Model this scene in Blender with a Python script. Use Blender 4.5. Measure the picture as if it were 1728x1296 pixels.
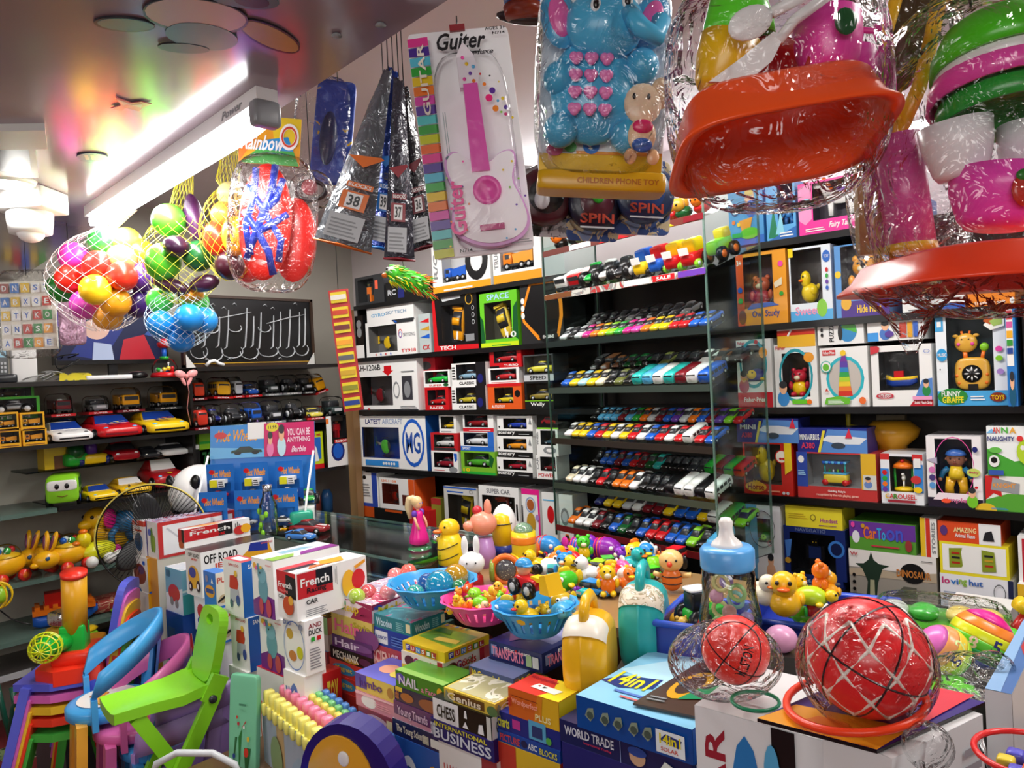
import bpy, math, random
from mathutils import Vector, Matrix
random.seed(7)
for o in list(bpy.data.objects): bpy.data.objects.remove(o)
S = bpy.context.scene
COL = S.collection
# ---------------- camera ----------------
FPX = 1276.0
YAW, PITCH, ROLL = math.radians(41.5), math.radians(0.76), math.radians(2.85)
CAM = Vector((0, 0, 1.5))
_h = Vector((-math.sin(YAW), math.cos(YAW), 0))
FWD = (_h * math.cos(PITCH) + Vector((0, 0, -math.sin(PITCH)))).normalized()
_r0 = Vector((math.cos(YAW), math.sin(YAW), 0)); _u0 = _r0.cross(FWD)
CX = _r0 * math.cos(ROLL) - _u0 * math.sin(ROLL)
CY = _r0 * math.sin(ROLL) + _u0 * math.cos(ROLL)
cd = bpy.data.cameras.new('camera'); cam = bpy.data.objects.new('camera', cd); COL.objects.link(cam)
cd.sensor_width = 36; cd.lens = 36 * FPX / 1728; cd.clip_start = .02
cam.matrix_world = Matrix(((CX.x, CY.x, -FWD.x, CAM.x), (CX.y, CY.y, -FWD.y, CAM.y), (CX.z, CY.z, -FWD.z, CAM.z), (0, 0, 0, 1)))
S.camera = cam
# ---------------- light ----------------
S.view_settings.view_transform = 'Standard'; S.view_settings.look = 'None'
S.view_settings.gamma = 1; S.view_settings.use_curve_mapping = False
S.view_settings.exposure = 0.0
W = bpy.data.worlds.new('world'); S.world = W; W.use_nodes = True
W.node_tree.nodes['Background'].inputs[0].default_value = (.9, .93, 1, 1)
W.node_tree.nodes['Background'].inputs[1].default_value = .25
def area(name, loc, sx, sy, power, rot=(0, 0, 0), col=(1, .97, .93)):
    l = bpy.data.lights.new(name, 'AREA'); l.shape = 'RECTANGLE'; l.size = sx; l.size_y = sy; l.energy = power; l.color = col
    o = bpy.data.objects.new(name, l); o.location = loc; o.rotation_euler = rot; COL.objects.link(o); return o
area('ceiling_panel_light', (-1.2, 1.9, 2.47), 1.2, .25, 27)
area('ceiling_panel_light', (-2.9, 2.0, 2.47), 1.2, .25, 26)
area('ceiling_panel_light', (.6, 1.6, 2.47), 1.2, .25, 26)
area('shop_front_light', (.5, -1.2, 2.0), 1.6, 1.0, 34, (math.radians(62), 0, math.radians(25)))
area('shop_front_light', (-2.4, -1.0, 2.0), 1.4, .8, 15, (math.radians(62), 0, math.radians(10)))
# ---------------- projection helpers (pixel -> real place) ----------------
def ray(px, py): return FWD + CX * ((px - 864) / FPX) + CY * ((648 - py) / FPX)
def at(px, py, d): return CAM + ray(px, py) * d
def onz(px, py, z): r = ray(px, py); return CAM + r * ((z - CAM.z) / r.z)
def ony(px, py, y): r = ray(px, py); return CAM + r * (y / r.y)
def onx(px, py, x): r = ray(px, py); return CAM + r * (x / r.x)
def slide(P, D, ax, val):
    """how far to go from P along D until the picture coordinate ax ('x'/'y') is val"""
    k = (val - 864) / FPX if ax == 'x' else (648 - val) / FPX
    B = CX if ax == 'x' else CY
    q = P - CAM
    return (k * q.dot(FWD) - q.dot(B)) / (D.dot(B) - k * D.dot(FWD))
XV, YV, ZV = Vector((1, 0, 0)), Vector((0, 1, 0)), Vector((0, 0, 1))
# ---------------- materials ----------------
CN = dict(w='f2f2f0', k='101012', r='d01820', o='f07818', y='f6cc18', g='2aa83a', b='1f5fc8', p='ee4aa8', v='6a3aa8', t='2ab8b0', s='5ab8ea',
          n='1c2470', e='8a8d90', d='303236', br='7a4a28', li='8cd42a', cr='ece0c0', m='7a1420', sk='f0b890', hp='e8208c', lv='b08ad0', dg='155a2a',
          sl='c8ccd0', gd='c89a30', lb='a8d8f0', bb='1a3f9a', pk='f8b8c8', lg='d0d0cc', tn='c8a070', ol='6a7038', ro='d85858', kk='050505', cw='ffffff')
def lin(h):
    h = CN.get(h, h); c = [int(h[i:i + 2], 16) / 255 for i in (0, 2, 4)]
    return tuple((x / 12.92 if x <= .04045 else ((x + .055) / 1.055) ** 2.4) for x in c) + (1,)
MC = {}
def mat(k):
    """material by key:  'r' plastic colour, 'r~' matt, 'a/b/c' printed art, '!..' special"""
    if k in MC: return MC[k]
    m = bpy.data.materials.new('paint_' + k.replace('/', '_').replace('!', '')); m.use_nodes = True
    nt = m.node_tree; N = nt.nodes; L = nt.links; P = N['Principled BSDF']
    def tex(kind, sc, **kw):
        t = N.new(kind); tc = N.new('ShaderNodeTexCoord'); L.new(tc.outputs['Object'], t.inputs['Vector'])
        if 'Scale' in t.inputs: t.inputs['Scale'].default_value = sc
        for a, b in kw.items(): t.inputs[a].default_value = b
        return t
    def bump(src, st, dist=.01):
        b = N.new('ShaderNodeBump'); b.inputs['Strength'].default_value = st; b.inputs['Distance'].default_value = dist
        L.new(src, b.inputs['Height']); return b
    def film(fac, base, bs, sc, tint=(1, 1, 1, 1)):
        N.remove(P); out = N['Material Output']
        tr = N.new('ShaderNodeBsdfTransparent'); tr.inputs[0].default_value = tint
        gl = N.new('ShaderNodeBsdfGlossy'); gl.inputs['Roughness'].default_value = .08
        mx = N.new('ShaderNodeMixShader'); lw = N.new('ShaderNodeLayerWeight'); lw.inputs[0].default_value = fac
        ma = N.new('ShaderNodeMath'); ma.operation = 'ADD'; ma.inputs[1].default_value = base; ma.use_clamp = True
        if bs:
            t = tex('ShaderNodeTexNoise', sc, Detail=3.0, Distortion=1.5); b = bump(t.outputs[0], bs, .02)
            L.new(b.outputs[0], lw.inputs[1]); L.new(b.outputs[0], gl.inputs['Normal'])
        L.new(lw.outputs['Fresnel'], ma.inputs[0]); L.new(ma.outputs[0], mx.inputs[0]); L.new(tr.outputs[0], mx.inputs[1]); L.new(gl.outputs[0], mx.inputs[2])
        L.new(mx.outputs[0], out.inputs[0])
    if k == '!film': film(.14, .045, 1.0, 24)
    elif k == '!pane': film(.1, .02, .25, 9)
    elif k == '!glass': film(.12, .03, 0, 1, (.9, .98, .95, 1))
    elif k == '!glassedge':
        P.inputs['Base Color'].default_value = lin('6f8f84'); P.inputs['Roughness'].default_value = .1; P.inputs['Alpha'].default_value = .6
    elif k == '!bottle': film(.25, .06, .2, 20, (.93, .97, .95, 1))
    elif k.startswith('!jelly'):
        P.inputs['Base Color'].default_value = lin(k[6:]); P.inputs['Roughness'].default_value = .08
        v = tex('ShaderNodeTexVoronoi', 160); r = N.new('ShaderNodeValToRGB'); r.color_ramp.elements[0].position = .12; r.color_ramp.elements[1].position = .2
        r.color_ramp.elements[0].color = (.9, .9, .6, 1); r.color_ramp.elements[1].color = lin(k[6:]); L.new(v.outputs['Distance'], r.inputs[0]); L.new(r.outputs[0], P.inputs['Base Color'])
        P.inputs['Coat Weight'].default_value = 1
    elif k == '!silver' or k == '!foil':
        P.inputs['Base Color'].default_value = (.75, .75, .77, 1); P.inputs['Metallic'].default_value = 1; P.inputs['Roughness'].default_value = .22
        if k == '!foil': t = tex('ShaderNodeTexNoise', 22, Detail=4.0); L.new(bump(t.outputs[0], .8, .02).outputs[0], P.inputs['Normal'])
    elif k.startswith('!f') and k != '!floor':   # crinkled glossy printed film of a colour
        P.inputs['Base Color'].default_value = lin(k[2:]); P.inputs['Roughness'].default_value = .18; P.inputs['Metallic'].default_value = .25
        t = tex('ShaderNodeTexNoise', 20, Detail=4.0, Distortion=.8); L.new(bump(t.outputs[0], .9, .02).outputs[0], P.inputs['Normal'])
    elif k == '!gold':
        P.inputs['Base Color'].default_value = lin('d8a020'); P.inputs['Metallic'].default_value = 1; P.inputs['Roughness'].default_value = .25
    elif k.startswith('!em'):
        a = k[3:].split(','); P.inputs['Emission Color'].default_value = lin(a[0]); P.inputs['Emission Strength'].default_value = float(a[1]); P.inputs['Base Color'].default_value = (.8, .8, .8, 1)
    elif k == '!ceil':
        t = tex('ShaderNodeTexNoise', 1.2, Detail=2.0); r = N.new('ShaderNodeValToRGB')
        r.color_ramp.elements[0].color = lin('8a7884'); r.color_ramp.elements[1].color = lin('a08e96'); L.new(t.outputs[0], r.inputs[0]); L.new(r.outputs[0], P.inputs['Base Color'])
        P.inputs['Roughness'].default_value = .22; P.inputs['Coat Weight'].default_value = .6; P.inputs['Coat Roughness'].default_value = .15
        t2 = tex('ShaderNodeTexNoise', 5, Detail=1.0); L.new(bump(t2.outputs[0], .12, .03).outputs[0], P.inputs['Normal'])
    elif k == '!wood' or k == '!dwood':
        t = tex('ShaderNodeTexWave', 1.2, Distortion=3.0, Detail=3.0); r = N.new('ShaderNodeValToRGB')
        a, b = ('7a5a38', '9a784e') if k == '!wood' else ('1c1815', '2e2822')
        r.color_ramp.elements[0].color = lin(a); r.color_ramp.elements[1].color = lin(b); L.new(t.outputs[0], r.inputs[0]); L.new(r.outputs[0], P.inputs['Base Color']); P.inputs['Roughness'].default_value = .5
    elif k == '!wall' or k == '!floor':
        t = tex('ShaderNodeTexNoise', 3.0, Detail=6.0); r = N.new('ShaderNodeValToRGB')
        a, b = ('a8a498', 'c0bcb0') if k == '!wall' else ('6a2226', '8a3034')
        r.color_ramp.elements[0].color = lin(a); r.color_ramp.elements[1].color = lin(b); L.new(t.outputs[0], r.inputs[0]); L.new(r.outputs[0], P.inputs['Base Color']); P.inputs['Roughness'].default_value = .5
    elif '/' in k:
        cs = k.split('/'); sc = 16
        if cs[-1].isdigit(): sc = int(cs.pop())
        t = tex('ShaderNodeTexNoise', sc, Detail=2.5, Distortion=1.8); r = N.new('ShaderNodeValToRGB'); r.color_ramp.interpolation = 'CONSTANT'
        e = r.color_ramp.elements; n = len(cs); e[0].position = 0; e[0].color = lin(cs[0]); e[1].position = .5; e[1].color = lin(cs[min(1, n - 1)])
        if n > 2:
            for i, c in enumerate(cs[2:]): q = e.new(.57 + .07 * i); q.color = lin(c)
        L.new(t.outputs[0], r.inputs[0]); L.new(r.outputs[0], P.inputs['Base Color']); P.inputs['Roughness'].default_value = .32
    else:
        matt = k.endswith('~'); kk = k.rstrip('~')
        P.inputs['Base Color'].default_value = lin(kk); P.inputs['Roughness'].default_value = .65 if matt else .28
    MC[k] = m; return m
# ---------------- mesh builder ----------------
TXT = {}
def text_mesh(s, sh=0.0):
    if (s, sh) in TXT: return TXT[(s, sh)]
    c = bpy.data.curves.new('t', 'FONT'); c.body = s; c.resolution_u = 2; c.offset = .022; c.shear = sh
    o = bpy.data.objects.new('t', c); me = o.to_mesh()
    vs = [(v.co.x, v.co.y) for v in me.vertices]; fs = [tuple(p.vertices) for p in me.polygons]
    o.to_mesh_clear(); bpy.data.objects.remove(o); bpy.data.curves.remove(c)
    x0 = min(v[0] for v in vs); x1 = max(v[0] for v in vs); y0 = min(v[1] for v in vs); y1 = max(v[1] for v in vs)
    TXT[(s, sh)] = ([((x - x0) / (x1 - x0), (y - y0) / (y1 - y0)) for x, y in vs], fs); return TXT[(s, sh)]
def sgp(x, e): return math.copysign(abs(x) ** e, x)
def rot(ax, deg): return Matrix.Rotation(math.radians(deg), 4, ax)
def tr(x, y=0, z=0):
    return Matrix.Translation(x if isinstance(x, Vector) else Vector((x, y, z)))
def sc(x, y, z): return Matrix.Diagonal((x, y, z, 1))
class M:
    def __init__(s): s.v = []; s.f = []; s.mi = []; s.sm = []; s.mats = []; s.T = Matrix()
    def idx(s, k):
        if k not in s.mats: s.mats.append(k)
        return s.mats.index(k)
    def add(s, vs, fs, k, smooth=False):
        b = len(s.v); T = s.T; s.v += [tuple(T @ Vector(v)) for v in vs]; i = s.idx(k)
        for f in fs: s.f.append(tuple(b + a for a in f)); s.mi.append(i); s.sm.append(smooth)
        return s
    def ell(s, c, r, k, R=None, n=14, h=9, e=1.0, e2=None, z0=-1.0, z1=1.0):
        """(super)ellipsoid; e<1 gives a rounded box"""
        if not hasattr(r, '__len__'): r = (r, r, r)
        e2 = e if e2 is None else e2; vs = []; fs = []
        a0 = math.asin(z0); a1 = math.asin(z1)
        for i in range(h + 1):
            p = a0 + (a1 - a0) * i / h; cp = sgp(math.cos(p), e); sp = sgp(math.sin(p), e)
            for j in range(n):
                q = 2 * math.pi * (j + .5) / n
                vs.append(Vector((r[0] * cp * sgp(math.cos(q), e2), r[1] * cp * sgp(math.sin(q), e2), r[2] * sp)))
        for i in range(h):
            for j in range(n): fs.append((i * n + j, i * n + (j + 1) % n, (i + 1) * n + (j + 1) % n, (i + 1) * n + j))
        if z0 > -1: fs.append(tuple(range(n - 1, -1, -1)))
        if z1 < 1: fs.append(tuple(h * n + j for j in range(n)))
        c = Vector(c); R = R.to_3x3() if R else Matrix.Identity(3)
        return s.add([R @ v + c for v in vs], fs, k, True)
    def rbox(s, c, d, k, R=None, e=.25, n=20, h=10): return s.ell(c, (d[0] / 2, d[1] / 2, d[2] / 2), k, R, n, h, e)
    def box(s, a, b, k):
        (x0, y0, z0), (x1, y1, z1) = a, b
        vs = [(x0, y0, z0), (x1, y0, z0), (x1, y1, z0), (x0, y1, z0), (x0, y0, z1), (x1, y0, z1), (x1, y1, z1), (x0, y1, z1)]
        return s.add(vs, [(3, 2, 1, 0), (4, 5, 6, 7), (0, 1, 5, 4), (1, 2, 6, 5), (2, 3, 7, 6), (3, 0, 4, 7)], k)
    def lathe(s, pr, k, c=(0, 0, 0), R=None, n=24, skip=None, wave=0, wn=8, cap=True):
        vs = []; fs = []; c = Vector(c); R = R.to_3x3() if R else Matrix.Identity(3)
        for i, (r, z) in enumerate(pr):
            for j in range(n):
                q = 2 * math.pi * j / n; rr = r * (1 + (wave * math.cos(wn * q) if wave and i >= len(pr) - 2 else 0))
                vs.append(R @ Vector((rr * math.cos(q), rr * math.sin(q), z)) + c)
        for i in range(len(pr) - 1):
            for j in range(n):
                if skip and skip(i, j): continue
                fs.append((i * n + j, i * n + (j + 1) % n, (i + 1) * n + (j + 1) % n, (i + 1) * n + j))
        if cap:
            if pr[0][0] > 1e-5: fs.append(tuple(range(n - 1, -1, -1)))
            if pr[-1][0] > 1e-5: fs.append(tuple((len(pr) - 1) * n + j for j in range(n)))
        return s.add(vs, fs, k, True)
    def cyl(s, p0, p1, r, k, r1=None, n=14, sm=True):
        return s.tube([p0, p1], r, k, n, r1=r1)
    def tube(s, pts, r, k, n=8, closed=False, r1=None, flat=None):
        pts = [Vector(p) for p in pts]; N = len(pts); vs = []; fs = []; up = None
        for i, p in enumerate(pts):
            if closed: d = pts[(i + 1) % N] - pts[i - 1]
            else: d = pts[min(i + 1, N - 1)] - pts[max(i - 1, 0)]
            if d.length < 1e-9: d = Vector((0, 0, 1))
            d.normalize()
            if up is None: up = Vector((0, 0, 1)) if abs(d.z) < .9 else Vector((1, 0, 0))
            a = d.cross(up)
            if a.length < 1e-4: a = d.orthogonal()
            a.normalize(); b = a.cross(d).normalized(); up = b
            t = i / max(1, N - 1); rr = r[i] if hasattr(r, '__len__') else (r if r1 is None else r + (r1 - r) * t)
            ra, rb = (rr, rr) if flat is None else (rr, rr * flat)
            for j in range(n):
                q = 2 * math.pi * j / n; vs.append(p + a * ra * math.cos(q) + b * rb * math.sin(q))
        M_ = N if closed else N - 1
        for i in range(M_):
            for j in range(n):
                x = i * n + j; y = i * n + (j + 1) % n; z = ((i + 1) % N) * n
                fs.append((x, z + j, z + (j + 1) % n, y))
        if not closed: fs.append(tuple(range(n))); fs.append(tuple((N - 1) * n + j for j in range(n - 1, -1, -1)))
        return s.add(vs, fs, k, n > 4)
    def prism(s, poly, h0, h1, k, T=None, k2=None):
        n = len(poly); T0 = s.T
        if T is not None: s.T = T0 @ T
        vs = [(x, y, h0) for x, y in poly] + [(x, y, h1) for x, y in poly]
        s.add(vs, [(i, (i + 1) % n, n + (i + 1) % n, n + i) for i in range(n)] + [tuple(range(n - 1, -1, -1))], k)
        s.add(vs, [tuple(n + i for i in range(n))], k2 or k)
        s.T = T0; return s
    def loft(s, secs, k, n=12, e=.5, sm=True):
        """sections (y, halfwidth, z0, z1): rounded tube along y"""
        vs = []; fs = []
        for y, hw, z0, z1 in secs:
            for j in range(n):
                q = 2 * math.pi * (j + .5) / n
                vs.append((hw * sgp(math.cos(q), e), y, (z0 + z1) / 2 + (z1 - z0) / 2 * sgp(math.sin(q), e)))
        N = len(secs)
        for i in range(N - 1):
            for j in range(n): fs.append((i * n + j, (i + 1) * n + j, (i + 1) * n + (j + 1) % n, i * n + (j + 1) % n))
        fs.append(tuple(range(n))); fs.append(tuple((N - 1) * n + j for j in range(n - 1, -1, -1)))
        return s.add(vs, fs, k, sm)
    def ruled(s, rows, k, sm=True, closed=False):
        n = len(rows[0]); vs = [v for r in rows for v in r]; fs = []
        for i in range(len(rows) - 1):
            for j in range(n if closed else n - 1): fs.append((i * n + j, i * n + (j + 1) % n, (i + 1) * n + (j + 1) % n, (i + 1) * n + j))
        return s.add(vs, fs, k, sm)
    def deco(s, o, u, v, dsl, eps=.0005):
        """printed marks on the flat face o + a*u + b*v"""
        o, u, v = Vector(o), Vector(u), Vector(v); nn = u.cross(v).normalized(); lay = 1
        def pt(a, b): return o + u * a + v * b + nn * eps * lay
        for it in dsl.split(';'):
            it = it.strip()
            if not it: continue
            it, _, tx = it.partition('|'); c = it[0]; a = it[1:].split(); ci = len(a) - 1 if c == 'P' else 4; col = a.pop(ci); q = [float(x) for x in a]
            if c == 'R': s.add([pt(q[0], q[1]), pt(q[2], q[1]), pt(q[2], q[3]), pt(q[0], q[3])], [(0, 1, 2, 3)], col)
            elif c == 'P': s.add([pt(q[i], q[i + 1]) for i in range(0, len(q), 2)], [tuple(range(len(q) // 2))], col)
            elif c == 'E': s.add([pt(q[0] + q[2] * math.cos(i * .3927), q[1] + q[3] * math.sin(i * .3927)) for i in range(16)], [tuple(range(16))], col)
            elif c == 'O':
                w = q[4] if len(q) > 4 else .8; n = 24
                s.add([pt(q[0] + q[2] * f * math.cos(i * 2 * math.pi / n), q[1] + q[3] * f * math.sin(i * 2 * math.pi / n)) for f in (1, w) for i in range(n)],
                      [(i, (i + 1) % n, n + (i + 1) % n, n + i) for i in range(n)], col)
            elif c in 'TI':
                vs, fs = text_mesh(tx, .35 if c == 'I' else 0.0)
                s.add([pt(q[0] + (q[2] - q[0]) * x, q[1] + (q[3] - q[1]) * y) for x, y in vs], fs, col)
            elif c == 'V':     # text turned a quarter
                vs, fs = text_mesh(tx); s.add([pt(q[2] - (q[2] - q[0]) * y, q[1] + (q[3] - q[1]) * x) for x, y in vs], fs, col)
            elif c == 'L':     # fine print lines
                n = int(q[4]) if len(q) > 4 else 4; h = (q[3] - q[1]) / n
                for i in range(n): s.add([pt(q[0], q[1] + i * h), pt(q[2] - (i * 37 % 5) * .05 * (q[2] - q[0]), q[1] + i * h), pt(q[2] - (i * 37 % 5) * .05 * (q[2] - q[0]), q[1] + (i + .45) * h), pt(q[0], q[1] + (i + .45) * h)], [(0, 1, 2, 3)], col)
            elif c == 'C':     # printed picture of a car
                x0, y0, x1, y1 = q[:4]; X = lambda f: x0 + (x1 - x0) * f; Y = lambda f: y0 + (y1 - y0) * f
                s.add([pt(X(a_), Y(b_)) for a_, b_ in ((0, .2), (1, .2), (.97, .5), (.75, .58), (.6, .95), (.3, .95), (.18, .6), (.02, .5))], [tuple(range(8))], col); lay += 1
                s.add([pt(X(a_), Y(b_)) for a_, b_ in ((.25, .6), (.68, .58), (.57, .86), (.33, .86))], [(0, 1, 2, 3)], 'd')
                for cx in (.22, .78): s.add([pt(X(cx + .12 * math.cos(i * .6283)), Y(.2 + .22 * math.sin(i * .6283))) for i in range(10)], [tuple(range(10))], 'k')
            elif c == 'B':     # printed child / figure : generic head and body
                x0, y0, x1, y1 = q[:4]; X = lambda f: x0 + (x1 - x0) * f; Y = lambda f: y0 + (y1 - y0) * f
                for cx, cy, rx, ry, kk in ((.5, .3, .42, .32, col), (.5, .72, .27, .26, 'sk'), (.5, .85, .28, .15, 'd')):
                    s.add([pt(X(cx + rx * math.cos(i * .524)), Y(cy + ry * math.sin(i * .524))) for i in range(12)], [tuple(range(12))], kk); lay += 1
            lay += 1
        return s
    def mesh(s, name='mesh'):
        me = bpy.data.meshes.new(name); me.from_pydata(s.v, [], s.f)
        for k in s.mats: me.materials.append(mat(k))
        me.polygons.foreach_set('material_index', s.mi); me.polygons.foreach_set('use_smooth', s.sm); me.update(); return me
    def obj(s, name, parent=None, label=None, cat=None, group=None, loc=None, rz=0, R=None, kind=None):
        o = bpy.data.objects.new(name, s.mesh(name)); COL.objects.link(o)
        if parent: o.parent = parent
        if loc is not None: o.location = loc
        if R is not None: o.rotation_euler = R.to_euler()
        elif rz: o.rotation_euler.z = math.radians(rz)
        return tagit(o, label, cat, group, kind)
def tagit(o, label=None, cat=None, group=None, kind=None):
    for a, b in (('label', label), ('category', cat), ('group', group), ('kind', kind)):
        if b: o[a] = b
    return o
def thing(name, label, cat, loc=(0, 0, 0), rz=0, group=None, R=None):
    o = bpy.data.objects.new(name, None); COL.objects.link(o); o.empty_display_size = .05
    o.location = loc
    if R is not None: o.rotation_euler = R.to_euler()
    else: o.rotation_euler.z = math.radians(rz)
    return tagit(o, label, cat, group)
def dup(root, loc, rz=None, label=None, group=None, R=None):
    r = root.copy(); COL.objects.link(r); r.location = loc
    if R is not None: r.rotation_euler = R.to_euler()
    elif rz is not None: r.rotation_euler = (0, 0, math.radians(rz))
    if label: r['label'] = label
    if group: r['group'] = group
    for ch in list(root.children):
        c = ch.copy(); COL.objects.link(c); c.parent = r
        for g in ch.children: d = g.copy(); COL.objects.link(d); d.parent = c
    return r
# ---------------- toys (built in metres, front towards -Y, base z=0) ----------------
def wheel(m, x, y, r, w, k='k', hub='sl', n=12):
    m.cyl((x - w / 2, y, r), (x + w / 2, y, r), r, k, n=n); m.cyl((x - w / 2 - w * .08, y, r), (x + w / 2 + w * .08, y, r), r * .55, hub, n=8)
def car(m, L, Wd, H, c, st='car', seg=10, glass='d'):
    h = Wd / 2; z0 = H * .13; wr = H * (.22 if st != 'monster' else .38)
    if st == 'monster': z0 = H * .4
    if st in ('bus', 'van'):
        m.loft([(-L / 2, h * .8, z0, H * .7), (-L * .49, h, z0, H * .82), (-L * .42, h, z0, H), (L * .47, h, z0, H), (L / 2, h * .9, z0, H * .9)], c, seg, .3)
        m.box((-h * .8, -L * .497, H * .55), (h * .8, -L * .44, H * .84), glass)
        for sx in (-1, 1):
            for i in range(4): y = -L * .36 + i * L * .2; m.box((sx * h * .9, y, H * .56), (sx * h * 1.01, y + L * .15, H * .84), glass)
    elif st == 'jeep':
        m.loft([(-L / 2, h * .9, z0, H * .55), (-L * .18, h, z0, H * .6), (L * .5, h, z0, H * .62)], c, seg, .3)
        m.loft([(-L * .14, h * .9, H * .5, H * .9), (-L * .06, h * .9, H * .5, H), (L * .46, h * .9, H * .5, H)], glass, seg, .3)
        m.box((-h * .9, -L * .08, H * .93), (h * .9, L * .47, H * 1.0), c)
        m.box((-h * .6, -L * .52, H * .3), (h * .6, -L * .49, H * .5), 'sl')
    else:
        zz = z0
        m.loft([(-L * .5, h * .72, zz, H * .42), (-L * .47, h * .9, zz * .8, H * .5), (-L * .3, h, zz * .8, H * .58), (-L * .1, h, zz * .8, H * .64), (L * .3, h, zz * .8, H * .66), (L * .47, h * .92, zz * .8, H * .62), (L * .5, h * .8, zz * 1.3, H * .5)], c, seg, .45)
        m.loft([(-L * .22, h * .82, H * .5, H * .62), (-L * .04, h * .76, H * .5, H * .95), (L * .14, h * .74, H * .5, H * .96), (L * .36, h * .8, H * .5, H * .66)], glass, seg, .5)
        m.loft([(-L * .05, h * .68, H * .8, H * .99), (L * .06, h * .68, H * .82, H * 1.02), (L * .17, h * .66, H * .8, H * .99)], c, seg, .5)
        if st == 'racer': m.box((-h * .15, -L * .47, H * .5), (h * .15, -L * .2, H * .6), 'w'); m.box((-h * .9, L * .42, H * .75), (h * .9, L * .5, H * .8), c)
    for sx in (-1, 1):
        m.ell((sx * h * .62, -L * .485, H * .42), (h * .17, L * .012, H * .06), 'w', n=6, h=4)
        for sy in (-.31, .31): wheel(m, sx * h * (.92 if st != 'monster' else 1.05), L * sy, wr, Wd * (.16 if st != 'monster' else .3), n=8 if seg < 10 else 14)
def truck(m, L, Wd, H, c, c2='y'):
    h = Wd / 2
    m.box((-h, -L / 2, H * .2), (h, L / 2, H * .32), 'd')
    m.rbox((0, -L * .33, H * .58), (Wd, L * .3, H * .7), c, e=.2, n=12, h=6)
    m.box((-h * .8, -L * .49, H * .58), (h * .8, -L * .4, H * .82), 'd')
    m.box((-h * 1.01, -L * .4, H * .58), (h * 1.01, -L * .26, H * .82), 'd')
    m.prism([(-.12 * L, H * .32), (.5 * L, H * .32), (.5 * L, H * .95), (-.16 * L, H * .8)], -h, h, c2, Matrix(((0, 0, 1, 0), (1, 0, 0, 0), (0, 1, 0, 0), (0, 0, 0, 1))))
    for sx in (-1, 1):
        for y in (-.33, .15, .38): wheel(m, sx * h * .92, L * y, H * .19, Wd * .18, n=10)
def duck(m, s, c='y', bk='o'):
    m.ell((0, 0, s * .34), (s * .36, s * .5, s * .33), c); m.ell((0, -s * .25, s * .78), s * .28, c)
    m.ell((0, -s * .55, s * .74), (s * .14, s * .14, s * .05), bk, n=10, h=6); m.ell((0, s * .48, s * .52), (s * .12, s * .16, s * .1), c, rot('X', 35), n=8, h=6)
    for sx in (-1, 1):
        m.ell((sx * s * .34, s * .05, s * .4), (s * .09, s * .25, s * .16), c, n=8, h=6); m.ell((sx * s * .13, -s * .49, s * .86), s * .05, 'k', n=8, h=5)
def fish(m, s, c='o', c2='y'):
    m.ell((0, 0, s * .38), (s * .28, s * .5, s * .36), c); m.ell((0, s * .58, s * .42), (s * .06, s * .16, s * .26), c2, n=8, h=6)
    m.ell((0, 0, s * .75), (s * .05, s * .25, s * .14), c2, n=8, h=6)
    for sx in (-1, 1):
        m.ell((sx * s * .2, -s * .3, s * .5), s * .1, 'w', n=8, h=6); m.ell((sx * s * .25, -s * .35, s * .52), s * .05, 'k', n=8, h=5)
        m.ell((sx * s * .3, s * .05, s * .3), (s * .14, s * .14, s * .05), c2, rot('Y', sx * 30), n=8, h=5)
def turtle(m, s, c='g', c2='li'):
    m.ell((0, 0, s * .2), (s * .42, s * .5, s * .34), c, z0=-.5); m.ell((0, -s * .6, s * .3), s * .2, c2, n=10, h=8)
    for sx in (-1, 1):
        m.ell((sx * s * .1, -s * .75, s * .38), s * .04, 'k', n=6, h=4)
        for sy in (-1, 1): m.ell((sx * s * .4, sy * s * .34, s * .1), (s * .16, s * .12, s * .08), c2, n=8, h=5)
def bear(m, s, c='br', c2='r'):
    m.ell((0, 0, s * .3), (s * .27, s * .24, s * .3), c2); m.ell((0, -s * .02, s * .74), (s * .28, s * .25, s * .25), c)
    m.ell((0, -s * .25, s * .68), (s * .12, s * .08, s * .09), 'cr', n=8, h=6)
    for sx in (-1, 1):
        m.ell((sx * s * .2, 0, s * .96), s * .09, c, n=8, h=6); m.ell((sx * s * .1, -s * .24, s * .82), s * .035, 'k', n=6, h=4)
        m.ell((sx * s * .3, -s * .06, s * .4), (s * .09, s * .1, s * .16), c, n=8, h=6); m.ell((sx * s * .16, -s * .18, s * .08), (s * .11, s * .18, s * .1), c, n=8, h=6)
def helico(m, s, c='g', c2='sl'):
    m.ell((0, 0, s * .3), (s * .14, s * .3, s * .2), c); m.ell((0, -s * .18, s * .32), (s * .11, s * .16, s * .14), 'd', n=10, h=6)
    m.cyl((0, s * .2, s * .34), (0, s * .7, s * .4), s * .05, c2, r1=s * .02, n=8); m.box((-s * .02, s * .62, s * .3), (s * .02, s * .74, s * .55), c)
    m.box((-s * .6, -s * .03, s * .54), (s * .6, s * .03, s * .56), 'd'); m.cyl((0, 0, s * .4), (0, 0, s * .56), s * .02, 'd', n=6)
    for sx in (-1, 1): m.tube([(sx * s * .13, -s * .25, s * .03), (sx * s * .13, s * .2, s * .03)], s * .015, 'd', 6); m.cyl((sx * s * .13, 0, s * .03), (sx * s * .08, 0, s * .2), s * .012, 'd', n=6)
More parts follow.
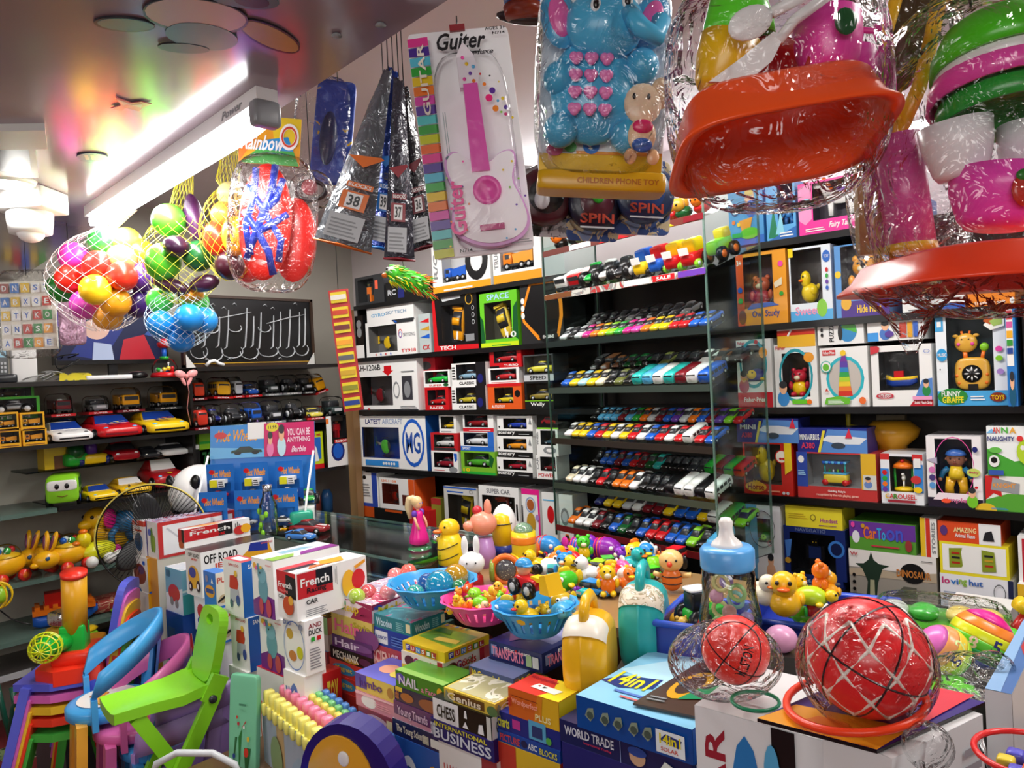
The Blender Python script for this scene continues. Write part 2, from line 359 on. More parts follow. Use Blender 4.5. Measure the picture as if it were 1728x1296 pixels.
def doll(m, s, skin='a86a4a', top='y', pant='gd', hat='b', arm='b'):
    for sx in (-1, 1):
        m.tube([(sx * s * .09, 0, s * .36), (sx * s * .13, -s * .02, s * .18), (sx * s * .13, -s * .02, s * .04)], [s * .1, s * .08, s * .09], pant, 10)
        m.tube([(sx * s * .14, 0, s * .56), (sx * s * .24, -s * .03, s * .46), (sx * s * .27, -s * .08, s * .36)], [s * .06, s * .055, s * .045], arm, 8)
        m.ell((sx * s * .28, -s * .1, s * .33), s * .04, skin, n=8, h=6); m.ell((sx * s * .08, -s * .16, s * .76), s * .018, 'k', n=6, h=4)
        m.ell((sx * s * .17, 0, s * .74), s * .035, skin, n=6, h=5)
    m.tube([(0, 0, s * .34), (0, 0, s * .46), (0, 0, s * .6)], [s * .15, s * .14, s * .1], top, 12)
    m.ell((0, -s * .01, s * .75), (s * .17, s * .165, s * .175), skin); m.ell((0, -s * .17, s * .72), s * .022, skin, n=6, h=5)
    m.ell((0, -s * .155, s * .665), (s * .04, s * .012, s * .01), 'm', n=6, h=4); m.ell((0, .01 * s, s * .83), (s * .19, s * .19, s * .12), hat, z0=-.1); m.ell((0, -s * .12, s * .83), (s * .15, s * .14, s * .015), hat)
def robot(m, s, c='r', c2='d'):
    m.box((-s * .16, -s * .1, s * .4), (s * .16, s * .1, s * .72), c); m.box((-s * .09, -s * .09, s * .74), (s * .09, s * .09, s * .92), c2)
    for sx in (-1, 1):
        m.box((sx * s * .2 - s * .05, -s * .07, s * .36), (sx * s * .2 + s * .05, s * .07, s * .74), c2); m.box((sx * s * .09 - s * .06, -s * .1, 0), (sx * s * .09 + s * .06, s * .09, s * .4), c if sx > 0 else c2)
        m.ell((sx * s * .04, -s * .1, s * .84), s * .018, 'y', n=6, h=4)
def horse(m, s, c='w', c2='o'):
    m.ell((0, 0, s * .5), (s * .16, s * .34, s * .17), c); m.ell((0, s * .02, s * .62), (s * .13, s * .15, s * .1), 'v', n=10, h=6)
    m.tube([(0, -s * .26, s * .55), (0, -s * .36, s * .75), (0, -s * .4, s * .86)], [s * .11, s * .08, s * .08], c, 8); m.ell((0, -s * .5, s * .82), (s * .07, s * .15, s * .08), c, n=10, h=6)
    m.tube([(0, -s * .2, s * .68), (0, -s * .3, s * .88), (0, -s * .38, s * .96)], s * .05, c2, 6); m.tube([(0, s * .33, s * .55), (0, s * .48, s * .5), (0, s * .5, s * .3)], [s * .05, s * .07, s * .04], 'p', 8)
    for sx in (-1, 1):
        for y in (-.22, .22): m.tube([(sx * s * .09, s * y, s * .45), (sx * s * .1, s * y, s * .04)], [s * .07, s * .05], c, 8); m.cyl((sx * s * .1, s * y, 0), (sx * s * .1, s * y, s * .07), s * .055, 'd', n=8)
def giraffe(m, s):
    m.ell((0, 0, s * .27), (s * .26, s * .12, s * .27), 'e8b040', e=.6, n=20, h=12); m.cyl((-s * .09, 0, s * .5), (-s * .1, 0, s * .64), s * .035, 'o', n=10); m.cyl((s * .14, 0, s * .5), (s * .17, 0, s * .64), s * .03, 'o', n=10)
    m.ell((-s * .08, 0, s * .78), (s * .17, s * .12, s * .16), 'e8b040'); m.ell((s * .18, 0, s * .7), s * .07, 'li', n=12, h=8)
    m.cyl((0, -s * .1, s * .27), (0, -s * .135, s * .27), s * .145, 'k', n=24)
    for i in range(8):
        a = i * math.pi / 4; m.ell((s * .08 * math.cos(a), -s * .137, s * .27 + s * .08 * math.sin(a)), (s * .04, s * .004, s * .012), 'w', rot('Y', -i * 45), n=6, h=4)
    for x, z in ((-.19, .12), (-.22, .24), (.2, .12), (.21, .25), (-.17, .36)): m.ell((s * x, -s * .085, s * z), (s * .03, s * .03, s * .03), 'o', n=8, h=5)
    for sx in (-1, 1):
        m.ell((-s * .08 + sx * s * .15, 0, s * .9), (s * .05, s * .03, s * .03), 'e8b040', n=8, h=5); m.cyl((-s * .08 + sx * s * .05, 0, s * .9), (-s * .08 + sx * s * .06, 0, s * .98), s * .02, 'o', n=6)
        m.ell((-s * .08 + sx * s * .05, -s * .115, s * .84), s * .012, 'k', n=6, h=4); m.ell((-s * .08 + sx * s * .1, -s * .1, s * .76), s * .03, 'p', n=8, h=5)
    m.box((-s * .06, -s * .125, 0), (s * .08, -s * .1, s * .1), 'k')
def cups(m, s):
    for i, c in enumerate('r o y li g s b v'.split()): m.lathe([(s * (.2 - i * .014), s * i * .1), (s * (.19 - i * .014), s * (i * .1 + .11))], c, n=16)
    m.ell((0, 0, s * .88), s * .07, 'y', n=10, h=8)
def boat(m, s):
    m.loft([(-s * .45, s * .03, s * .2, s * .35), (-s * .25, s * .14, s * .1, s * .32), (s * .25, s * .17, s * .08, s * .3), (s * .45, s * .12, s * .12, s * .36)], 'bb', 10, .6)
    m.loft([(-s * .46, s * .02, s * .3, s * .4), (-s * .25, s * .13, s * .26, s * .38), (s * .25, s * .16, s * .24, s * .36), (s * .46, s * .12, s * .28, s * .44)], 'y', 10, .6)
    m.box((-s * .08, -s * .05, s * .36), (s * .08, s * .22, s * .55), 'r'); m.cyl((0, .1 * s, s * .5), (0, .1 * s, s * .8), s * .02, 'd', n=6)
def icecart(m, s):
    m.rbox((0, 0, s * .25), (s * .8, s * .35, s * .3), 'e8d040', e=.3); m.box((-s * .38, -s * .17, s * .4), (s * .38, s * .17, s * .44), 's')
    for i in range(8): m.box((-s * .4 + i * s * .1, -s * .2, s * .78), (-s * .3 + i * s * .1, s * .2, s * .84), 's' if i % 2 else 'b'); m.ell((-s * .35 + i * s * .1, -s * .2, s * .78), (s * .05, s * .01, s * .04), 's' if i % 2 else 'b', n=8, h=4)
    for x in (-.33, .33): m.cyl((s * x, -.12 * s, s * .42), (s * x, -.12 * s, s * .8), s * .025, 't', n=8); m.cyl((s * x, -s * .19, s * .12), (s * x, s * .19, s * .12), s * .1, 'r', n=14)
    for x, c in ((-.22, 'g'), (-.1, 'w'), (.05, 'li'), (.2, 'r')): m.ell((s * x, 0, s * .5), (s * .03, s * .03, s * .06), c, n=8, h=6)
def carousel(m, s):
    m.lathe([(s * .3, 0), (s * .3, s * .08), (s * .1, s * .12)], 'y', n=20); m.lathe([(s * .34, s * .72), (s * .3, s * .82), (s * .12, s * .95), (0, s)], 'o', n=12); m.ell((0, -.2 * s, s * .95), s * .06, 'r', n=8, h=6)
    for x in (-1, 1): m.cyl((x * s * .25, -.08 * s, s * .08), (x * s * .25, -.08 * s, s * .75), s * .035, 'g', n=8)
    m.ell((0, -s * .1, s * .4), (s * .06, s * .1, s * .1), 'w', n=8, h=6); m.ell((0, -s * .18, s * .52), s * .05, 'w', n=8, h=6); m.cyl((0, -s * .1, s * .1), (0, -s * .1, s * .3), s * .03, 'w', n=6)
def dino(m, s, c='dg'):
    m.tube([(0, s * .5, s * .1), (0, s * .25, s * .3), (0, 0, s * .5), (0, -s * .15, s * .8), (0, -s * .3, s * .95)], [s * .03, s * .12, s * .2, s * .1, s * .09], c, 10); m.ell((0, -s * .42, s * .92), (s * .07, s * .14, s * .07), c, n=8, h=6)
    for x in (-1, 1): m.tube([(x * s * .14, .05 * s, s * .4), (x * s * .18, -.05 * s, s * .04)], [s * .1, s * .06], c, 8)
TOYS = dict(duck=duck, fish=fish, turtle=turtle, bear=bear, heli=helico, doll=doll, robot=robot, horse=horse, giraffe=giraffe, cups=cups, boat=boat, icecart=icecart, carousel=carousel, dino=dino)
# ---------------- packaging ----------------
def carton(name, label, cat, w, d, h, loc, rz=0, col='w', front='', side='', top='', win=None, toy=None, group=None, left='', R=None):
    """box with printed faces; front is -Y, side is +X.  win=(u0,v0,u1,v1) cuts a window; toy='kind:colour:..'"""
    x0, x1, y0, y1 = -w / 2, w / 2, -d / 2, d / 2
    if not win:
        m = M(); m.box((x0, y0, 0), (x1, y1, h), col); _prints(m, w, d, h, front, side, top, left)
        return m.obj(name, None, label, cat, group, loc, rz, R)
    t = thing(name, label, cat, loc, rz, group, R); m = M()
    m.add([(x0, y0, 0), (x1, y0, 0), (x1, y1, 0), (x0, y1, 0), (x0, y0, h), (x1, y0, h), (x1, y1, h), (x0, y1, h)], [(3, 2, 1, 0), (4, 5, 6, 7), (1, 2, 6, 5), (2, 3, 7, 6), (3, 0, 4, 7)], col)
    u0, v0, u1, v1 = win; a, b, c, e = x0 + w * u0, x0 + w * u1, h * v0, h * v1; i0 = y0 + min(d - .004, .07 + .12 * (toy or '').startswith(('boat', 'horse')) * 0)
    m.add([(x0, y0, 0), (x1, y0, 0), (x1, y0, h), (x0, y0, h), (a, y0, c), (b, y0, c), (b, y0, e), (a, y0, e)], [(0, 1, 5, 4), (1, 2, 6, 5), (2, 3, 7, 6), (3, 0, 4, 7)], col)
    ic = 'd'
    if toy and '@' in toy: toy, ic = toy.split('@')
    m.add([(a, y0, c), (b, y0, c), (b, y0, e), (a, y0, e), (a, i0, c), (b, i0, c), (b, i0, e), (a, i0, e)], [(0, 1, 5, 4), (1, 2, 6, 5), (2, 3, 7, 6), (3, 0, 4, 7), (4, 5, 6, 7)], ic)
    _prints(m, w, d, h, front, side, top, left); m.obj('box_shell', t)
    M().add([(a, y0 + .001, c), (b, y0 + .001, c), (b, y0 + .001, e), (a, y0 + .001, e)], [(0, 1, 2, 3)], '!pane').obj('clear_window', t)
    if toy:
        q = toy.split(':'); kd = q[0]; m = M(); ww = (b - a) * .92; hh = (e - c) * .9; dd = (i0 - y0) * .92
        base = tr((a + b) / 2, (y0 + i0) / 2, c + .001)
        if kd in ('car', 'racer', 'jeep', 'bus', 'monster', 'truck', 'van'):
            L = min(ww, hh * 2.6); Hh = L / 2.7 if kd in ('car', 'racer') else L / 2.1; Hh = min(Hh, hh); Wd = min(L * .42, dd)
            m.T = base @ rot('Z', -90)
            if kd == 'truck': truck(m, L, Wd, Hh, q[1], q[2] if len(q) > 2 else 'y')
            else: car(m, L, Wd, Hh, q[1], kd)
            m.obj('toy_' + ('car' if kd in ('car', 'racer', 'monster') else kd), t)
        elif kd == 'top':   # car shown from above, standing on its tail
            L = min(hh, ww * 2.0); m.T = tr((a + b) / 2, i0 - .004, (c + e) / 2) @ rot('Y', float(q[2]) if len(q) > 2 else 15) @ rot('X', 90); car(m, L, L * .45, min(L * .28, dd), q[1], 'racer'); m.obj('toy_car', t)
        else:
            s_ = min(hh, ww * (1.65 if kd in ('giraffe', 'doll', 'carousel', 'robot', 'cups') else 1.1))
            m.T = base
            if kd in ('horse', 'boat', 'heli', 'dino'): s_ = min(ww, hh * 1.3); m.T = base @ rot('Z', 75 if kd != 'horse' else -80) @ sc(min(1, dd / s_ * 1.5), 1, 1)
            elif kd in ('duck', 'fish'): m.T = base @ rot('Z', -40); s_ *= 1.0
            m.T = m.T @ sc(1, min(1, dd / (s_ * .6)), 1) if kd not in ('horse', 'boat', 'heli', 'dino', 'duck', 'fish') else m.T @ sc(min(1, dd / s_), min(1, dd / s_) if kd in ('duck', 'fish') else 1, 1)
            f = TOYS[kd]; f(m, s_, *q[1:]); m.obj('toy_' + dict(heli='helicopter', cups='stacking_cups', icecart='ice_cream_cart').get(kd, kd), t)
    return t
def _prints(m, w, d, h, front, side, top, left=''):
    x0, x1, y0, y1 = -w / 2, w / 2, -d / 2, d / 2
    if front: m.deco((x0, y0, 0), (w, 0, 0), (0, 0, h), front)
    if side: m.deco((x1, y0, 0), (0, d, 0), (0, 0, h), side)
    if left: m.deco((x0, y1, 0), (0, -d, 0), (0, 0, h), left)
    if top: m.deco((x0, y0, h), (w, 0, 0), (0, d, 0), top)
REC = {}
def wallbox(px0, px1, yt, z0, label, cat='toy box', name='toy_box', wall='A', dep=.18, yb=None, off=0.0, **kw):
    """box on a wall shelf: left/right/top in picture pixels, standing on z0; wall A faces -Y, wall L faces +X"""
    pm = (px0 + px1) / 2
    if wall == 'A':
        Y = SHY + off; a = CAM + ray(px0, yt) * (Y / ray(px0, yt).y)
        P = Vector((a.x, Y, a.z)); w = slide(Vector((a.x, Y, (a.z + z0) / 2)), XV, 'x', px1)
        zt = a.z; c = Vector((a.x + w / 2, Y + dep / 2, z0)); rz = 0
    else:
        X = SHX + off; a = CAM + ray(px0, yt) * (X / ray(px0, yt).x)
        w = slide(Vector((X, a.y, (a.z + z0) / 2)), YV, 'x', px1); zt = a.z; c = Vector((X - dep / 2, a.y + w / 2, z0)); rz = 90
    h = max(.015, zt - z0); w = max(.02, w - .003)
    o = carton(name, label, cat, w, dep, h, c, rz, **kw); return zt
def cbox(c, pl, pr, yt, yb, d, label, cat='game box', name='board_game_box', ztop=None, zbot=None, dep=None, wid=None, **kw):
    """free standing box from its near vertical corner: pl/pr where its -Y / +X faces end in the picture"""
    P = at(c, yt, d)
    if ztop is not None: P = onz(c, yt, ztop) if False else P + ZV * (ztop - P.z)
    zb = P.z + slide(P, ZV, 'y', yb) if zbot is None else zbot
    w = -slide(P, XV, 'x', pl) if wid is None else wid
    dp = slide(P, YV, 'x', pr) if dep is None else dep
    w = abs(w); dp = abs(dp)
    carton(name, label, cat, w, dp, P.z - zb, Vector((P.x - w / 2, P.y + dp / 2, zb)), 0, **kw)
    return zb
# ================= the room =================
SHY, SHX = 2.8, -3.8
def slab(name, a, b, k, **kw):
    m = M(); m.box(a, b, k); return m.obj(name, kind='structure', **kw)
slab('floor', (-4.3, -2.2, -.1), (2.8, 3.3, 0), '!floor')
slab('wall_left', (-4.3, -2.2, 0), (-4.18, 3.3, 2.6), '!wall')
slab('wall_back', (-4.18, 3.15, 0), (2.6, 3.3, 2.6), 'd8d0d0')
slab('wall_right', (2.6, -2.2, 0), (2.8, 3.3, 2.6), 'lg~')
slab('wall_front', (-4.18, -2.2, 0), (2.6, -2.1, 2.6), 'lg~')
slab('trim_1', (-4.18, -2.1, 2.5), (2.6, 3.15, 2.6), 'd8c8cc')
m = M(); e0, e1 = (-4.18, 1.17), (2.6, .46)
m.prism([(-4.18, -2.1), (2.6, -2.1), e1, e0], 2.07, 2.5, '!ceil'); m.obj('ceiling', kind='structure')
# ceiling lamps over the aisle
for i, (x, y) in enumerate(((-1.2, 3.12), (-2.6, 3.12), (.2, 3.12))):
    t = thing('led_batten', ('white led batten on the back wall above the %s' % ('glass display stand', 'helicopter boxes', 'boxed toys on the right')[i]), 'ceiling light', (x, y, 2.33))
    m = M(); m.box((-.55, -.0, -.03), (.55, .03, .03), 'w'); m.obj('lamp_housing', t)
    m = M(); m.rbox((0, -.02, 0), (1.08, .045, .03), '!emffffff,14', e=.3); m.obj('diffuser', t)
# near LED batten
p0, p1 = onz(156, 372, 2.03), onz(452, 184, 2.03); dv = (p1 - p0); L = dv.length; az = math.degrees(math.atan2(dv.y, dv.x)); c = (p0 + p1) / 2
t = thing('led_batten', 'long glowing white led batten along the edge of the low glossy ceiling', 'ceiling light', (c.x, c.y, 2.07), az)
m = M(); m.box((-L / 2, -.022, -.03), (L / 2, .022, 0), 'w'); m.obj('lamp_housing', t)
m = M(); m.rbox((0, 0, -.048), (L * .985, .05, .04), '!emffffff,9', e=.35); m.obj('diffuser', t)
m = M(); m.rbox((L / 2 - .012, 0, -.047), (.03, .056, .05), 'e', e=.3); m.obj('end_cap', t, 'dark grey end cap')
m = M(); m.deco((L / 2 - .16, -.0225, -.024), (.1, 0, 0), (0, 0, .016), 'I0 0 1 1 e|Power'); m.obj('printed_mark', t)
area('led_batten_light', (c.x, c.y, 1.985), L, .05, 15, (0, 0, math.radians(az)))
# ceiling fittings
P = onz(48, 322, 2.07)
t = thing('dome_camera', 'white dome security camera on a square block under the ceiling', 'security camera', P, 40)
m = M(); m.rbox((0, 0, -.03), (.15, .13, .06), 'w', e=.12); m.obj('mounting_block', t)
m = M(); m.lathe([(.052, -.118), (.056, -.09), (.058, -.062), (.052, -.058)], 'w', n=28); m.obj('housing', t)
m = M(); m.ell((0, 0, -.115), (.035, .035, .028), 'cw', z1=.2); m.obj('lens_dome', t)
P = onz(14, 304, 2.07); t = thing('downlight', 'small round glowing downlight beside the camera at the left edge', 'ceiling light', P)
m = M(); m.lathe([(.06, -.012), (.065, 0)], 'w', n=28); m.obj('rim', t); m = M(); m.lathe([(.0, -.014), (.054, -.013)], '!emfff8ee,7', n=28, cap=False); m.obj('lens', t)
area('downlight_light', (P.x, P.y, 2.04), .08, .08, 3)
def pixpoly(m, pts, z, k, th=.004, zz=None):
    q = [onz(x, y, z) for x, y in pts]; n = len(q)
    vs = [tuple(p) for p in q] + [(p.x, p.y, p.z + th) for p in q]
    m.add(vs, [tuple(range(n)), tuple(range(2 * n - 1, n - 1, -1))] + [(i, n + i, n + (i + 1) % n, (i + 1) % n) for i in range(n)], k)
t = thing('ceiling_hatch', 'pale framed ceiling hatch with a dark glossy pane at far left', 'hatch', (0, 0, 0))
m = M(); pixpoly(m, [(-40, 222), (76, 220), (80, 252), (-40, 254)], 2.055, 'lg', .015); pixpoly(m, [(-40, 222), (58, 230), (65, 300), (-40, 300)], 2.062, 'lg', .008); m.obj('frame', t)
m = M(); pixpoly(m, [(-40, 228), (46, 230), (53, 291), (-40, 288)], 2.058, 'k', .004); m.obj('pane', t)
def ov(cx, cy, rx, ry, a=0, n=22):
    a = math.radians(a); return [(cx + rx * math.cos(i * 2 * math.pi / n) * math.cos(a) - ry * math.sin(i * 2 * math.pi / n) * math.sin(a), cy + rx * math.cos(i * 2 * math.pi / n) * math.sin(a) + ry * math.sin(i * 2 * math.pi / n) * math.cos(a)) for i in range(n)]
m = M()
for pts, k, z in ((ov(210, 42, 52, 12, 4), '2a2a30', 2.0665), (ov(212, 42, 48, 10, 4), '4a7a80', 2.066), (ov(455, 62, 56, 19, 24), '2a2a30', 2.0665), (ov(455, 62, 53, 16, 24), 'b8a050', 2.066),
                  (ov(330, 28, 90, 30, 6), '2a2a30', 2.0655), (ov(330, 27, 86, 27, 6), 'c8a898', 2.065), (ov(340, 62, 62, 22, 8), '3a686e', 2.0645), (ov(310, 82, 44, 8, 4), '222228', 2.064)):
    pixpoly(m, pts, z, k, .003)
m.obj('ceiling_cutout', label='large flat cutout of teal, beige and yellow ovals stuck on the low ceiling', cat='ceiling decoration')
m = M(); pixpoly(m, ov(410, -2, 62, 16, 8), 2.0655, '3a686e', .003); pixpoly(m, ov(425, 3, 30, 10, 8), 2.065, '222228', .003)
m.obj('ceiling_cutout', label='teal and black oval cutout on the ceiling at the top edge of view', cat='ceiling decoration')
m = M(); pixpoly(m, [(195, 165), (204, 178), (187, 183), (206, 187), (212, 182), (235, 188), (240, 182), (256, 176), (238, 172), (222, 174)], 2.066, 'c06068', .002); pixpoly(m, [(199, 168), (208, 178), (214, 176), (238, 182), (240, 176), (222, 177)], 2.0655, 'b8a0a0', .002)
m.obj('ceiling_sticker', label='small pale star sticker outlined in red on the low ceiling', cat='sticker')
m = M(); pixpoly(m, ov(156, 266, 27, 7, 2), 2.066, '5a6a7e', .002)
for x in (142, 152, 162): pixpoly(m, [(x, 262), (x + 6, 262), (x + 9, 270), (x + 3, 270)], 2.0655, 'b8a898', .002)
m.obj('ceiling_sticker', label='small grey-blue oval sticker with pale strokes on the low ceiling', cat='sticker')
for px, py in ((568, 57), (642, 39)):
    P = onz(px, py, 2.07); m = M(); m.lathe([(.009, -.004), (.006, 0)], 'e', n=12); m.obj('screw_cap', None, 'tiny screw cap in the glossy ceiling ' + ('left of the card hook' if px > 600 else 'furthest from the guitar card'), 'screw cap', None, (P.x, P.y, 2.07))
# ---------------- shelving ----------------
WX = -4.18
t = thing('wall_shelving', 'black wall shelving with long boards on the left grey wall', 'shelves', (0, 0, 0))
for z, y0, y1, k in ((1.57, .55, 1.84, '2a2826'), (1.615, 1.85, 2.74, '1c1a1a'), (1.29, .55, 2.74, '1c1a1a'), (1.0, 1.18, 2.74, '1c1a1a'), (.70, .7, 2.74, '!glassedge'), (.455, .7, 2.74, '!glassedge'), (1.0, .6, 1.17, '!glassedge')):
    m = M(); m.box((WX, y0, z - .02), (SHX, y1, z), k); m.obj('shelf_board', t)
m = M(); m.box((WX, 1.835, .9), (-3.86, 1.85, 1.6), '1c1a1a'); m.obj('divider', t)
for z, x in ((1.405, -3.93), (1.16, -3.95)):
    m = M(); m.box((WX, 1.1, z - .008), (x, 1.83, z), '!glass'); m.obj('glass_shelf', t)
m = M(); m.box((WX, 1.86, 1.435), (-3.92, 2.72, 1.443), '!glass'); m.obj('glass_shelf', t)
SA = [1.95, 1.64, 1.325, .99, .66]
t = thing('wall_shelving', 'black wall shelving holding boxed toys across the back wall', 'shelves', (0, 0, 0))
for z in SA: m = M(); m.box((-3.7, SHY - .015, z - .025), (.75, 3.15, z), 'k'); m.obj('shelf_board', t)
for x in (-2.1, -1.34, .3): m = M(); m.box((x, 3.0, .3), (x + .03, 3.03, 1.95), 'd'); m.obj('upright', t)
m = M(); m.box((-3.7, SHY + .01, .3), (-3.68, 3.12, 1.95), 'k'); m.obj('end_panel', t)
m = M(); m.box((-3.70, 3.12, .0), (.75, 3.145, 1.93), '!dwood'); m.obj('back_panel', t)
P = ony(594, 700, 2.76); m = M(); m.box((P.x - .04, 2.745, 0), (P.x + .03, 2.79, 1.93), '!wood')
m.obj('wooden_post', label='brown wooden post in the corner beside the helicopter boxes', cat='post')
# ================= left wall goods =================
def stand(fn, px, z, X, name, label, cat, rz=90, group=None, parts=None):
    P = onx(px, 700, X); m = M(); fn(m); return m.obj(name, None, label, cat, group, (X, P.y, z), rz)
def pcar(name, label, px0, px1, z, X, c, glass='bb', st='car', hh=.36, rz=90, parts_extra=None, cat='toy car', yaw=0):
    """large plastic car seen nose-on: width from the picture"""
    a, b = onx(px0, 720, X), onx(px1, 720, X); w = b.y - a.y; t = thing(name, label, cat, (X - w * .6, (a.y + b.y) / 2, z), rz + yaw)
    L, H = w * 1.35, w * hh * 1.35; h = w / 2 * .94; m = M()
    if st == 'bus':
        L = w * 1.5; H = w * 1.0; m.loft([(-L / 2, h * .85, H * .15, H * .75), (-L * .48, h, H * .12, H * .85), (-L * .4, h, H * .12, H), (L * .48, h, H * .12, H), (L / 2, h * .9, H * .2, H * .9)], c, 16, .35); m.obj('body', t)
        m = M(); m.rbox((0, -L * .485, H * .68), (w * .86, L * .06, H * .34), 'w', e=.4); m.obj('windscreen', t)
        m = M()
        for i in range(4):
            for sx in (-1, 1): m.box((sx * h * .9, -L * .34 + i * L * .2, H * .56), (sx * h * 1.01, -L * .2 + i * L * .2, H * .86), glass)
        m.obj('side_windows', t); m = M(); m.tube([(-w * .14, -L * .515, H * .36), (0, -L * .525, H * .32), (w * .14, -L * .515, H * .36)], w * .012, 'm', 6)
        for sx in (-1, 1): m.ell((sx * h * .3, -L * .517, H * .66), (w * .07, .004, w * .09), 'k', n=12, h=6)
        m.obj('grille_marks', t)
    else:
        m.loft([(-L * .5, h * .7, H * .1, H * .38), (-L * .47, h * .93, H * .06, H * .46), (-L * .2, h, H * .06, H * .6), (L * .1, h, H * .06, H * .66), (L * .42, h * .96, H * .06, H * .66), (L * .5, h * .85, H * .12, H * .5)], c, 20, .4)
        m.loft([(-L * .12, h * .8, H * .5, H * .62), (L * .06, h * .66, H * .5, H * 1.0), (L * .3, h * .64, H * .5, H), (L * .44, h * .8, H * .5, H * .66)], c, 16, .4); bo = m.obj('body', t)
        m = M(); m.add([(-h * .74, -L * .115, H * .64), (h * .74, -L * .115, H * .64), (h * .6, L * .05, H * .985), (-h * .6, L * .05, H * .985)], [(0, 1, 2, 3)], glass); m.obj('windscreen', t)
        m = M(); m.box((-h * .7, -L * .505, H * .16), (h * .7, -L * .47, H * .24), 'k' if c != 'r' else 'm')
        for sx in (-1, 1): m.ell((sx * h * .62, -L * .44, H * .44), (h * .13, L * .03, H * .07), 's' if c != 'w' else 'k', n=12, h=6)
        m.obj('headlights', bo)
        if parts_extra: m = M(); m.deco((-h * .55, -L * .43, H * .505), (h * 1.1, 0, 0), (0, L * .27, H * .1), parts_extra, eps=.004); m.obj('bonnet_decal', bo)
    m = M(); wr = H * .22
    for sx in (-1, 1):
        for sy in (-.32, .32): m2 = M(); wheel(m2, sx * h * .93, L * sy, wr, w * .1, hub='sl' if st != 'bus' else 'b'); m2.obj('wheel', t)
    return t
Z2, Z3, Z4, Z5 = 1.29, 1.0, .70, .455
stripe = 'P.25 .5 .36 .5 .3 1 .2 1 n;P.4 .5 .47 .5 .45 1 .36 1 y;P.53 .5 .6 .5 .64 1 .55 1 y;P.64 .5 .75 .5 .8 1 .7 1 n;T.28 .12 .76 .4 %s|4999'
pcar('toy_race_car', 'big white plastic car with blue windscreen at left of the row of three', 84, 160, Z2, SHX, 'w', parts_extra='T.25 .2 .78 .42 e|SKY.RACE')
pcar('toy_race_car', 'big red plastic car with blue windscreen between the white and yellow ones', 161, 244, Z2, SHX, 'r', parts_extra=stripe % 'w')
pcar('toy_race_car', 'big yellow plastic car with blue windscreen at right of the row of three', 245, 323, Z2, SHX, 'y', parts_extra=stripe % 'r')
pcar('toy_bus', 'lime green plastic bus with big white front windscreen on the lower shelf', 84, 141, Z3, -3.83, 'li', glass='dg', st='bus', cat='toy bus', yaw=-22)
pcar('toy_car', 'small yellow plastic car with blue windscreen beside the green bus', 143, 196, Z3, -3.82, 'y')
pcar('toy_car', 'yellow plastic car with dark bonnet stripes behind the fan rim', 196, 253, Z3, -3.86, 'f0c020', glass='w', parts_extra='P.1 .1 .2 .1 .35 .9 .28 .9 k;P.8 .1 .9 .1 .72 .9 .65 .9 k')
pcar('toy_car', 'red plastic car with pale windscreen at the right of the lower shelf', 253, 313, Z3, -3.9, 'b01820', glass='w', hh=.6, parts_extra='R.4 0 .62 .3 y')
P = onx(97, 800, -4.05)
t = thing('toy_tower', 'yellow toy tower with a red dome roof behind the green bus', 'toy', (-4.04, P.y, 1.16), 90)
m = M(); m.box((-.07, -.05, 0), (.07, .05, .1), 'y'); m.box((-.03, -.052, .0), (.03, -.05, .06), 'br'); m.obj('tower_body', t); m = M(); m.ell((0, 0, .1), (.06, .05, .045), 'r', z0=0); m.obj('roof', t)
m = M(); m.rbox((0, .04, .035), (.11, .16, .07), 'g', e=.5); m.ell((0, 0, .07), (.04, .05, .05), 'dg'); m.ell((0, 0, .125), .012, 'w'); m.obj('toy_train', None, 'green domed toy train above the roof of the lime bus', 'toy train', None, (-3.98, P.y + .06, 1.16), 90)
P = onx(155, 800, -4.0); m = M(); m.rbox((0, 0, .03), (.13, .12, .05), 'y', e=.4); m.ell((0, 0, .08), (.03, .03, .05), 'v'); [wheel(m, sx * .06, sy, .022, .02, 'n') for sx in (-1, 1) for sy in (-.04, .04)]
m.obj('toy_rider_car', None, 'yellow and purple ride-on toy figure above the small yellow car', 'toy car', None, (-4.0, P.y, 1.16), 90)
P = onx(206, 800, -4.0); m = M(); car(m, .16, .14, .1, 'b01020', seg=12); m.tube([(-.03, .04, .08), (0, .05, .17), (.03, .04, .08)], .014, 'd', 8); m.ell((0, .02, .11), (.02, .02, .04), 'y')
m.obj('toy_car', None, 'dark red toy car with a black roll hoop above the striped yellow car', 'toy car', None, (-4.0, P.y, 1.16), 90)
P = onx(287, 760, -4.0); m = M(); car(m, .17, .15, .065, 'w', seg=12); m.obj('toy_car', None, 'white toy car on the glass shelf above the red plastic car', 'toy car', None, (-4.0, P.y, 1.16), 90)
P = onx(250, 760, -4.0); m = M(); car(m, .15, .09, .06, 'd', seg=12); m.obj('toy_car', None, 'black toy car on the glass shelf left of the white one', 'toy car', None, (-4.0, P.y - .01, 1.16), 90)
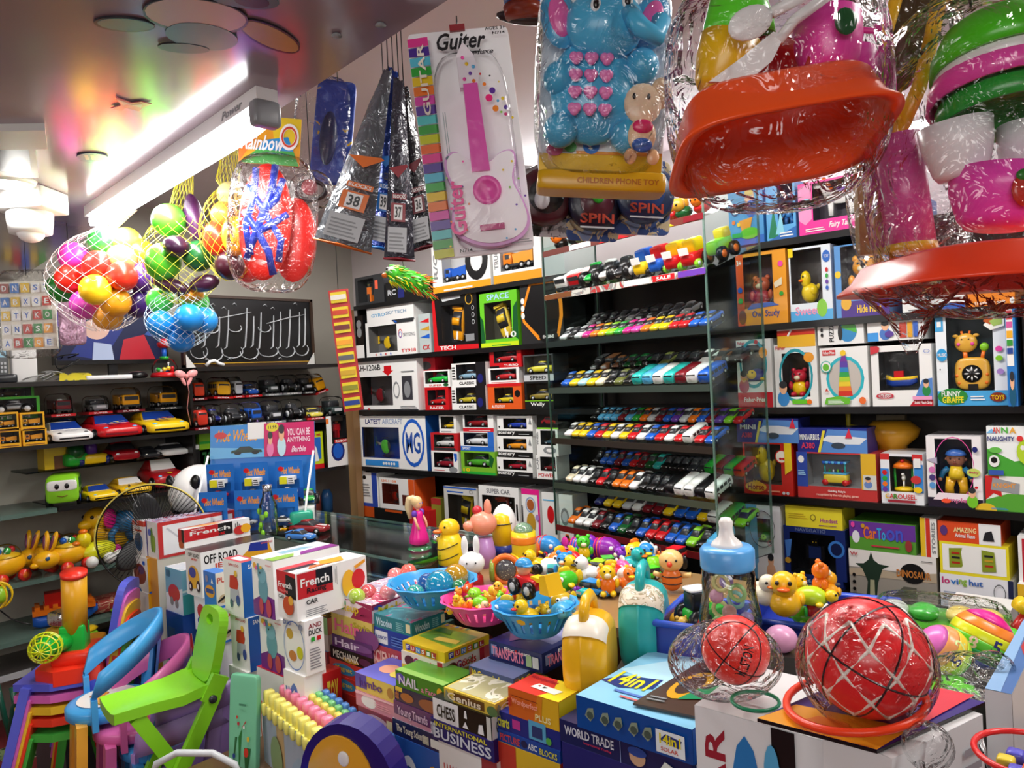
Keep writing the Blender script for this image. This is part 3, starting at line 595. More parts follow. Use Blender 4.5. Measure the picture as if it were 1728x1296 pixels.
# blister trucks
def blister(label, px0, px1, z, X, kind, c, c2='r', tilt=0, h=.1, name='blister_pack_truck'):
    a, b = onx(px0, 680, X), onx(px1, 680, X); w = b.y - a.y; t = thing(name, label, 'toy truck', (X - .06, (a.y + b.y) / 2, z), 90, R=rot('Z', 90) @ rot('Y', tilt))
    m = M(); m.box((-w / 2, -.055, 0), (w / 2, .1, .012), c2); m.deco((-w / 2, -.055, 0), (w, 0, 0), (0, 0, .012), 'T.2 .2 .8 .8 w|SUPER'); m.obj('card_base', t)
    m = M(); m.T = tr(0, 0, .012)
    if kind == 'truck': truck(m, .13, w * .62, h * .7, c, c)
    else: car(m, .12, w * .66, h * .75, c, kind, seg=12)
    m.obj('toy_truck', t)
    m = M(); m.ell((0, .01, .012), (w * .47, .06, h * .98), '!pane', z0=0, e=.4, e2=.4, n=20, h=6); m.obj('clear_dome', t)
G = 1.405
for a in [('yellow construction truck in a clear dome, left one of the two under the monitor shelf', 198, 245, G, -3.95, 'truck', 'f0a818', 'm', 0, .115), ('yellow construction truck in a clear dome beside the pink bow', 262, 308, G, -3.95, 'truck', 'f0a818', 'd', 0, .115),
          ('dark red truck in a clear dome above the white plastic car', 86, 128, G, -3.95, 'truck', '7a2a30', 'r', 0, .1), ('silver racing quad in a clear dome above the red plastic car', 150, 190, G, -3.95, 'jeep', 'e', 'r', 0, .08),
          ('blue quad in a clear dome resting behind the white plastic car', 94, 134, 1.405 - .09, -4.02, 'monster', 'b', 'r', 0, .08)]: blister(*a)
low = [(328, 354, 'bus', 'c03020', 'm', 'red bus'), (355, 378, 'monster', 'n', 'd', 'navy monster truck'), (380, 418, 'monster', 'd', '5a6a5a', 'large black monster truck'), (419, 446, 'truck', 'b', 'b', 'blue dump truck'),
       (450, 482, 'jeep', 'd', 'e', 'black pickup'), (486, 516, 'monster', '3a3a3c', 'd', 'dark grey quad'), (518, 552, 'racer', 'f0e060', 'r', 'yellow and white racing car'), (555, 585, 'jeep', '2a3a3a', 'd', 'dark green jeep')]
for i, (a, b, kd, c, c2, nm) in enumerate(low): blister(nm + ' in a clear dome, bottom row by the ribbon', a, b, Z2, -3.81, kd, c, c2, 0, .12 if kd != 'racer' else .07)
up = [(325, 351, 'bus', 'd84020', 'm', 'red-orange bus', 0), (362, 395, 'bus', 'f0b020', 'r', 'yellow school bus', 4), (396, 414, 'van', 'sl', 'r', 'silver white van', 0), (416, 444, 'racer', 'b', 'r', 'blue racing car', 0), (450, 478, 'jeep', '3a4040', 'e', 'grey pickup', 0),
      (480, 511, 'monster', 'd', 'e', 'tall black monster truck', 0), (513, 534, 'jeep', 'k', 'd', 'small black jeep', 0), (535, 557, 'van', 'f0a818', 'r', 'tilted orange van', -16)]
for i, (a, b, kd, c, c2, nm, tl) in enumerate(up): blister(nm + ' in a clear dome, upper row of packs by the ribbon', a, b, 1.443, -3.93, kd, c, c2, tl, .11 if kd != 'racer' else .08)
# ribbon
P = onx(314, 630, -3.77); t = thing('gift_bow', 'pink ribbon bow hanging from the shelf edge beside the packed buses', 'ribbon', (-3.77, P.y, 1.57), 90)
m = M()
for sx in (-1, 1): m.ell((sx * .03, 0, .012), (.032, .012, .02), 'f0a0a0', rot('Y', sx * -20), n=10, h=6); m.ell((sx * .018, 0, -.02), (.01, .006, .03), 'f0a0a0', rot('Y', sx * 25), n=8, h=6)
m.ell((0, -.005, 0), .012, 'e89090', n=8, h=6); m.obj('bow', t)
m = M(); m.tube([(0, 0, -.01), (.01, 0, -.08), (-.005, 0, -.16), (.01, 0, -.25)], .004, 'f0a0a0', 6, flat=.3); m.obj('ribbon_tail', t)
# boxes on the left wall
GB = 'green window box of small vehicles at the far left, '
wallbox(-25, 58, 655, Z2 + .21, GB + 'top one', wall='L', dep=.1, off=-.12, col='3a9a2a', win=(.06, .2, .94, .9), toy='jeep:5a4a3a', front='T.2 .03 .8 .17 y|ARMY')
wallbox(-25, 68, 672, Z2 + .12, GB + 'second from the top', wall='L', dep=.1, off=-.06, col='3a9a2a', win=(.06, .2, .94, .9), toy='monster:e', front='T.2 .03 .8 .17 w|TEAM')
k = 0
for (a, b) in ((-8, 32), (33, 76)):
    for j in (0, 1):
        wallbox(a + j * 4, b + j * 4, 697 + 28 * (1 - 0) if j else 697, Z2 if j else Z2 + .068, 'yellow window box with an orange %s truck, %s row, %s column at far left' % (('tipper', 'digger', 'mixer', 'crane')[k], 'lower' if j else 'upper', ('left', 'right')[a > 0]), wall='L', dep=.09, col='f0b020',
                win=(.08, .22, .92, .9), toy='truck:%s:f0a020' % ('f09020' if k % 2 else 'e8a010'), front='L.1 .05 .9 .16 br 1'); k += 1
wallbox(335, 402, 728, Z3, 'lime green carton with black print behind the carded car rack', wall='L', dep=.16, off=-.1, col='8cc828', front='R0 .75 1 .8 g;T.05 .3 .45 .6 dg|ZOO;P.45 .3 .6 .8 .7 .4 .6 .2 k;T.72 .35 .95 .6 o|BUG')
for i, (a, b, y, z, c, l, fr) in enumerate(((405, 446, 705, 1.135, 'lv', 'lilac box on top of the second-shelf pile behind the rack', 'R.6 .2 .9 .8 y'), (455, 484, 705, 1.135, 'n', 'navy box printed with tiny white shirts beside the lilac box', 'T.1 .6 .9 .85 w|TTTT;T.1 .3 .9 .5 sl|TTTT'),
                                           (448, 480, 760, Z3, 's', 'pale blue striped pack standing left of the lime box with a face', 'L.1 .1 .9 .9 w 6'))):
    wallbox(a, b, y, z, l, wall='L', dep=.16, off=-.08, col=c, front=fr)
wallbox(405, 446, 728, Z3, 'purple carton with pink stripe under the lilac box', wall='L', dep=.16, off=-.08, col='6a4a8a', front='R0 .3 1 .6 p')
wallbox(481, 500, 727, Z3, 'thin navy carton wedged beside the striped pack', wall='L', dep=.16, off=-.1, col='n')
wallbox(487, 509, 778, Z3, 'small orange carton with a red mark at the shelf edge', wall='L', dep=.06, off=.0, col='o', front='P.2 .2 .5 .8 .8 .2 r;R0 .8 1 1 lv')
wallbox(503, 546, 732, Z3, 'lime and blue lunch set box with a white tower picture', wall='L', dep=.14, off=-.03, col='c8d820', front='R.25 .25 .9 .85 2a6ac8;P.35 .2 .8 .2 .72 .55 .6 .7 .45 .55 w;E.4 .45 .14 .12 b;R0 0 1 .12 r;T.35 .89 .9 .97 r|Lunch set')
wallbox(549, 587, 703, Z3, 'black and red robot box with a round blue window, last on the shelf', wall='L', dep=.14, off=.0, col='k', front='R0 0 .25 1 w;R0 .85 .12 .95 o;R.05 0 1 .45 w;E.5 .3 .32 .2 n;E.5 .3 .24 .15 b;R.35 .46 1 .53 r;T.4 .47 .95 .52 w|ROBOT', win=(.3, .56, .95, .96), toy='robot:b01020:m')
# top shelf left
P = onx(190, 560, -4.0)
t = thing('monitor', 'black flat monitor showing a blue and red picture on the top shelf', 'monitor', (-4.02, onx(190, 600, -4.02).y, 1.57), 90)
m = M(); m.box((-.27, -.015, .08), (.27, .02, .37), 'k'); m.obj('monitor_housing', t)
m = M(); m.deco((-.255, -.0155, .1), (.51, 0, 0), (0, 0, .255), 'R0 0 1 1 16204a;P.1 .1 .4 0 .6 .6 .4 .9 2a3a8a;P.55 0 .9 0 .8 .5 .6 .4 c02838;E.35 .6 .12 .2 e8c0b0;P.0 .6 .2 1 0 1 5a3ab8;P.8 .5 1 .9 1 .4 3a5aa8;P.3 0 .5 0 .48 .3 .32 .35 b8c8e8'); m.obj('screen', t)
m = M(); m.box((-.02, 0, .01), (.02, .02, .1), 'k'); m.ell((0, 0, .006), (.13, .09, .006), 'k', e=.4); m.obj('monitor_stand', t)
def calligraphy():
    a, b = onx(312, 612, -3.86), onx(528, 602, -3.86); w = b.y - a.y; h = .385
    t = thing('framed_calligraphy', 'black framed panel of flowing silver script standing on the shelf', 'picture', (-3.86, (a.y + b.y) / 2, 1.615), 90); t.rotation_euler = (0, 0, math.radians(90))
    m = M(); m.box((-w / 2, .0, 0), (w / 2, .02, h), 'k'); m.obj('panel', t)
    m = M()
    for q in (((-w / 2 - .01, -.01, -.0), (w / 2 + .01, .02, .015)), ((-w / 2 - .01, -.01, h - .015), (w / 2 + .01, .02, h)), ((-w / 2 - .01, -.01, 0), (-w / 2 + .006, .02, h)), ((w / 2 - .006, -.01, 0), (w / 2 + .01, .02, h))): m.box(q[0], q[1], '3a2a20')
    m.box((-w / 2 + .008, -.011, .018), (w / 2 - .008, -.009, .022), 'gd'); m.obj('frame', t)
    m = M(); c = 'b8bcc0'
    def st(pts, r=.006): m.tube([((x - .5) * w, -.003, y * h) for x, y in pts], [r * (.4 + 1.2 * math.sin(math.pi * (i + .5) / len(pts))) for i in range(len(pts))], c, 6, flat=.3)
    for x, y0, y1, s in ((.93, .3, .86, .02), (.88, .3, .8, .02), (.79, .28, .84, .03), (.72, .28, .8, .02), (.66, .28, .74, .02), (.55, .26, .78, .03), (.5, .3, .72, .02), (.44, .28, .84, .03), (.3, .28, .8, .03), (.24, .3, .7, .02), (.14, .3, .62, .02)):
        st([(x + s, y1), (x + s * .6, (y0 + y1) / 2), (x, y0), (x - .02, y0 - .03)])
    for cx, cy, rx, ry in ((.9, .24, .06, .1), (.77, .22, .07, .1), (.62, .22, .08, .09), (.47, .2, .07, .1), (.34, .22, .08, .1), (.2, .2, .07, .12), (.1, .22, .06, .1), (.2, .55, .05, .08), (.6, .56, .05, .07), (.37, .55, .05, .06)):
        st([(cx + rx * math.cos(a_), cy + ry * math.sin(a_)) for a_ in [math.pi * i / 8 * 1.1 + math.pi * .95 for i in range(10)]])
    for x, y in ((.2, .86), (.28, .82), (.36, .88), (.6, .88), (.66, .84), (.85, .92), (.1, .8), (.5, .1), (.3, .1), (.7, .1), (.14, .1)): st([(x, y), (x + .015, y + .02), (x + .03, y - .01)], .005)
    st([(.62, .62), (.7, .66), (.82, .72), (.95, .77)], .007); st([(.2, .66), (.35, .72), (.5, .78)], .006)
    m.obj('script', t, 'silver brushed lettering')
    for sx in (-1, 1): m = M(); m.prism([(sx * w / 2, 0), (sx * w / 2 - sx * .05, 0), (sx * w / 2, .07)], -.016, -.011, 'lg', Matrix(((1, 0, 0, 0), (0, 0, 1, 0), (0, 1, 0, 0), (0, 0, 0, 1)))); m.obj('corner_protector', t)
calligraphy()
X = -3.9
def put(px, z, X): P = onx(px, 640, X); return Vector((X, P.y, z))
t = thing('cordless_phone', 'grey cordless phone in its cradle at the left edge of the shelf', 'phone', put(4, 1.57, X), 90)
m = M(); m.rbox((0, 0, .02), (.1, .1, .04), 'd', e=.3); m.obj('cradle', t); m = M(); m.rbox((0, .01, .09), (.05, .03, .15), '6a6e70', e=.25)
m.deco((-.018, -.0055, .03), (.036, 0, 0), (0, 0, .07), ';'.join('R%.2f %.2f %.2f %.2f sl' % (i * .34, j * .25, i * .34 + .24, j * .25 + .16) for i in range(3) for j in range(4))); m.deco((-.018, -.0055, .115), (.036, 0, 0), (0, 0, .03), 'R0 0 1 1 lb'); m.obj('handset', t)
t = thing('router', 'upright white plastic router beside the cordless phone', 'router', put(41, 1.57, X), 90)
m = M(); m.rbox((0, 0, .085), (.1, .04, .17), 'w', e=.2); m.obj('casing', t); m = M(); m.cyl((-.03, .01, .15), (-.03, .01, .2), .004, 'w', n=8); m.obj('antenna', t)
m = M(); m.T = rot('Y', 0); m.rbox((0, 0, .01), (.2, .13, .02), 'cw', e=.08); m.obj('paper_stack', None, 'stack of white papers lying under the monitor', 'papers', None, put(180, 1.57, -3.88), 82)
m = M(); m.ell((0, 0, .015), (.05, .035, .022), 'k', z0=-.6); m.obj('computer_mouse', None, 'black computer mouse right of the white papers', 'mouse', None, put(232, 1.57, -3.87), 90)
def curly(px, z, X, name, label, col, rad, n, r=.003, sp=.05):
    m = M(); rr = random.Random(px); pts = [(rr.uniform(-rad, rad), rr.uniform(-.05, .05), rr.uniform(0.005, sp)) for i in range(n)]
    Q = []
    for i in range(n - 1):
        for k in range(5):
            f = k / 5; p0, p1, p2, p3 = [Vector(pts[max(0, min(n - 1, i + q))]) for q in (-1, 0, 1, 2)]
            Q.append(.5 * ((2 * p1) + (p2 - p0) * f + (2 * p0 - 5 * p1 + 4 * p2 - p3) * f * f + (3 * p1 - p0 - 3 * p2 + p3) * f ** 3))
    for q in Q: q.z = max(r, q.z)
    m.tube(Q, r, col, 6); m.obj(name, None, label, 'cable', None, put(px, z, X), 90)
curly(75, 1.57, -3.9, 'cable_bundle', 'tangle of grey cables between the router and the yellow cloth', '9a9a98', .09, 14, .0035)
curly(105, 1.57, -3.98, 'power_cable', 'black looping cable beneath the monitor', 'k', .08, 9, .003, .13)
m = M(); m.ruled([[(-.07 + .02 * i + .012 * math.sin(j * 2.1 + i), -.03 + .02 * j, .012 + .02 * abs(math.sin(i * 1.7 + j * 1.3)) - (.03 if j == 0 else 0)) for i in range(8)] for j in range(5)], 'd8c838'); m.obj('yellow_cloth', None, 'crumpled yellow mesh cloth over the shelf edge', 'cloth', None, put(124, 1.575, -3.86), 90)
# candy popper toy
t = thing('ball_popper_toy', 'clear dome push toy with red base and red knob below the blue balls', 'toy', put(279, 1.57, -3.85), 90)
m = M(); m.lathe([(.065, 0), (.07, .01), (.06, .025)], 'r'); m.obj('base', t); m = M(); m.lathe([(.06, .025), (.062, .05), (.045, .085), (.02, .1)], '!glass', cap=False); m.obj('dome', t)
m = M()
for i in range(9): m.ell((.035 * math.cos(i * 2.4), .035 * math.sin(i * 2.4), .035 + .005 * (i % 3)), .011, 'r w y b g'.split()[i % 5], n=8, h=6)
m.obj('balls', t); m = M(); m.cyl((0, 0, .1), (0, 0, .15), .012, 'b', n=10); m.lathe([(.02, .09), (.022, .105)], 'g', n=16); m.obj('plunger', t); m = M(); m.lathe([(.022, .15), (.03, .165), (.03, .175), (.016, .18), (.016, .195)], 'r'); m.obj('knob', t)
t = thing('white_headset', 'white plastic clip lying in front of the framed calligraphy', 'clip', put(364, 1.615, -3.83), 90)
m = M(); m.tube([(-.05, 0, .008), (-.03, -.01, .03), (0, 0, .035), (.02, 0, .02), (.05, 0, .01)], .009, 'w', 8); m.obj('clip_body', t)
# ---- toys on low shelves: rabbits, dog, duck
def rabbit(px, X, z, label):
    t = thing('rabbit_push_toy', label, 'toy rabbit', put(px, z, X), 18)
    m = M(); m.ell((0, .03, .08), (.055, .09, .055), 'f8b818'); m.ell((0, -.08, .075), (.045, .06, .042), 'f8b818'); m.ell((0, -.135, .06), (.018, .02, .014), 'f8b818', n=10, h=6); m.obj('body', t)
    for sx in (-1, 1):
        m = M(); m.ell((sx * .024, -.06, .15), (.016, .012, .05), 'f8b818', rot('Y', sx * 12) @ rot('X', -14)); m.ell((sx * .025, -.07, .15), (.009, .006, .034), '7a3a5a', rot('Y', sx * 12) @ rot('X', -14), n=10, h=6); m.obj('ear', t)
        for y in (-.02, .08): m = M(); wheel(m, sx * .05, y, .026, .02, 'e03028', 'o'); m.obj('wheel', t)
    m = M()
    for sx in (-1, 1): m.ell((sx * .038, -.1, .085), (.006, .012, .01), '2a5a8a', n=8, h=5)
    m.obj('eyes', t)
    m = M(); m.ell((0, .03, .11), (.048, .07, .06), '!glass', z0=0); m.obj('clear_dome', t)
    m = M()
    for i, c in enumerate('g r w b'.split()): m.ell((.02 * math.cos(i * 1.6), .03 + .03 * math.sin(i * 1.6), .14), .016, c, n=8, h=6)
    m.obj('rattle_balls', t); return t
rabbit(90, -3.84, Z4, 'yellow rabbit toy on red wheels at the front of the low glass shelf'); rabbit(60, -3.96, Z4, 'yellow rabbit toy half hidden behind the front one')
rabbit(-22, -3.85, Z4, 'yellow rabbit toy cut off by the left edge of the view')
t = thing('dog_toy', 'yellow toy dog with pink ears sitting behind the duck', 'toy dog', put(165, Z4, -3.97), 18)
m = M(); m.ell((0, .06, .1), (.06, .12, .07), 'f0b818'); m.ell((0, -.05, .2), (.055, .06, .055), 'f0b818'); m.ell((0, -.11, .18), (.028, .035, .025), 'f0b818', n=10, h=8); m.ell((0, -.05, .13), (.04, .04, .06), 'f0b818'); m.obj('body', t)
for sx in (-1, 1): m = M(); m.ell((sx * .055, -.02, .195), (.015, .035, .05), 'hp'); m.obj('ear', t)
for sx in (-1, 1):
    for y in (-.01, .14): m = M(); wheel(m, sx * .06, y, .035, .02, 'p', 'hp'); m.obj('wheel', t)
m = M(); [m.ell((sx * .03, -.095, .215), .009, 'k', n=8, h=6) for sx in (-1, 1)]; m.obj('eyes', t)
t = thing('duck_push_toy', 'yellow-green toy duck with orange beak and white ball wheels', 'toy duck', put(142, Z4, -3.85), 18)
m = M(); m.ell((0, .02, .065), (.05, .09, .045), 'd8d820'); m.ell((0, -.05, .13), (.034, .034, .036), 'e8d018'); m.ell((0, -.05, .168), (.02, .02, .012), 'o', n=10, h=6); m.obj('body', t)
m = M(); m.ell((0, -.09, .12), (.018, .02, .012), 'o', n=10, h=6); m.obj('beak', t)
for sx in (-1, 1):
    for y in (-.05, .04, .09): m = M(); m.ell((sx * .05, y, .028), .027, 'w', n=12, h=8); m.obj('ball_wheel', t)
t = thing('elephant_toy', 'blue plastic toy animal seen through the fan grille', 'toy', put(218, Z4, -3.94), 18)
m = M(); m.ell((0, .03, .12), (.07, .1, .08), '2a6a9a'); m.ell((0, -.07, .17), (.055, .05, .055), '2a6a9a'); m.tube([(0, -.11, .16), (0, -.15, .12), (0, -.15, .07)], .016, '2a6a9a', 8); m.obj('body', t)
for sx in (-1, 1): m = M(); m.ell((sx * .06, -.05, .18), (.03, .012, .04), 's'); m.obj('ear', t)
m = M(); [m.cyl((sx * .04, y, 0), (sx * .04, y, .08), .025, '3a8ac0', n=10) for sx in (-1, 1) for y in (-.03, .09)]; m.obj('feet', t)
# lowest shelf: boat etc
t = thing('toy_ship', 'orange and blue plastic toy ship on the lowest glass shelf', 'toy ship', put(88, Z5, -3.9), 75)
m = M(); m.T = rot('Z', 90); m.loft([(-.13, .02, .03, .06), (-.08, .05, .0, .06), (.1, .05, 0, .06), (.13, .04, .01, .07)], 'b', 10, .6); m.obj('hull', t)
m = M(); m.box((-.13, -.05, .06), (.12, .05, .085), 'o'); [m.box((-.12 + i * .035, -.052, .085), (-.1 + i * .035, .052, .1), 'o') for i in range(7)]; m.obj('deck', t); m = M(); m.box((-.08, -.035, .085), (.06, .035, .15), 'c02018'); m.obj('cabin', t)
for px, X_, z, l, c, c2 in ((75, -3.82, .3, 'pink shell-shaped toy low on the left by the green rail', 'e080b0', 'p'), (112, -3.8, .36, 'flat lime toy ring below the orange ship', 'li', 'y')):
    P = put(px, z, X_); m = M(); m.ell((0, 0, .04), (.09, .07, .04), c); m.lathe([(.05, .06), (.07, .07), (.05, .08)], c2); m.obj('plastic_toy', None, l, 'toy', None, P, 0)
m = M(); m.rbox((0, 0, .03), (.16, .5, .06), 'c05048/d8a888/b03030', e=.3); m.obj('packed_mat', None, 'rolled red and beige pack on the low shelf behind the toy cannon', 'packet', None, put(215, Z5, -3.95), 0)
m = M(); turtle(m, .1, 'g', 'li'); m.obj('plastic_toy', None, 'green plastic toy turtle behind the purple chair back', 'toy', None, put(190, Z5, -3.85), 40)
m = M(); [m.box((-.1 + i * .035, -.03, .0), (-.07 + i * .035, .03, .05 + .02 * (i % 3)), c) for i, c in enumerate('y r b y g'.split())]; m.obj('wooden_train', None, 'row of coloured letter blocks high on the left wall shelf', 'blocks', None, (-4.05, onx(48, 470, -4.05).y, 1.945), 90)
m = M(); m.box((-.35, -.08, -.015), (.35, .12, 0), 'lg'); m.obj('high_shelf', None, 'short white shelf high on the left wall under the blocks', 'shelf', None, (-4.05, onx(48, 470, -4.05).y, 1.944), 90)
t = thing('alarm_box', 'black speaker box with white lid beside the white toy helmet', 'speaker', put(325, 1.0, -3.95), 90)
m = M(); m.box((-.05, -.05, 0), (.05, .05, .18), 'k'); m.obj('casing', t); m = M(); m.rbox((0, 0, .195), (.08, .09, .03), 'w', e=.4); m.obj('lid', t)
# panda-like white helmet -> plain white toy with dark ovals
P = at(332, 850, 3.2); t = thing('toy_helmet', 'white plastic toy helmet with black oval spots above the fan', 'helmet', P, 30)
m = M(); m.ell((0, 0, .06), (.1, .13, .1), 'w', rot('X', 20), z0=-.5); m.obj('shell', t); m = M(); [m.ell((sx * .055, -.085, .1), (.022, .014, .035), 'k', rot('Y', sx * 15), n=10, h=8) for sx in (-1, 1)]; m.obj('oval_spots', t); m = M(); m.rbox((0, .02, -.01), (.17, .22, .05), 'k', e=.5); m.obj('rim_base', t)
slabm = M(); slabm.box((-.16, -.2, -.05), (.16, .14, 0), 'd'); slabm.obj('black_carton', None, 'plain black carton carrying the white toy helmet', 'carton', None, P + Vector((0, 0, -.035)), 30)
slabm = M(); slabm.box((-.15, -.12, 0), (.15, .12, P.z - .085), 'd'); slabm.obj('storage_bin', None, 'tall black storage bin under the toy helmet behind the fan', 'bin', None, (P.x, P.y, 0), 30)
# ================= back wall boxes =================
A0, A1, A2, A3, A4 = SA
wb = wallbox
# --- upper left part
wb(598, 648, 470, A0, 'black window box with orange price tag, leftmost on the top back shelf', dep=.14, col='d', front='R.7 .5 .8 .8 ff6a4a', win=(.1, .1, .65, .9), toy='robot:o:d')
wb(650, 722, 478, A0, 'long black box with orange price tag under the furry bird', dep=.14, col='k', front='R.75 .4 .83 .8 ff6a4a;R.3 .1 .45 .8 n;T.05 .3 .25 .6 sl|RC')
wb(727, 827, 416, A0, 'white window box with a blue truck and steering wheel, top back shelf', col='w', win=(.18, .2, .6, .9), toy='truck:b:b@lg', front='R0 0 1 .14 f0a020;E.78 .55 .19 .4 k;E.78 .55 .1 .22 w;V.03 .3 .1 .8 e|R/C;L.2 .03 .7 .1 w 1')
wb(829, 913, 398, A0, 'white window box with an orange digger, right end of top back shelf', col='w', win=(.16, .24, .85, .93), toy='truck:f08a20:f0a020@sl', front='R0 0 1 .18 f0a020;V.03 .3 .12 .8 e|TRUCK')
wb(598, 614, 534, A1, 'narrow black and white box of drone parts beside the post', dep=.12, col='k', front='R0 0 1 .3 w;E.5 .6 .3 .12 e;E.5 .8 .3 .1 e')
zt = wb(616, 703, 546, A1, 'white helicopter window box marked TY918 on the second shelf', dep=.16, win=(.06, .12, .63, .88), toy='heli:y:d@6a6a6a', front='T.7 .06 .98 .16 r|TY918;T.75 .5 .98 .6 e|SKY KING;O.7 .6 .04 .12 r;O.7 .56 .03 .09 b;E.2 .06 .012 .03 r;E.3 .06 .012 .03 b;E.4 .06 .012 .03 r;E.5 .06 .012 .03 b;P.55 1 .62 .9 .95 .9 .99 1 d;P.58 .98 .62 .92 .66 .92 .62 .98 b')
wb(618, 698, 518, zt, 'flat white box with pale blue lettering on top of the TY918 box', dep=.15, front='T.1 .3 .4 .5 5aa8d8|GYRO;T.42 .35 .85 .55 7a9ab8|SKY TECH')
wb(705, 727, 531, A1, 'pale grey aeroplane box printed with three coloured planes', dep=.15, col='b8c4c4', front='P.1 .8 .9 .88 .9 .76 r;P.1 .6 .9 .68 .9 .56 gd;P.1 .4 .9 .48 .9 .36 b;T.3 .08 .9 .2 r|CX')
wb(728, 806, 500, A1, 'black and red window box with an orange sports car standing on end', col='k', win=(.2, .14, .72, .8), toy='top:f0a010:8', front='P0 0 1 0 1 .08 .1 .1 .06 .9 .12 1 0 1 r;T.14 .02 .5 .09 w|TECH;P.2 .95 .65 .97 .66 .9 .25 .87 sl;E.84 .86 .08 .1 k;O.84 .86 .08 .1 gd;O.92 .7 .03 .04 sl;O.92 .58 .03 .04 sl;O.92 .46 .03 .04 sl;R.74 .14 .93 .26 e')
wb(808, 874, 497, A1, 'green jungle print window box with a yellow car standing on end', col='6ac828', win=(.12, .14, .84, .82), toy='top:e0c030:-14@4a4a40', front='P0 0 .12 .1 .08 .5 0 .6 dg;P.85 .2 1 .1 1 .8 .9 .7 dg;T.2 .86 .8 .97 lb|SPACE;T.7 .15 .95 .26 w|10;R0 0 1 .08 c8e020;L.3 .02 .8 .06 g 1')
wb(876, 950, 478, A1, 'black box with an orange ring frame around a dark red car', col='2a2a2c', win=(.3, .2, .8, .88), toy='top:8a1820:6@7a3a20', front='P0 .5 .25 1 .9 1 1 .6 1 .4 .9 .08 .4 .05 .05 .35 f09020;P.06 .5 .28 .93 .84 .93 .92 .6 .92 .4 .85 .15 .42 .12 .1 .38 k;E.06 .7 .045 .05 w;E.06 .58 .045 .05 w;E.06 .46 .045 .05 w;E.65 .1 .22 .1 k;T.52 .07 .78 .12 w|ENGINE')
# --- LH-1206B row
wb(600, 705, 611, A2, 'big white helicopter box marked LH-1206B', dep=.2, win=(.03, .1, .6, .68), toy='heli:8a2028:3a2a2a@5a5658', front='T.03 .8 .42 .92 k|LH-1206B;P.48 .88 .6 .88 .6 .78 .63 .78 .54 .68 .45 .78 .48 .78 r;R.76 .2 .92 .66 3a3a40;E.84 .4 .05 .16 e;L.72 .04 .98 .1 e 2;O.67 .4 .05 .16 e;R.0 0 1 .02 d;L.76 .74 .96 .78 e 1;E.2 .03 .02 .02 r')
zz = wb(707, 736, 605, A2, 'tall red box with a black oval logo standing behind small car boxes', dep=.14, off=.05, col='b81828', front='E.4 .85 .35 .08 d;R0 .4 .3 .6 m')
za = wb(716, 757, 654, A2, 'red framed window box with a small red car under the green car box', dep=.1, off=-.01, col='c81820', win=(.12, .22, .88, .88), toy='car:d02020', front='T.2 .04 .8 .16 w|RACER')
wb(714, 759, 626, za, 'white framed window box with a bright green car', dep=.1, off=-.01, win=(.06, .22, .94, .92), toy='car:20c040@4a4a48', front='T.2 .04 .7 .16 r|SUPER;E.85 .12 .1 .1 dg')
za = wb(761, 820, 652, A2, 'white Classic window box with a yellow car, lower of the pair', dep=.11, col='w', win=(.14, .26, .72, .94), toy='car:c8b830', front='R.72 0 1 1 18181c;E.84 .3 .08 .2 n;T.22 .06 .66 .18 k|CLASSIC;L.02 .3 .12 .9 k 5')
wb(761, 820, 614, za, 'white Classic window box with a silver blue car, upper of the pair', dep=.11, col='w', win=(.14, .26, .72, .94), toy='car:8ab0c8', front='R.72 0 1 1 18181c;E.84 .3 .08 .2 n;T.22 .06 .66 .18 k|CLASSIC;L.02 .3 .12 .9 k 5')
za = wb(822, 881, 648, A2, 'orange and red Auto window box with a yellow car', dep=.1, col='e05a20', win=(.2, .24, .75, .84), toy='car:d8c020@2a2018', front='T.1 .05 .5 .17 w|AUTOTOY;R0 .88 1 1 r;E.88 .6 .08 .14 k')
zb_ = wb(823, 876, 622, za, 'white window box with a dark red car on top of the Auto box', dep=.1, col='w', win=(.08, .2, .92, .9), toy='car:c02028', front='L.1 .05 .9 .12 r 1')
wb(825, 880, 590, zb_, 'bright red window box with a small red car, top of its pile', dep=.1, col='c81820', win=(.14, .26, .86, .9), toy='car:b01820', front='T.45 .06 .9 .18 w|TURBO;R0 0 .3 .1 k')
za = wb(884, 934, 644, A2, 'black Welly window box with an olive gold car', dep=.12, col='16181a', win=(.08, .3, .95, .92), toy='car:8a7a30@1c1e1c', front='R0 .28 1 .31 li;T.2 .08 .7 .24 w|Welly')
wb(882, 934, 600, za, 'clear topped Speed box with a bright yellow car', dep=.12, col='4a4c50', win=(.04, .28, .96, .95), toy='car:d8d040@505050', front='R0 0 1 .24 c0c4c8;T.2 .05 .75 .2 k|SPEED')
# --- LATEST row
wb(603, 720, 702, A3, 'large blue and white helicopter box headed LATEST', dep=.2, win=(.06, .18, .62, .78), toy='heli:60d040:8a8a80@183a8a', front='T.12 .84 .36 .94 n|LATEST;T.38 .84 .68 .95 9aa8c8|AIRCRAFT;E.82 .5 .155 .45 1f5fc8;E.82 .5 .13 .38 w;T.72 .3 .92 .7 1a4fa8|MG;R.1 .03 .6 .14 2a8ad8;E.38 .085 .015 .03 w;E.42 .085 .015 .03 w;E.46 .085 .015 .03 w;E.5 .085 .015 .03 w;E.54 .085 .015 .03 w;R0 0 .03 1 sl', side='R0 0 1 1 1a5ab0')
za = wb(727, 773, 760, A3, 'white window box with a red and blue car, bottom of the first short pile', dep=.1, win=(.1, .2, .84, .92), toy='racer:a02030@1a1c20', front='E.82 .12 .16 .14 e;L.1 .05 .5 .12 r 1;P.86 .9 .98 .9 .98 .6 .9 .5 b')
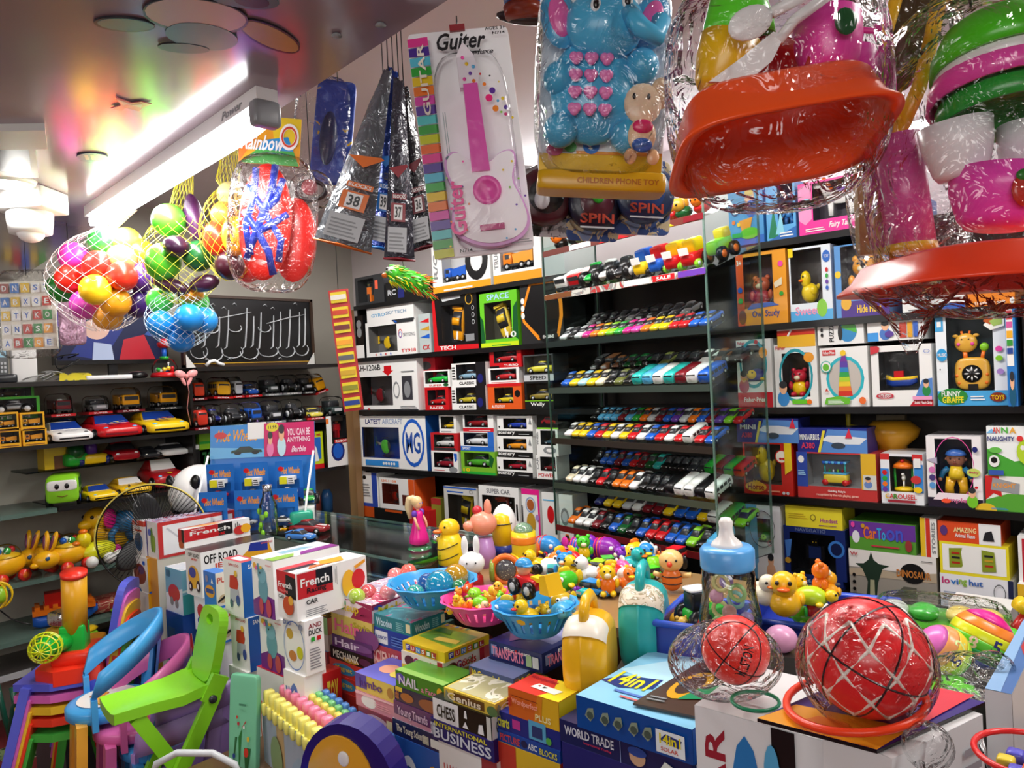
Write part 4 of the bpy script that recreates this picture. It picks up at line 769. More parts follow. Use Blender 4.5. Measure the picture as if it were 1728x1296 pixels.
zb_ = wb(726, 773, 730, za, 'red window box with a white sports car in the first short pile', dep=.1, col='c02028', win=(.12, .2, .86, .9), toy='car:e8e8e8', front='R.1 .02 .9 .18 d')
wb(740, 770, 701, zb_, 'small white window box with a yellow toy car, top of the pile', dep=.09, col='w', win=(.1, .24, .86, .94), toy='car:e8c020', front='L.1 .06 .7 .16 e 1')
za = wb(777, 836, 760, A3, 'lime green printed window box with a green car', dep=.1, col='7ab830', win=(.1, .3, .84, .92), toy='car:50b030@5a7a30', front='R0 0 1 .1 g;T.06 .08 .26 .24 y|10;P.86 .9 .98 .7 .9 .3 .84 .4 dg')
zb_ = wb(776, 834, 728, za, 'blue and white window box with a white coupe', dep=.1, col='w', win=(.1, .28, .82, .94), toy='car:e8ecf0@1a2a4a', front='R0 0 1 .24 2a6ac8;T.05 .05 .3 .2 w|SPORT;R.83 .24 1 1 2a6ac8')
wb(780, 833, 700, zb_, 'white window box with dark red car and red bottom strip, top of its pile', dep=.1, col='w', win=(.06, .26, .82, .98), toy='car:8a1820', front='R0 0 1 .22 d02030;L.2 .06 .9 .14 w 1')
z = A3
for y, c, l in ((771, 'b01830', 'dark red car, bottom of the three'), (735, 'f09a20', 'orange car, middle of the three'), (702, '1a3aa8', 'blue car, top of the three')):
    z = wb(838, 899, y, z, 'white Scenery window box with a ' + l, dep=.1, win=(.18, .36, .84, .88), toy='car:%s@1a1a1c' % c, front='R0 0 1 .26 16161a;T.02 .04 .5 .22 w|scenery;L.6 .08 .9 .14 sl 1;E.06 .45 .02 .05 k;P.9 .6 .94 .9 .98 .6 e')
za = wb(904, 940, 768, A3, 'white box marked Power in red with a dark red car', dep=.1, win=(.2, .34, .95, .95), toy='car:7a1820', front='T.08 .08 .9 .24 d01828|POWER;V.02 .4 .12 .9 e|CAR')
zb_ = wb(904, 942, 724, za, 'white window box with a black wheel sketch behind the glass stand', dep=.1, win=(.2, .4, .9, .95), toy='car:3a5a6a', front='E.6 .2 .3 .14 e;E.6 .2 .15 .07 w;V.02 .4 .1 .9 e|WHEEL')
wb(905, 942, 697, zb_, 'black window box with a lime edge behind the glass stand', dep=.1, col='k', front='R0 0 1 .1 li;C.2 .25 .9 .8 8a1820')
# --- bottom left row (z .66)
wb(606, 637, 796, .75, 'blue and white carton with small print at the left of the lower shelf', dep=.14, front='R.7 0 1 1 2a4ab0;R0 0 1 .1 2a4ab0;E.3 .85 .1 .06 k;L.15 .3 .6 .7 e 5')
wb(639, 700, 805, .75, 'white helicopter window box with orange side panel', dep=.16, win=(.08, .16, .56, .82), toy='heli:b02818:6a1a10@7a2818', front='T.08 .86 .5 .94 o|LH-1108;R.84 0 1 1 e05a20;R.66 .16 .84 .5 5a2018', side='R0 0 1 1 e05a20')
wb(604, 700, 852, A4, 'black carton with orange corner patches under the helicopter boxes', dep=.18, col='k', front='R0 .3 .3 1 c85018;R.5 .8 .8 .95 c85018')
wb(690, 725, 858, A4, 'small red carton with round dots standing behind the doll', dep=.1, off=-.02, col='c01820', front='E.3 .4 .12 .05 y;E.3 .7 .1 .05 b')
wb(727, 745, 840, A4, 'olive and red flat carton leaning behind the duck figure', dep=.12, off=.03, col='8a8a30', front='R0 .8 1 1 b03030')
wb(748, 806, 820, A4, 'white framed window box with a yellow sports car on end', dep=.14, col='lg', win=(.12, .1, .92, .84), toy='top:d8c018:10@4a4640', front='L.1 .88 .6 .94 b 1;O.84 .92 .05 .04 k;R0 .97 1 1 b')
wb(807, 877, 818, A4, 'white Super Car window box with a reddish car behind the figures', dep=.14, win=(.08, .1, .9, .82), toy='top:8a3020:-6@3a3430', front='T.2 .86 .8 .95 7a7a80|SUPER CAR;R.93 .4 .97 .7 k')
wb(879, 912, 824, A4, 'white and magenta box with a picture of a golden bear toy', dep=.14, front='R0 .9 1 1 hp;R.9 0 1 1 hp;O.5 .72 .28 .14 8aa8d8 .85;E.5 .72 .2 .1 b06030;E.5 .4 .25 .18 gd;E.86 .5 .1 .06 lv;R0 .4 .06 .7 k')
wb(913, 940, 830, A4, 'white carton with a red apple picture next to the stand leg', dep=.12, front='E.6 .6 .25 .16 r;E.6 .3 .16 .1 w;L.1 .85 .9 .9 s 1')
wb(942, 968, 834, A4, 'pale carton with a grey ring picture behind the stand leg', dep=.12, front='E.4 .6 .3 .16 e;E.4 .6 .2 .1 sl;C.2 .1 .9 .3 o')
wb(590, 603, 612, A2, 'narrow dark carton between the post and the LH-1206B box', dep=.1, col='n')
# ================= right part =================
wb(1226, 1288, 300, A0, 'light blue box with a baby blowing bubbles picture, top right shelf', col='4a9ad8', front='R0 0 1 .12 2a6ac8;T.15 .84 .85 .95 n|Funny;E.62 .68 .14 .12 sk;E.62 .74 .12 .07 e8c060;E.66 .5 .16 .12 3a6ad0;P.3 .35 .7 .38 .62 .22 .38 .2 f0a030;E.6 .16 .28 .08 6ac828;E.2 .52 .1 .07 lb;O.2 .52 .12 .09 n;E.15 .34 .05 .03 o;E.3 .3 .05 .03 y;R.1 .12 .4 .18 g')
wb(1290, 1343, 312, A0, 'icy blue window box between the bubble box and the pink horse box', col='5aa8e0', front='P.05 .05 .25 .55 .4 .05 18805a;P.3 .1 .5 .5 .6 .1 8ad0e8;P0 0 1 .2 1 0 2a6ab8;L.45 .05 .9 .15 w 2', win=(.4, .25, .92, .95), toy='doll:f0c8a0:3a8ad0:2a6ab0:e8d8a0:3a8ad0@2a5a8a')
wb(1345, 1462, 312, A0, 'hot pink Fairy Tale window box with a white toy horse', col='f03aa0', win=(.22, .26, .98, .96), toy='horse:w:o@3a3440', front='I.45 .06 .78 .2 w|Fairy Tale;P0 .9 .2 1 .2 .3 .1 .2 0 .3 f898c8;E.12 .62 .08 .08 lb;E.12 .62 .05 .05 y;L.1 .06 .4 .14 fcc 2'.replace('fcc', 'w'))
wb(1464, 1560, 345, A0, 'blue and orange carton partly behind the hanging tableware', col='3a7ac8', front='R.1 .2 .6 .7 f0a040')
wb(1240, 1328, 431, A1, 'orange Owl Study window box with a red owl toy', col='f0a030', win=(.14, .24, .74, .95), toy='bear:c06040:a02030@3a2a34', front='R0 0 .15 1 e05a28;T.3 .08 .85 .2 2a4a9a|Owl Study;E.1 .12 .08 .1 br;T.02 .84 .12 .92 w|3+;P.2 .22 .85 .25 .7 .3 .3 .3 2a5ab8;E.9 .8 .05 .04 p;E.9 .4 .04 .03 g;P.76 .55 .92 .62 .92 .52 .78 .48 cr;E.08 .35 .05 .04 g;E.08 .5 .05 .04 b')
wb(1329, 1404, 421, A1, 'light blue window box with a yellow duck toy', col='e8f0f8', win=(.04, .24, .78, .97), toy='duck:f0d020@3a3634', front='R0 0 1 .14 58b0e8;T.12 .08 .7 .2 f0a0c0|Sweet;E.76 .16 .12 .12 8ad040;E.9 .84 .09 .08 2a6ac8;T.84 .82 .96 .86 w|TOY;E.9 .66 .035 .03 r;E.9 .58 .035 .03 g;E.9 .5 .035 .03 v;E.9 .42 .035 .03 b;R0 .88 .12 1 y')
wb(1406, 1500, 416, A1, 'sky blue and purple window box with a small bear in a pink pot', col='5a98d8', win=(.12, .28, .9, .98), toy='bear:e8a030:p@2a2830', front='R.1 0 1 .22 4a2a8a;T.4 .05 .85 .16 y|Hide Hunt;E.06 .6 .06 .05 y;E.2 .2 .1 .1 e8b030')
wb(1520, 1628, 470, A1, 'white and blue carton seen below the second orange tray', front='R.5 0 1 .16 2a6ac8;L.1 .04 .4 .12 e 1')
wb(1630, 1713, 466, A1, 'orange activity cards carton at the right end of the shelf', col='f08a28', front='T.15 .06 .8 .16 w|51 activation cards;E.94 .12 .05 .1 w')
# z=A2 row
wb(1241, 1303, 575, A2, 'white and red Fisher-Price window box with small rattles', win=(.16, .38, .8, .92), toy='turtle:3a2a9a:y@2a2a3a', front='O.48 .64 .4 .36 28a0b0 .86;R0 0 1 .22 c81828;T.18 .08 .8 .15 w|Fisher-Price;T.04 .93 .26 .98 r|Fisher;E.78 .8 .12 .08 f0a030;B.02 .22 .38 .55 c06070;E.6 .96 .06 .03 r')
wb(1305, 1380, 583, A2, 'white window box of coloured rattles, right of the red bottomed one', win=(.18, .16, .82, .86), toy='bear:c02038:y@2a2a30', front='O.5 .5 .4 .43 28a0b0 .88;T.04 .92 .28 .98 r|Fisher;E.82 .78 .12 .08 f0a030;B.02 .02 .36 .42 3a8ad0;R.4 .05 .75 .12 6ac828;E.8 .08 .06 .04 o')
wb(1382, 1466, 588, A2, 'white Fisher-Price box with a rainbow stacking cups picture', front='E.52 .47 .4 .38 28b8c8;E.52 .47 .34 .32 c8c0b8;R.06 .87 .34 .96 r;T.08 .89 .32 .94 w|Fisher-Price;P.37 .18 .67 .18 .655 .26 .375 .26 d83020;P.375 .26 .655 .26 .64 .34 .39 .34 f08030;P.39 .34 .64 .34 .63 .42 .4 .42 f0d030;P.4 .42 .63 .42 .62 .5 .41 .5 b8d830;P.41 .5 .62 .5 .61 .58 .42 .58 30a850;P.42 .58 .61 .58 .6 .66 .43 .66 2a8ac8;P.43 .66 .6 .66 .59 .76 .44 .76 5a3aa8;P.44 .76 .59 .76 .55 .86 .48 .86 7a2a9a;E.51 .9 .06 .05 y;E.14 .68 .12 .1 28b8a8;E.14 .68 .1 .085 w;E.14 .67 .07 .06 6ac030;P.08 .04 .6 .04 .64 .14 .4 .18 .12 .15 6ac030;L.16 .06 .5 .13 w 3;E.88 .1 .07 .06 f07030;P.1 .26 .14 .32 .18 .26 d04030')
wb(1468, 1574, 585, A2, 'white window box with a yellow and blue flash ship', win=(.13, .26, .8, .9), toy='boat@2c3236', front='P.62 .0 1 0 1 .1 .7 .1 c02030;T.7 .02 .98 .08 w|Solid Flash Ship;P.7 .1 1 .1 1 .45 .84 .42 5a8ad0;B.82 .16 .98 .44 2a8a4a;O.22 .17 .15 .05 d03040;T.1 .14 .36 .2 b8304a|EleToon;P0 .86 .14 .9 .16 .97 .12 1 0 1 d02838;O.93 .88 .05 .03 5a7ac8;R.68 .1 .99 .16 f0a0c8')
wb(1576, 1700, 533, A2, 'blue and white Funny Giraffe window box with a yellow giraffe toy', col='eef4f8', win=(.16, .16, .82, .98), toy='giraffe@2a4048', front='R0 0 1 .16 4aa8e0;R0 .82 .12 .98 4aa8e0;R.03 .87 .09 .93 w;E.22 .1 .22 .09 2a8a38;T.06 .1 .34 .16 w|FUNNY;T.07 .03 .38 .1 f0e030|GIRAFFE;L.48 .06 .68 .12 w 2;E.86 .09 .11 .05 8a3020;T.77 .06 .95 .11 y|TOYS;E.09 .56 .08 .07 2a9ad8;T.03 .54 .16 .58 w|MUSIC;E.9 .6 .05 .03 p;E.9 .5 .05 .03 li;E.91 .36 .05 .03 lv;E.06 .4 .01 .01 k;P.7 .86 .86 .98 .99 .98 .99 .84 .8 .8 f8f8f0;P.7 .9 .78 .99 .86 .95 .8 .86 c05a28;P.78 .9 .96 .94 .96 .86 .84 .84 a8c868')
wb(1694, 1716, 516, A2, 'narrow blue and white box with coloured label pills beside the giraffe', dep=.1, off=-.06, col='2a7ac8', front='R.05 .4 .75 1 w;R.1 .86 .7 .95 d04050;R.1 .78 .7 .84 d860a0;R.1 .68 .7 .75 f0b030;R.1 .6 .7 .66 3a9a3a;R.1 .52 .7 .58 2a4a9a;B.1 .0 .9 .35 1a5a7a')
wb(1722, 1800, 500, A2, 'black bag-shaped pack with orange stitching at the right edge', dep=.12, off=-.05, col='k', front='O.5 .8 .45 .3 f07030 .95')
z1_ = .209
zr = wb(1310, 1376, 548, A2 + .222, 'striped yellow, red and white flat carton lying above the rattle boxes', dep=.14, front='R0 0 1 .5 f0b828;R0 .5 1 .72 d03828;P.3 .45 .4 .7 .36 .75 .26 .5 w', off=.0)
wb(1378, 1458, 541, A2 + .222, 'white PUZZLE carton with a green and blue ball picture', dep=.14, front='E.66 .5 .2 .42 2a8ac8;P.5 .65 .66 .92 .84 .7 .86 .4 .66 .55 50b840;E.5 .45 .05 .3 k;V.26 .12 .36 .92 k|PUZZLE;E.1 .4 .03 .08 k;E.1 .6 .03 .08 k')
wb(1462, 1560, 541, A2 + .225, 'white carton with a photo of a dark haired child above the ship box', dep=.14, front='R0 0 .2 .4 3a9ae8;B.2 .05 .45 .95 4a7ac8;R.58 .1 .7 .8 c84838;R.72 .1 .8 .8 f0b030;R.82 .1 .9 .8 3a6ac8;E.4 .3 .08 .15 5a3a9a')
# z=A3 row
za = wb(1252, 1338, 746, A3, 'red and yellow My Horse window box with a yellow horse toy', col='c82820', win=(.04, .2, .78, .97), toy='duck:e8c820:e8c820@4a463e', front='P0 0 1 0 1 .5 .8 .2 .5 .12 0 .2 c82820;E.25 .14 .22 .1 f0c030;T.08 .08 .42 .2 8a3010|Horse;T.2 .21 .34 .27 f8e040|My;E.8 .74 .12 .12 f8f0e0;O.8 .74 .13 .13 d02820 .85;E.78 .7 .03 .02 r;E.84 .7 .03 .02 r;P.86 .4 1 .5 1 1 .86 1 f0d028;E.82 .05 .03 .03 sl;E.9 .05 .03 .03 sl;L.5 .06 .75 .12 f0a080 1')
wb(1242, 1348, 706, za, 'dark blue MINI airliner box, left one of the pair', cat='toy box', dep=.12, col='24308a', front='P.34 0 1 0 1 .9 .45 .95 5a90d8;P.36 .5 .6 .35 .9 .35 1 .6 .7 .7 .45 .7 e8eef4;P.3 0 .34 0 .42 .9 .38 .9 f0e040;T.06 .55 .32 .75 w|MINI;T.08 .2 .26 .42 e04060|A380;E.6 .3 .1 .12 3a4a5a;P.86 .6 .92 1 .96 .6 e03048')
za = wb(1343, 1480, 762, A3, 'large window box with a yellow ice cream cart toy', col='c83838', win=(.12, .26, .82, .97), toy='icecart@8a8e90', front='R0 .24 .14 1 2a4aa8;E.06 .84 .04 .08 w;R.82 .24 1 1 e8b830;R.84 .24 1 .55 d8d8d0;B.84 .28 .96 .52 6a8ac8;T.4 .14 .62 .2 w|Guiding Baby\'s;T.25 .05 .78 .12 f8c8b8|recognition by the role playing games;L.02 .5 .12 .62 lb 3')
wb(1344, 1464, 722, za, 'dark blue MINI airliner box on top of the ice cream cart box', dep=.12, col='24308a', front='P.34 0 1 0 1 .9 .45 .95 5a90d8;P.36 .5 .6 .35 .9 .35 1 .6 .7 .7 .45 .7 e8eef4;P.3 0 .34 0 .42 .9 .38 .9 f0e040;T.04 .5 .33 .75 w|MINIAIRBUS;T.06 .15 .26 .4 e04060|A380;E.6 .3 .1 .12 3a4a5a;P.7 .6 .76 1 .8 .6 e03048')
wb(1484, 1559, 765, A3, 'white and blue Carousel window box with a small carousel', col='eef0f4', win=(.22, .24, .78, .95), toy='carousel@2a2024', front='R0 .88 .22 1 d03030;R.76 .88 1 1 d03030;R0 .24 .2 .7 3a8ad8;R.8 .24 1 .8 3a8ad8;E.1 .62 .06 .05 r;E.1 .5 .06 .05 g;E.1 .39 .06 .05 o;E.1 .28 .06 .05 v;T.1 .1 .84 .2 d03838|CAROUSEL;R.16 .03 .8 .08 a02838;E.84 .5 .12 .08 d03838;R.8 .74 .96 .92 f0f0f0;E.88 .3 .1 .06 y;T.1 .1 .2 .2 f0d030|C;T.3 .1 .4 .2 3a9a3a|R')
wb(1561, 1658, 735, A3, 'white and black window box with a doll in blue cap and yellow clothes', col='f4f0f2', win=(.16, .14, .84, .96), toy='doll:a87058:f0cc28:e8b020:3a68b8:1a6a98@1c2038', front='O.5 .55 .37 .44 e858a8 .97;R0 0 1 .13 241a30;P.1 .1 .2 .2 .75 .2 .85 .1 f8e8f0;T.28 .06 .72 .14 d870a0|simple;E.34 .09 .09 .03 ff5a38;P.0 .66 .2 .7 .2 .6 b8b0c8;E.1 .52 .06 .045 d878b8;E.1 .41 .06 .045 4a3a7a;E.1 .3 .06 .045 5a9ad8;E.86 .5 .12 .06 c8d868;T.78 .48 .95 .52 c03058|Baby;B.7 .02 .94 .3 78c830;E.9 .82 .05 .04 n;E.9 .3 .03 .02 r')
za = wb(1661, 1760, 802, A3, 'red, white and green carton under the ANNA NAUGHTY box', dep=.16, col='f0f0ea', front='P0 0 1 0 1 .5 .4 .5 .0 .3 5aa838;P0 1 .25 1 .3 .4 .15 .5 0 .3 d02828;P.1 .6 .6 .5 .62 .8 .14 .95 9a9ca0;T.14 .66 .55 .8 f0a040|KNIGHT;E.0 .0 .2 .2 e8c030;L.1 .04 .4 .1 3a8ad8 2')
wb(1663, 1760, 719, za, 'green and white ANNA NAUGHTY carton with a lime bird picture', dep=.16, col='f4f8f8', front='P0 0 1 0 1 .4 .5 .3 0 .55 4aa838;P.7 0 1 0 1 .3 b07840;P.0 .86 .1 .95 .2 .86 7ac0f0;T.12 .86 .25 .98 e04838|AN;T.28 .86 .4 .98 50b840|N;T.43 .86 .55 .98 f0b030|A;T.02 .7 .52 .8 24307a|NAUGHTY;E.16 .52 .12 .06 6ac050;E.13 .3 .1 .12 w;E.13 .32 .06 .06 k;E.75 .5 .2 .26 b8d830;E.66 .58 .04 .05 w;R.02 .02 .3 .12 3a5ab0;E.62 .76 .06 .06 e03838')
P = ony(1515, 760, 3.05); t = thing('toy_teapot', 'yellow plastic toy pot on the shelf behind the carousel box', 'toy', (P.x, 2.98, A3))
m = M(); m.lathe([(.05, 0), (.05, .18), (.085, .21), (.095, .24), (.06, .27)], 'e8a828'); m.obj('pot_body', t); m = M(); m.tube([(-.1, 0, .24), (-.15, 0, .25), (-.15, 0, .3), (-.13, 0, .31)], .01, 'c8b828', 8); m.obj('spout', t)
wb(1478, 1530, 700, A3, 'brown cardboard carton standing at the back of the middle shelf', dep=.03, off=.29, col='8a7a58')
# z=A4 row
wb(1255, 1319, 850, A4, 'white and blue box with a large oval window and a baby picture', col='f0f2f6', win=(.3, .5, .72, .82), toy='turtle:3a9a4a:li@5a4a48', front='R0 0 .35 1 6ab0e0;P.3 0 1 0 1 .3 .5 .34 .32 .2 f2f2f4;B.55 .02 .85 .36 sk;T.15 .5 .4 .58 58b0e8|Baby;O.5 .68 .36 .25 3a3a40 .96;O.7 .5 .06 .04 d85878;E.12 .94 .06 .02 3a9ad8', left='R0 0 1 1 6ab0e0')
za = wb(1321, 1424, 968, A4, 'navy box with pale blue script lettering under the robot box', dep=.16, col='1a2a6a', front='P0 .2 .5 .0 1 .3 1 0 0 0 0a1030;I.15 .35 .65 .8 8ab0e0|Transform;E.9 .7 .06 .16 e;L.3 .15 .6 .22 sl 1')
za = wb(1321, 1428, 886, za, 'navy NAVEGATIO window box with a dark blue robot', dep=.16, col='1c2c6c', win=(.1, .06, .84, .88), toy='robot:1a2a5a:16181c@14161c', front='T.2 .91 .7 .98 6a78a0|NAVEGATIO;E.86 .62 .13 .17 3a78c8;E.86 .62 .09 .12 16204a;P.02 .7 .14 .74 .1 .4 .04 .35 4a80d0;E.06 .3 .05 .06 gd')
wb(1324, 1422, 852, za, 'bright yellow flat box with magenta lettering on top of the robot box', dep=.14, col='f0e038', front='T.62 .3 .92 .5 a83890|Handset;L.06 .4 .4 .7 d8b830 3;E.5 .5 .05 .16 8a7a30;E.5 .5 .035 .11 f0e038;L.6 .15 .9 .22 8a5a80 1')
za = wb(1431, 1582, 925, A4, 'grey Dinosaur carton with a dark green dinosaur picture', dep=.2, col='9a948a', front='R0 .6 1 1 e8e4e0;P0 .55 .3 .62 .6 .55 1 .66 1 .45 0 .4 b8a890;P.2 .0 .32 0 .34 .3 .4 .62 .48 .7 .36 .72 .3 .8 .27 .98 .24 .8 .18 .7 .08 .68 .16 .58 .22 .3 26382c;P.24 0 .3 0 .3 .35 .25 .35 a8a888;E.74 .6 .14 .22 1a1a1c;T.56 .5 .94 .66 c07838|DINOSAUR;L.84 .88 .96 .92 6a6a68 1;E.06 .42 .02 .04 k;E.06 .26 .02 .04 k;E.06 .1 .02 .04 k;T.02 .86 .12 .95 c05058|W;P.5 .05 .78 .08 .78 .3 .64 .3 5a5a50')
wb(1432, 1546, 878, za, 'purple and green Cartoon carton on top of the dinosaur box', dep=.18, col='5a9a38', front='R0 .45 1 1 6a3a9a;E.1 .45 .06 .22 e8e8f0;T.22 .4 .42 .85 e87a28|Car;T.43 .4 .56 .82 3aa8e0|To;T.57 .4 .82 .8 4a58c8|on;L.34 .16 .76 .28 c8384a 1;E.06 .88 .03 .1 p;E.22 .86 .03 .08 gd;E.9 .3 .05 .2 9a3a3a')
wb(1551, 1582, 873, za + .0, 'yellow and red story book standing beside the Cartoon carton', dep=.16, col='f4f4f0', front='R0 0 .3 1 e8c030;R.34 0 .6 1 d03828;V.68 .1 .9 .9 e|STORIES')
za = wb(1585, 1712, 966, A4, 'white Loving Hut carton with a child drawing', dep=.18, col='eef0f6', front='R.93 0 1 1 2a3050;P0 0 .93 0 .93 .1 0 .2 c8d0dc;T.03 .7 .14 .9 c83878|lo;T.15 .7 .26 .87 3a78c8|vi;T.27 .66 .38 .87 8ab838|ng;T.41 .72 .6 .9 3a6ab8|hut;L.05 .25 .4 .5 8a98b0 4;O.82 .6 .08 .26 26262a .9;P.76 .2 .88 .2 .82 .4 e8c030;P.68 .4 .76 .5 .76 .3 3a9a4a')
za = wb(1584, 1704, 912, za, 'yellow bordered white carton picturing two bead frames', dep=.18, col='f0e030', front='R.04 .1 .96 .92 f6f6f2;P.14 .2 .32 .24 .34 .3 .32 .7 .34 .84 .14 .8 8a9a30;R.18 .34 .3 .4 b03020;R.18 .5 .3 .56 2a2a2a;R.18 .64 .3 .7 b03020;P.62 .18 .82 .22 .8 .8 .62 .84 8a9a30;R.66 .34 .78 .4 b03020;R.66 .5 .78 .56 c8a030;R.66 .64 .78 .7 2a2a2a')
wb(1581, 1690, 878, za, 'orange-red and white Amazing carton on top of the bead frame carton', dep=.18, col='e05028', front='R.66 0 1 1 f2f2f2;T.26 .5 .62 .75 f8e0a0|AMAZING;T.28 .25 .6 .45 f0f0f0|Animal Piano;E.1 .55 .06 .25 5a3a7a;P.72 .2 .9 .2 .86 .7 .76 .6 26262a')
wb(1716, 1790, 904, za - .1, 'white carton with a broad red side band at the right edge', dep=.2, off=-.03, front='R.1 0 .6 .95 c02838;V.2 .1 .4 .9 f0c8c8|LEARNING')
wb(1716, 1790, 985, A4, 'white and yellow Fire Engine carton standing at the right edge', dep=.2, off=-.06, col='f0f0ea', front='R0 .6 .4 1 e8b830;V.1 0 .34 .7 26262a|FIRE ENGINE')
# ================= glass display stand =================
GR = Vector((-1.16, 2.3, 0)); gd_ = Vector((-.98, .198, 0)).normalized(); GW = .83; GD = .3
GA = math.degrees(math.atan2(-gd_.y, -gd_.x))     # local +X runs left to right along the front
GL = GR + gd_ * GW
st_ = thing('glass_display_stand', 'tall glass display stand with sloping trays of tiny toy cars', 'display stand', (GL.x, GL.y, .82), GA)
m = M()
for x in (0, GW): m = M(); m.box((x - .004, 0, 0), (x + .004, GD, 1.36), '!glass'); m.obj('side_pane', st_)
for x, k in ((0, '2a4238'), (GW, '8ab0a0')):
    for y in (0, GD): m = M(); m.box((x - .003, y - .003, 0), (x + .003, y + .003, 1.36), '!glassedge' if k != '2a4238' else k); m.obj('corner_edge', st_)
TZ = [1.85, 1.72, 1.585, 1.40, 1.21, 1.02]
TZ = [.304 + 1.5 - .82 + .18, .304 + .68, .109 + .68, -.082 + .68, -.29 + .68, -.476 + .68, -.652 + .68]
SLP = .36
strip = ['6a3028', 'c8c8c0/8a8a88/b03838', '1e2a28', '38443e', '2a221c', '3a4438', '6a181c']
for i, z in enumerate(TZ):
    m = M(); m.add([(0, 0, z), (GW, 0, z), (GW, GD, z + GD * SLP), (0, GD, z + GD * SLP)], [(0, 1, 2, 3)], '!glass'); m.add([(0, 0, z - .004), (GW, 0, z - .004), (GW, 0, z), (0, 0, z)], [(0, 1, 2, 3)], '!glassedge'); m.obj('glass_tray', st_)
    m = M(); m.box((.004, -.004, z - .008), (GW - .004, 0, z + .016), strip[i])
    if i == 0: m.deco((.004, -.0045, z - .006), (GW, 0, 0), (0, 0, .02), 'R.2 0 .35 1 f0f0f0;P.4 0 .5 1 .6 0 r;P.75 0 .8 1 .85 0 y;R.9 0 1 1 m')
    if i == 1: m.deco((.004, -.0045, z - .006), (GW, 0, 0), (0, 0, .02), 'R.55 0 .7 1 f0f0f0;R.72 0 .84 1 r;T.74 .2 .82 .8 w|SALE;R.0 0 .2 1 br;R.86 0 1 1 v')
    m.obj('label_strip', st_)
    m = M(); m.box((0, -.002, z + .016), (GW, .0, z + .03), '!glass'); m.obj('front_lip', st_)
MS = {}
def carmesh(L, Wd, H, c, k):
    key = (L, Wd, H, c, k)
    if key not in MS: m = M(); car(m, L, Wd, H, c, k, seg=10); MS[key] = m.mesh('toy_car')
    return MS[key]
ORD = 'first second third fourth fifth sixth seventh eighth ninth tenth eleventh twelfth thirteenth fourteenth fifteenth sixteenth seventeenth eighteenth nineteenth twentieth'.split()
NM = dict(w='white', k='black', r='red', o='orange', y='yellow', g='green', b='blue', p='pink', v='purple', t='teal', s='sky blue', n='navy', e='grey', d='dark grey', m='dark red', li='lime', cr='cream', dg='dark green', sl='silver', br='brown', ol='olive', hp='magenta', gd='gold', lb='pale blue', bb='royal blue')
TRN = ['top tray', 'second tray', 'third tray', 'fourth tray', 'fifth tray', 'sixth tray', 'bottom tray']
def tray(ti, row, items, L, H, y, lift=0.0, x0=.03, x1=None):
    x1 = x1 or GW - .03; n = len(items); pitch = (x1 - x0) / n; z = TZ[ti]
    Rm = Matrix.Rotation(math.radians(GA), 4, 'Z')
    for i, it in enumerate(items):
        c, _, kd = it.partition(':'); kd = kd or 'car'; me = carmesh(L, min(pitch * .86, L * .42), H, c, kd)
        o = bpy.data.objects.new('toy_' + ('bus' if kd in ('bus', 'van') else 'car'), me); COL.objects.link(o)
        q = Vector((x0 + pitch * (i + .5), y, 0)); P = Rm @ q
        o.location = (GL.x + P.x, GL.y + P.y, .82 + z + y * SLP + .003 + lift)
        o.rotation_euler = (Matrix.Rotation(math.radians(GA + 3), 4, 'Z') @ Matrix.Rotation(math.atan(SLP), 4, 'X')).to_euler()
        tagit(o, '%s toy %s, %s from left, %s row, %s of glass stand' % (NM.get(c, 'coloured'), {'car': 'car', 'racer': 'racing car', 'bus': 'bus', 'van': 'van', 'jeep': 'jeep', 'monster': 'monster truck'}[kd], ORD[i], row, TRN[ti]), 'toy ' + ('bus' if kd in ('bus', 'van') else 'car'), 'toy cars in the glass display stand')
tray(2, 'front', 'sl k sl hp o y li g hp p o y y r r b b'.split(), .11, .036, .09); tray(2, 'back', 'e:racer k:jeep k d:racer e k:jeep k:jeep k d e'.split(), .1, .04, .24, 0, .03, .6)
tray(3, 'front', 'b y lb y cr k ol k t:bus s:bus w:bus t:bus m:bus w:bus b:bus'.split(), .12, .042, .09); tray(3, 'back', 'k:jeep br:jeep br:monster dg:monster dg:monster k ol k k w br:monster k'.split(), .11, .042, .25)
tray(4, 'front', 'w y y b r y w y r w b r w r w:van r b'.split(), .11, .036, .09); tray(4, 'back', 'k s s s m s g o sl m b v sl o b m v li r'.split(), .1, .036, .24)
tray(5, 'front', 'cr w w k r k o o w k k k k:van w:van w:van k:van w:van'.split(), .12, .04, .09); tray(5, 'back', 'k b b m b r m dg t k k k d d g:bus m:bus g:bus r:bus'.split(), .1, .038, .24)
tray(6, 'front', 'o w w m k b dg k b r r b b li k s:bus'.split(), .12, .042, .09); tray(6, 'back', 'n y y sl w m m y b b y w:bus g:bus li'.split(), .11, .04, .24)
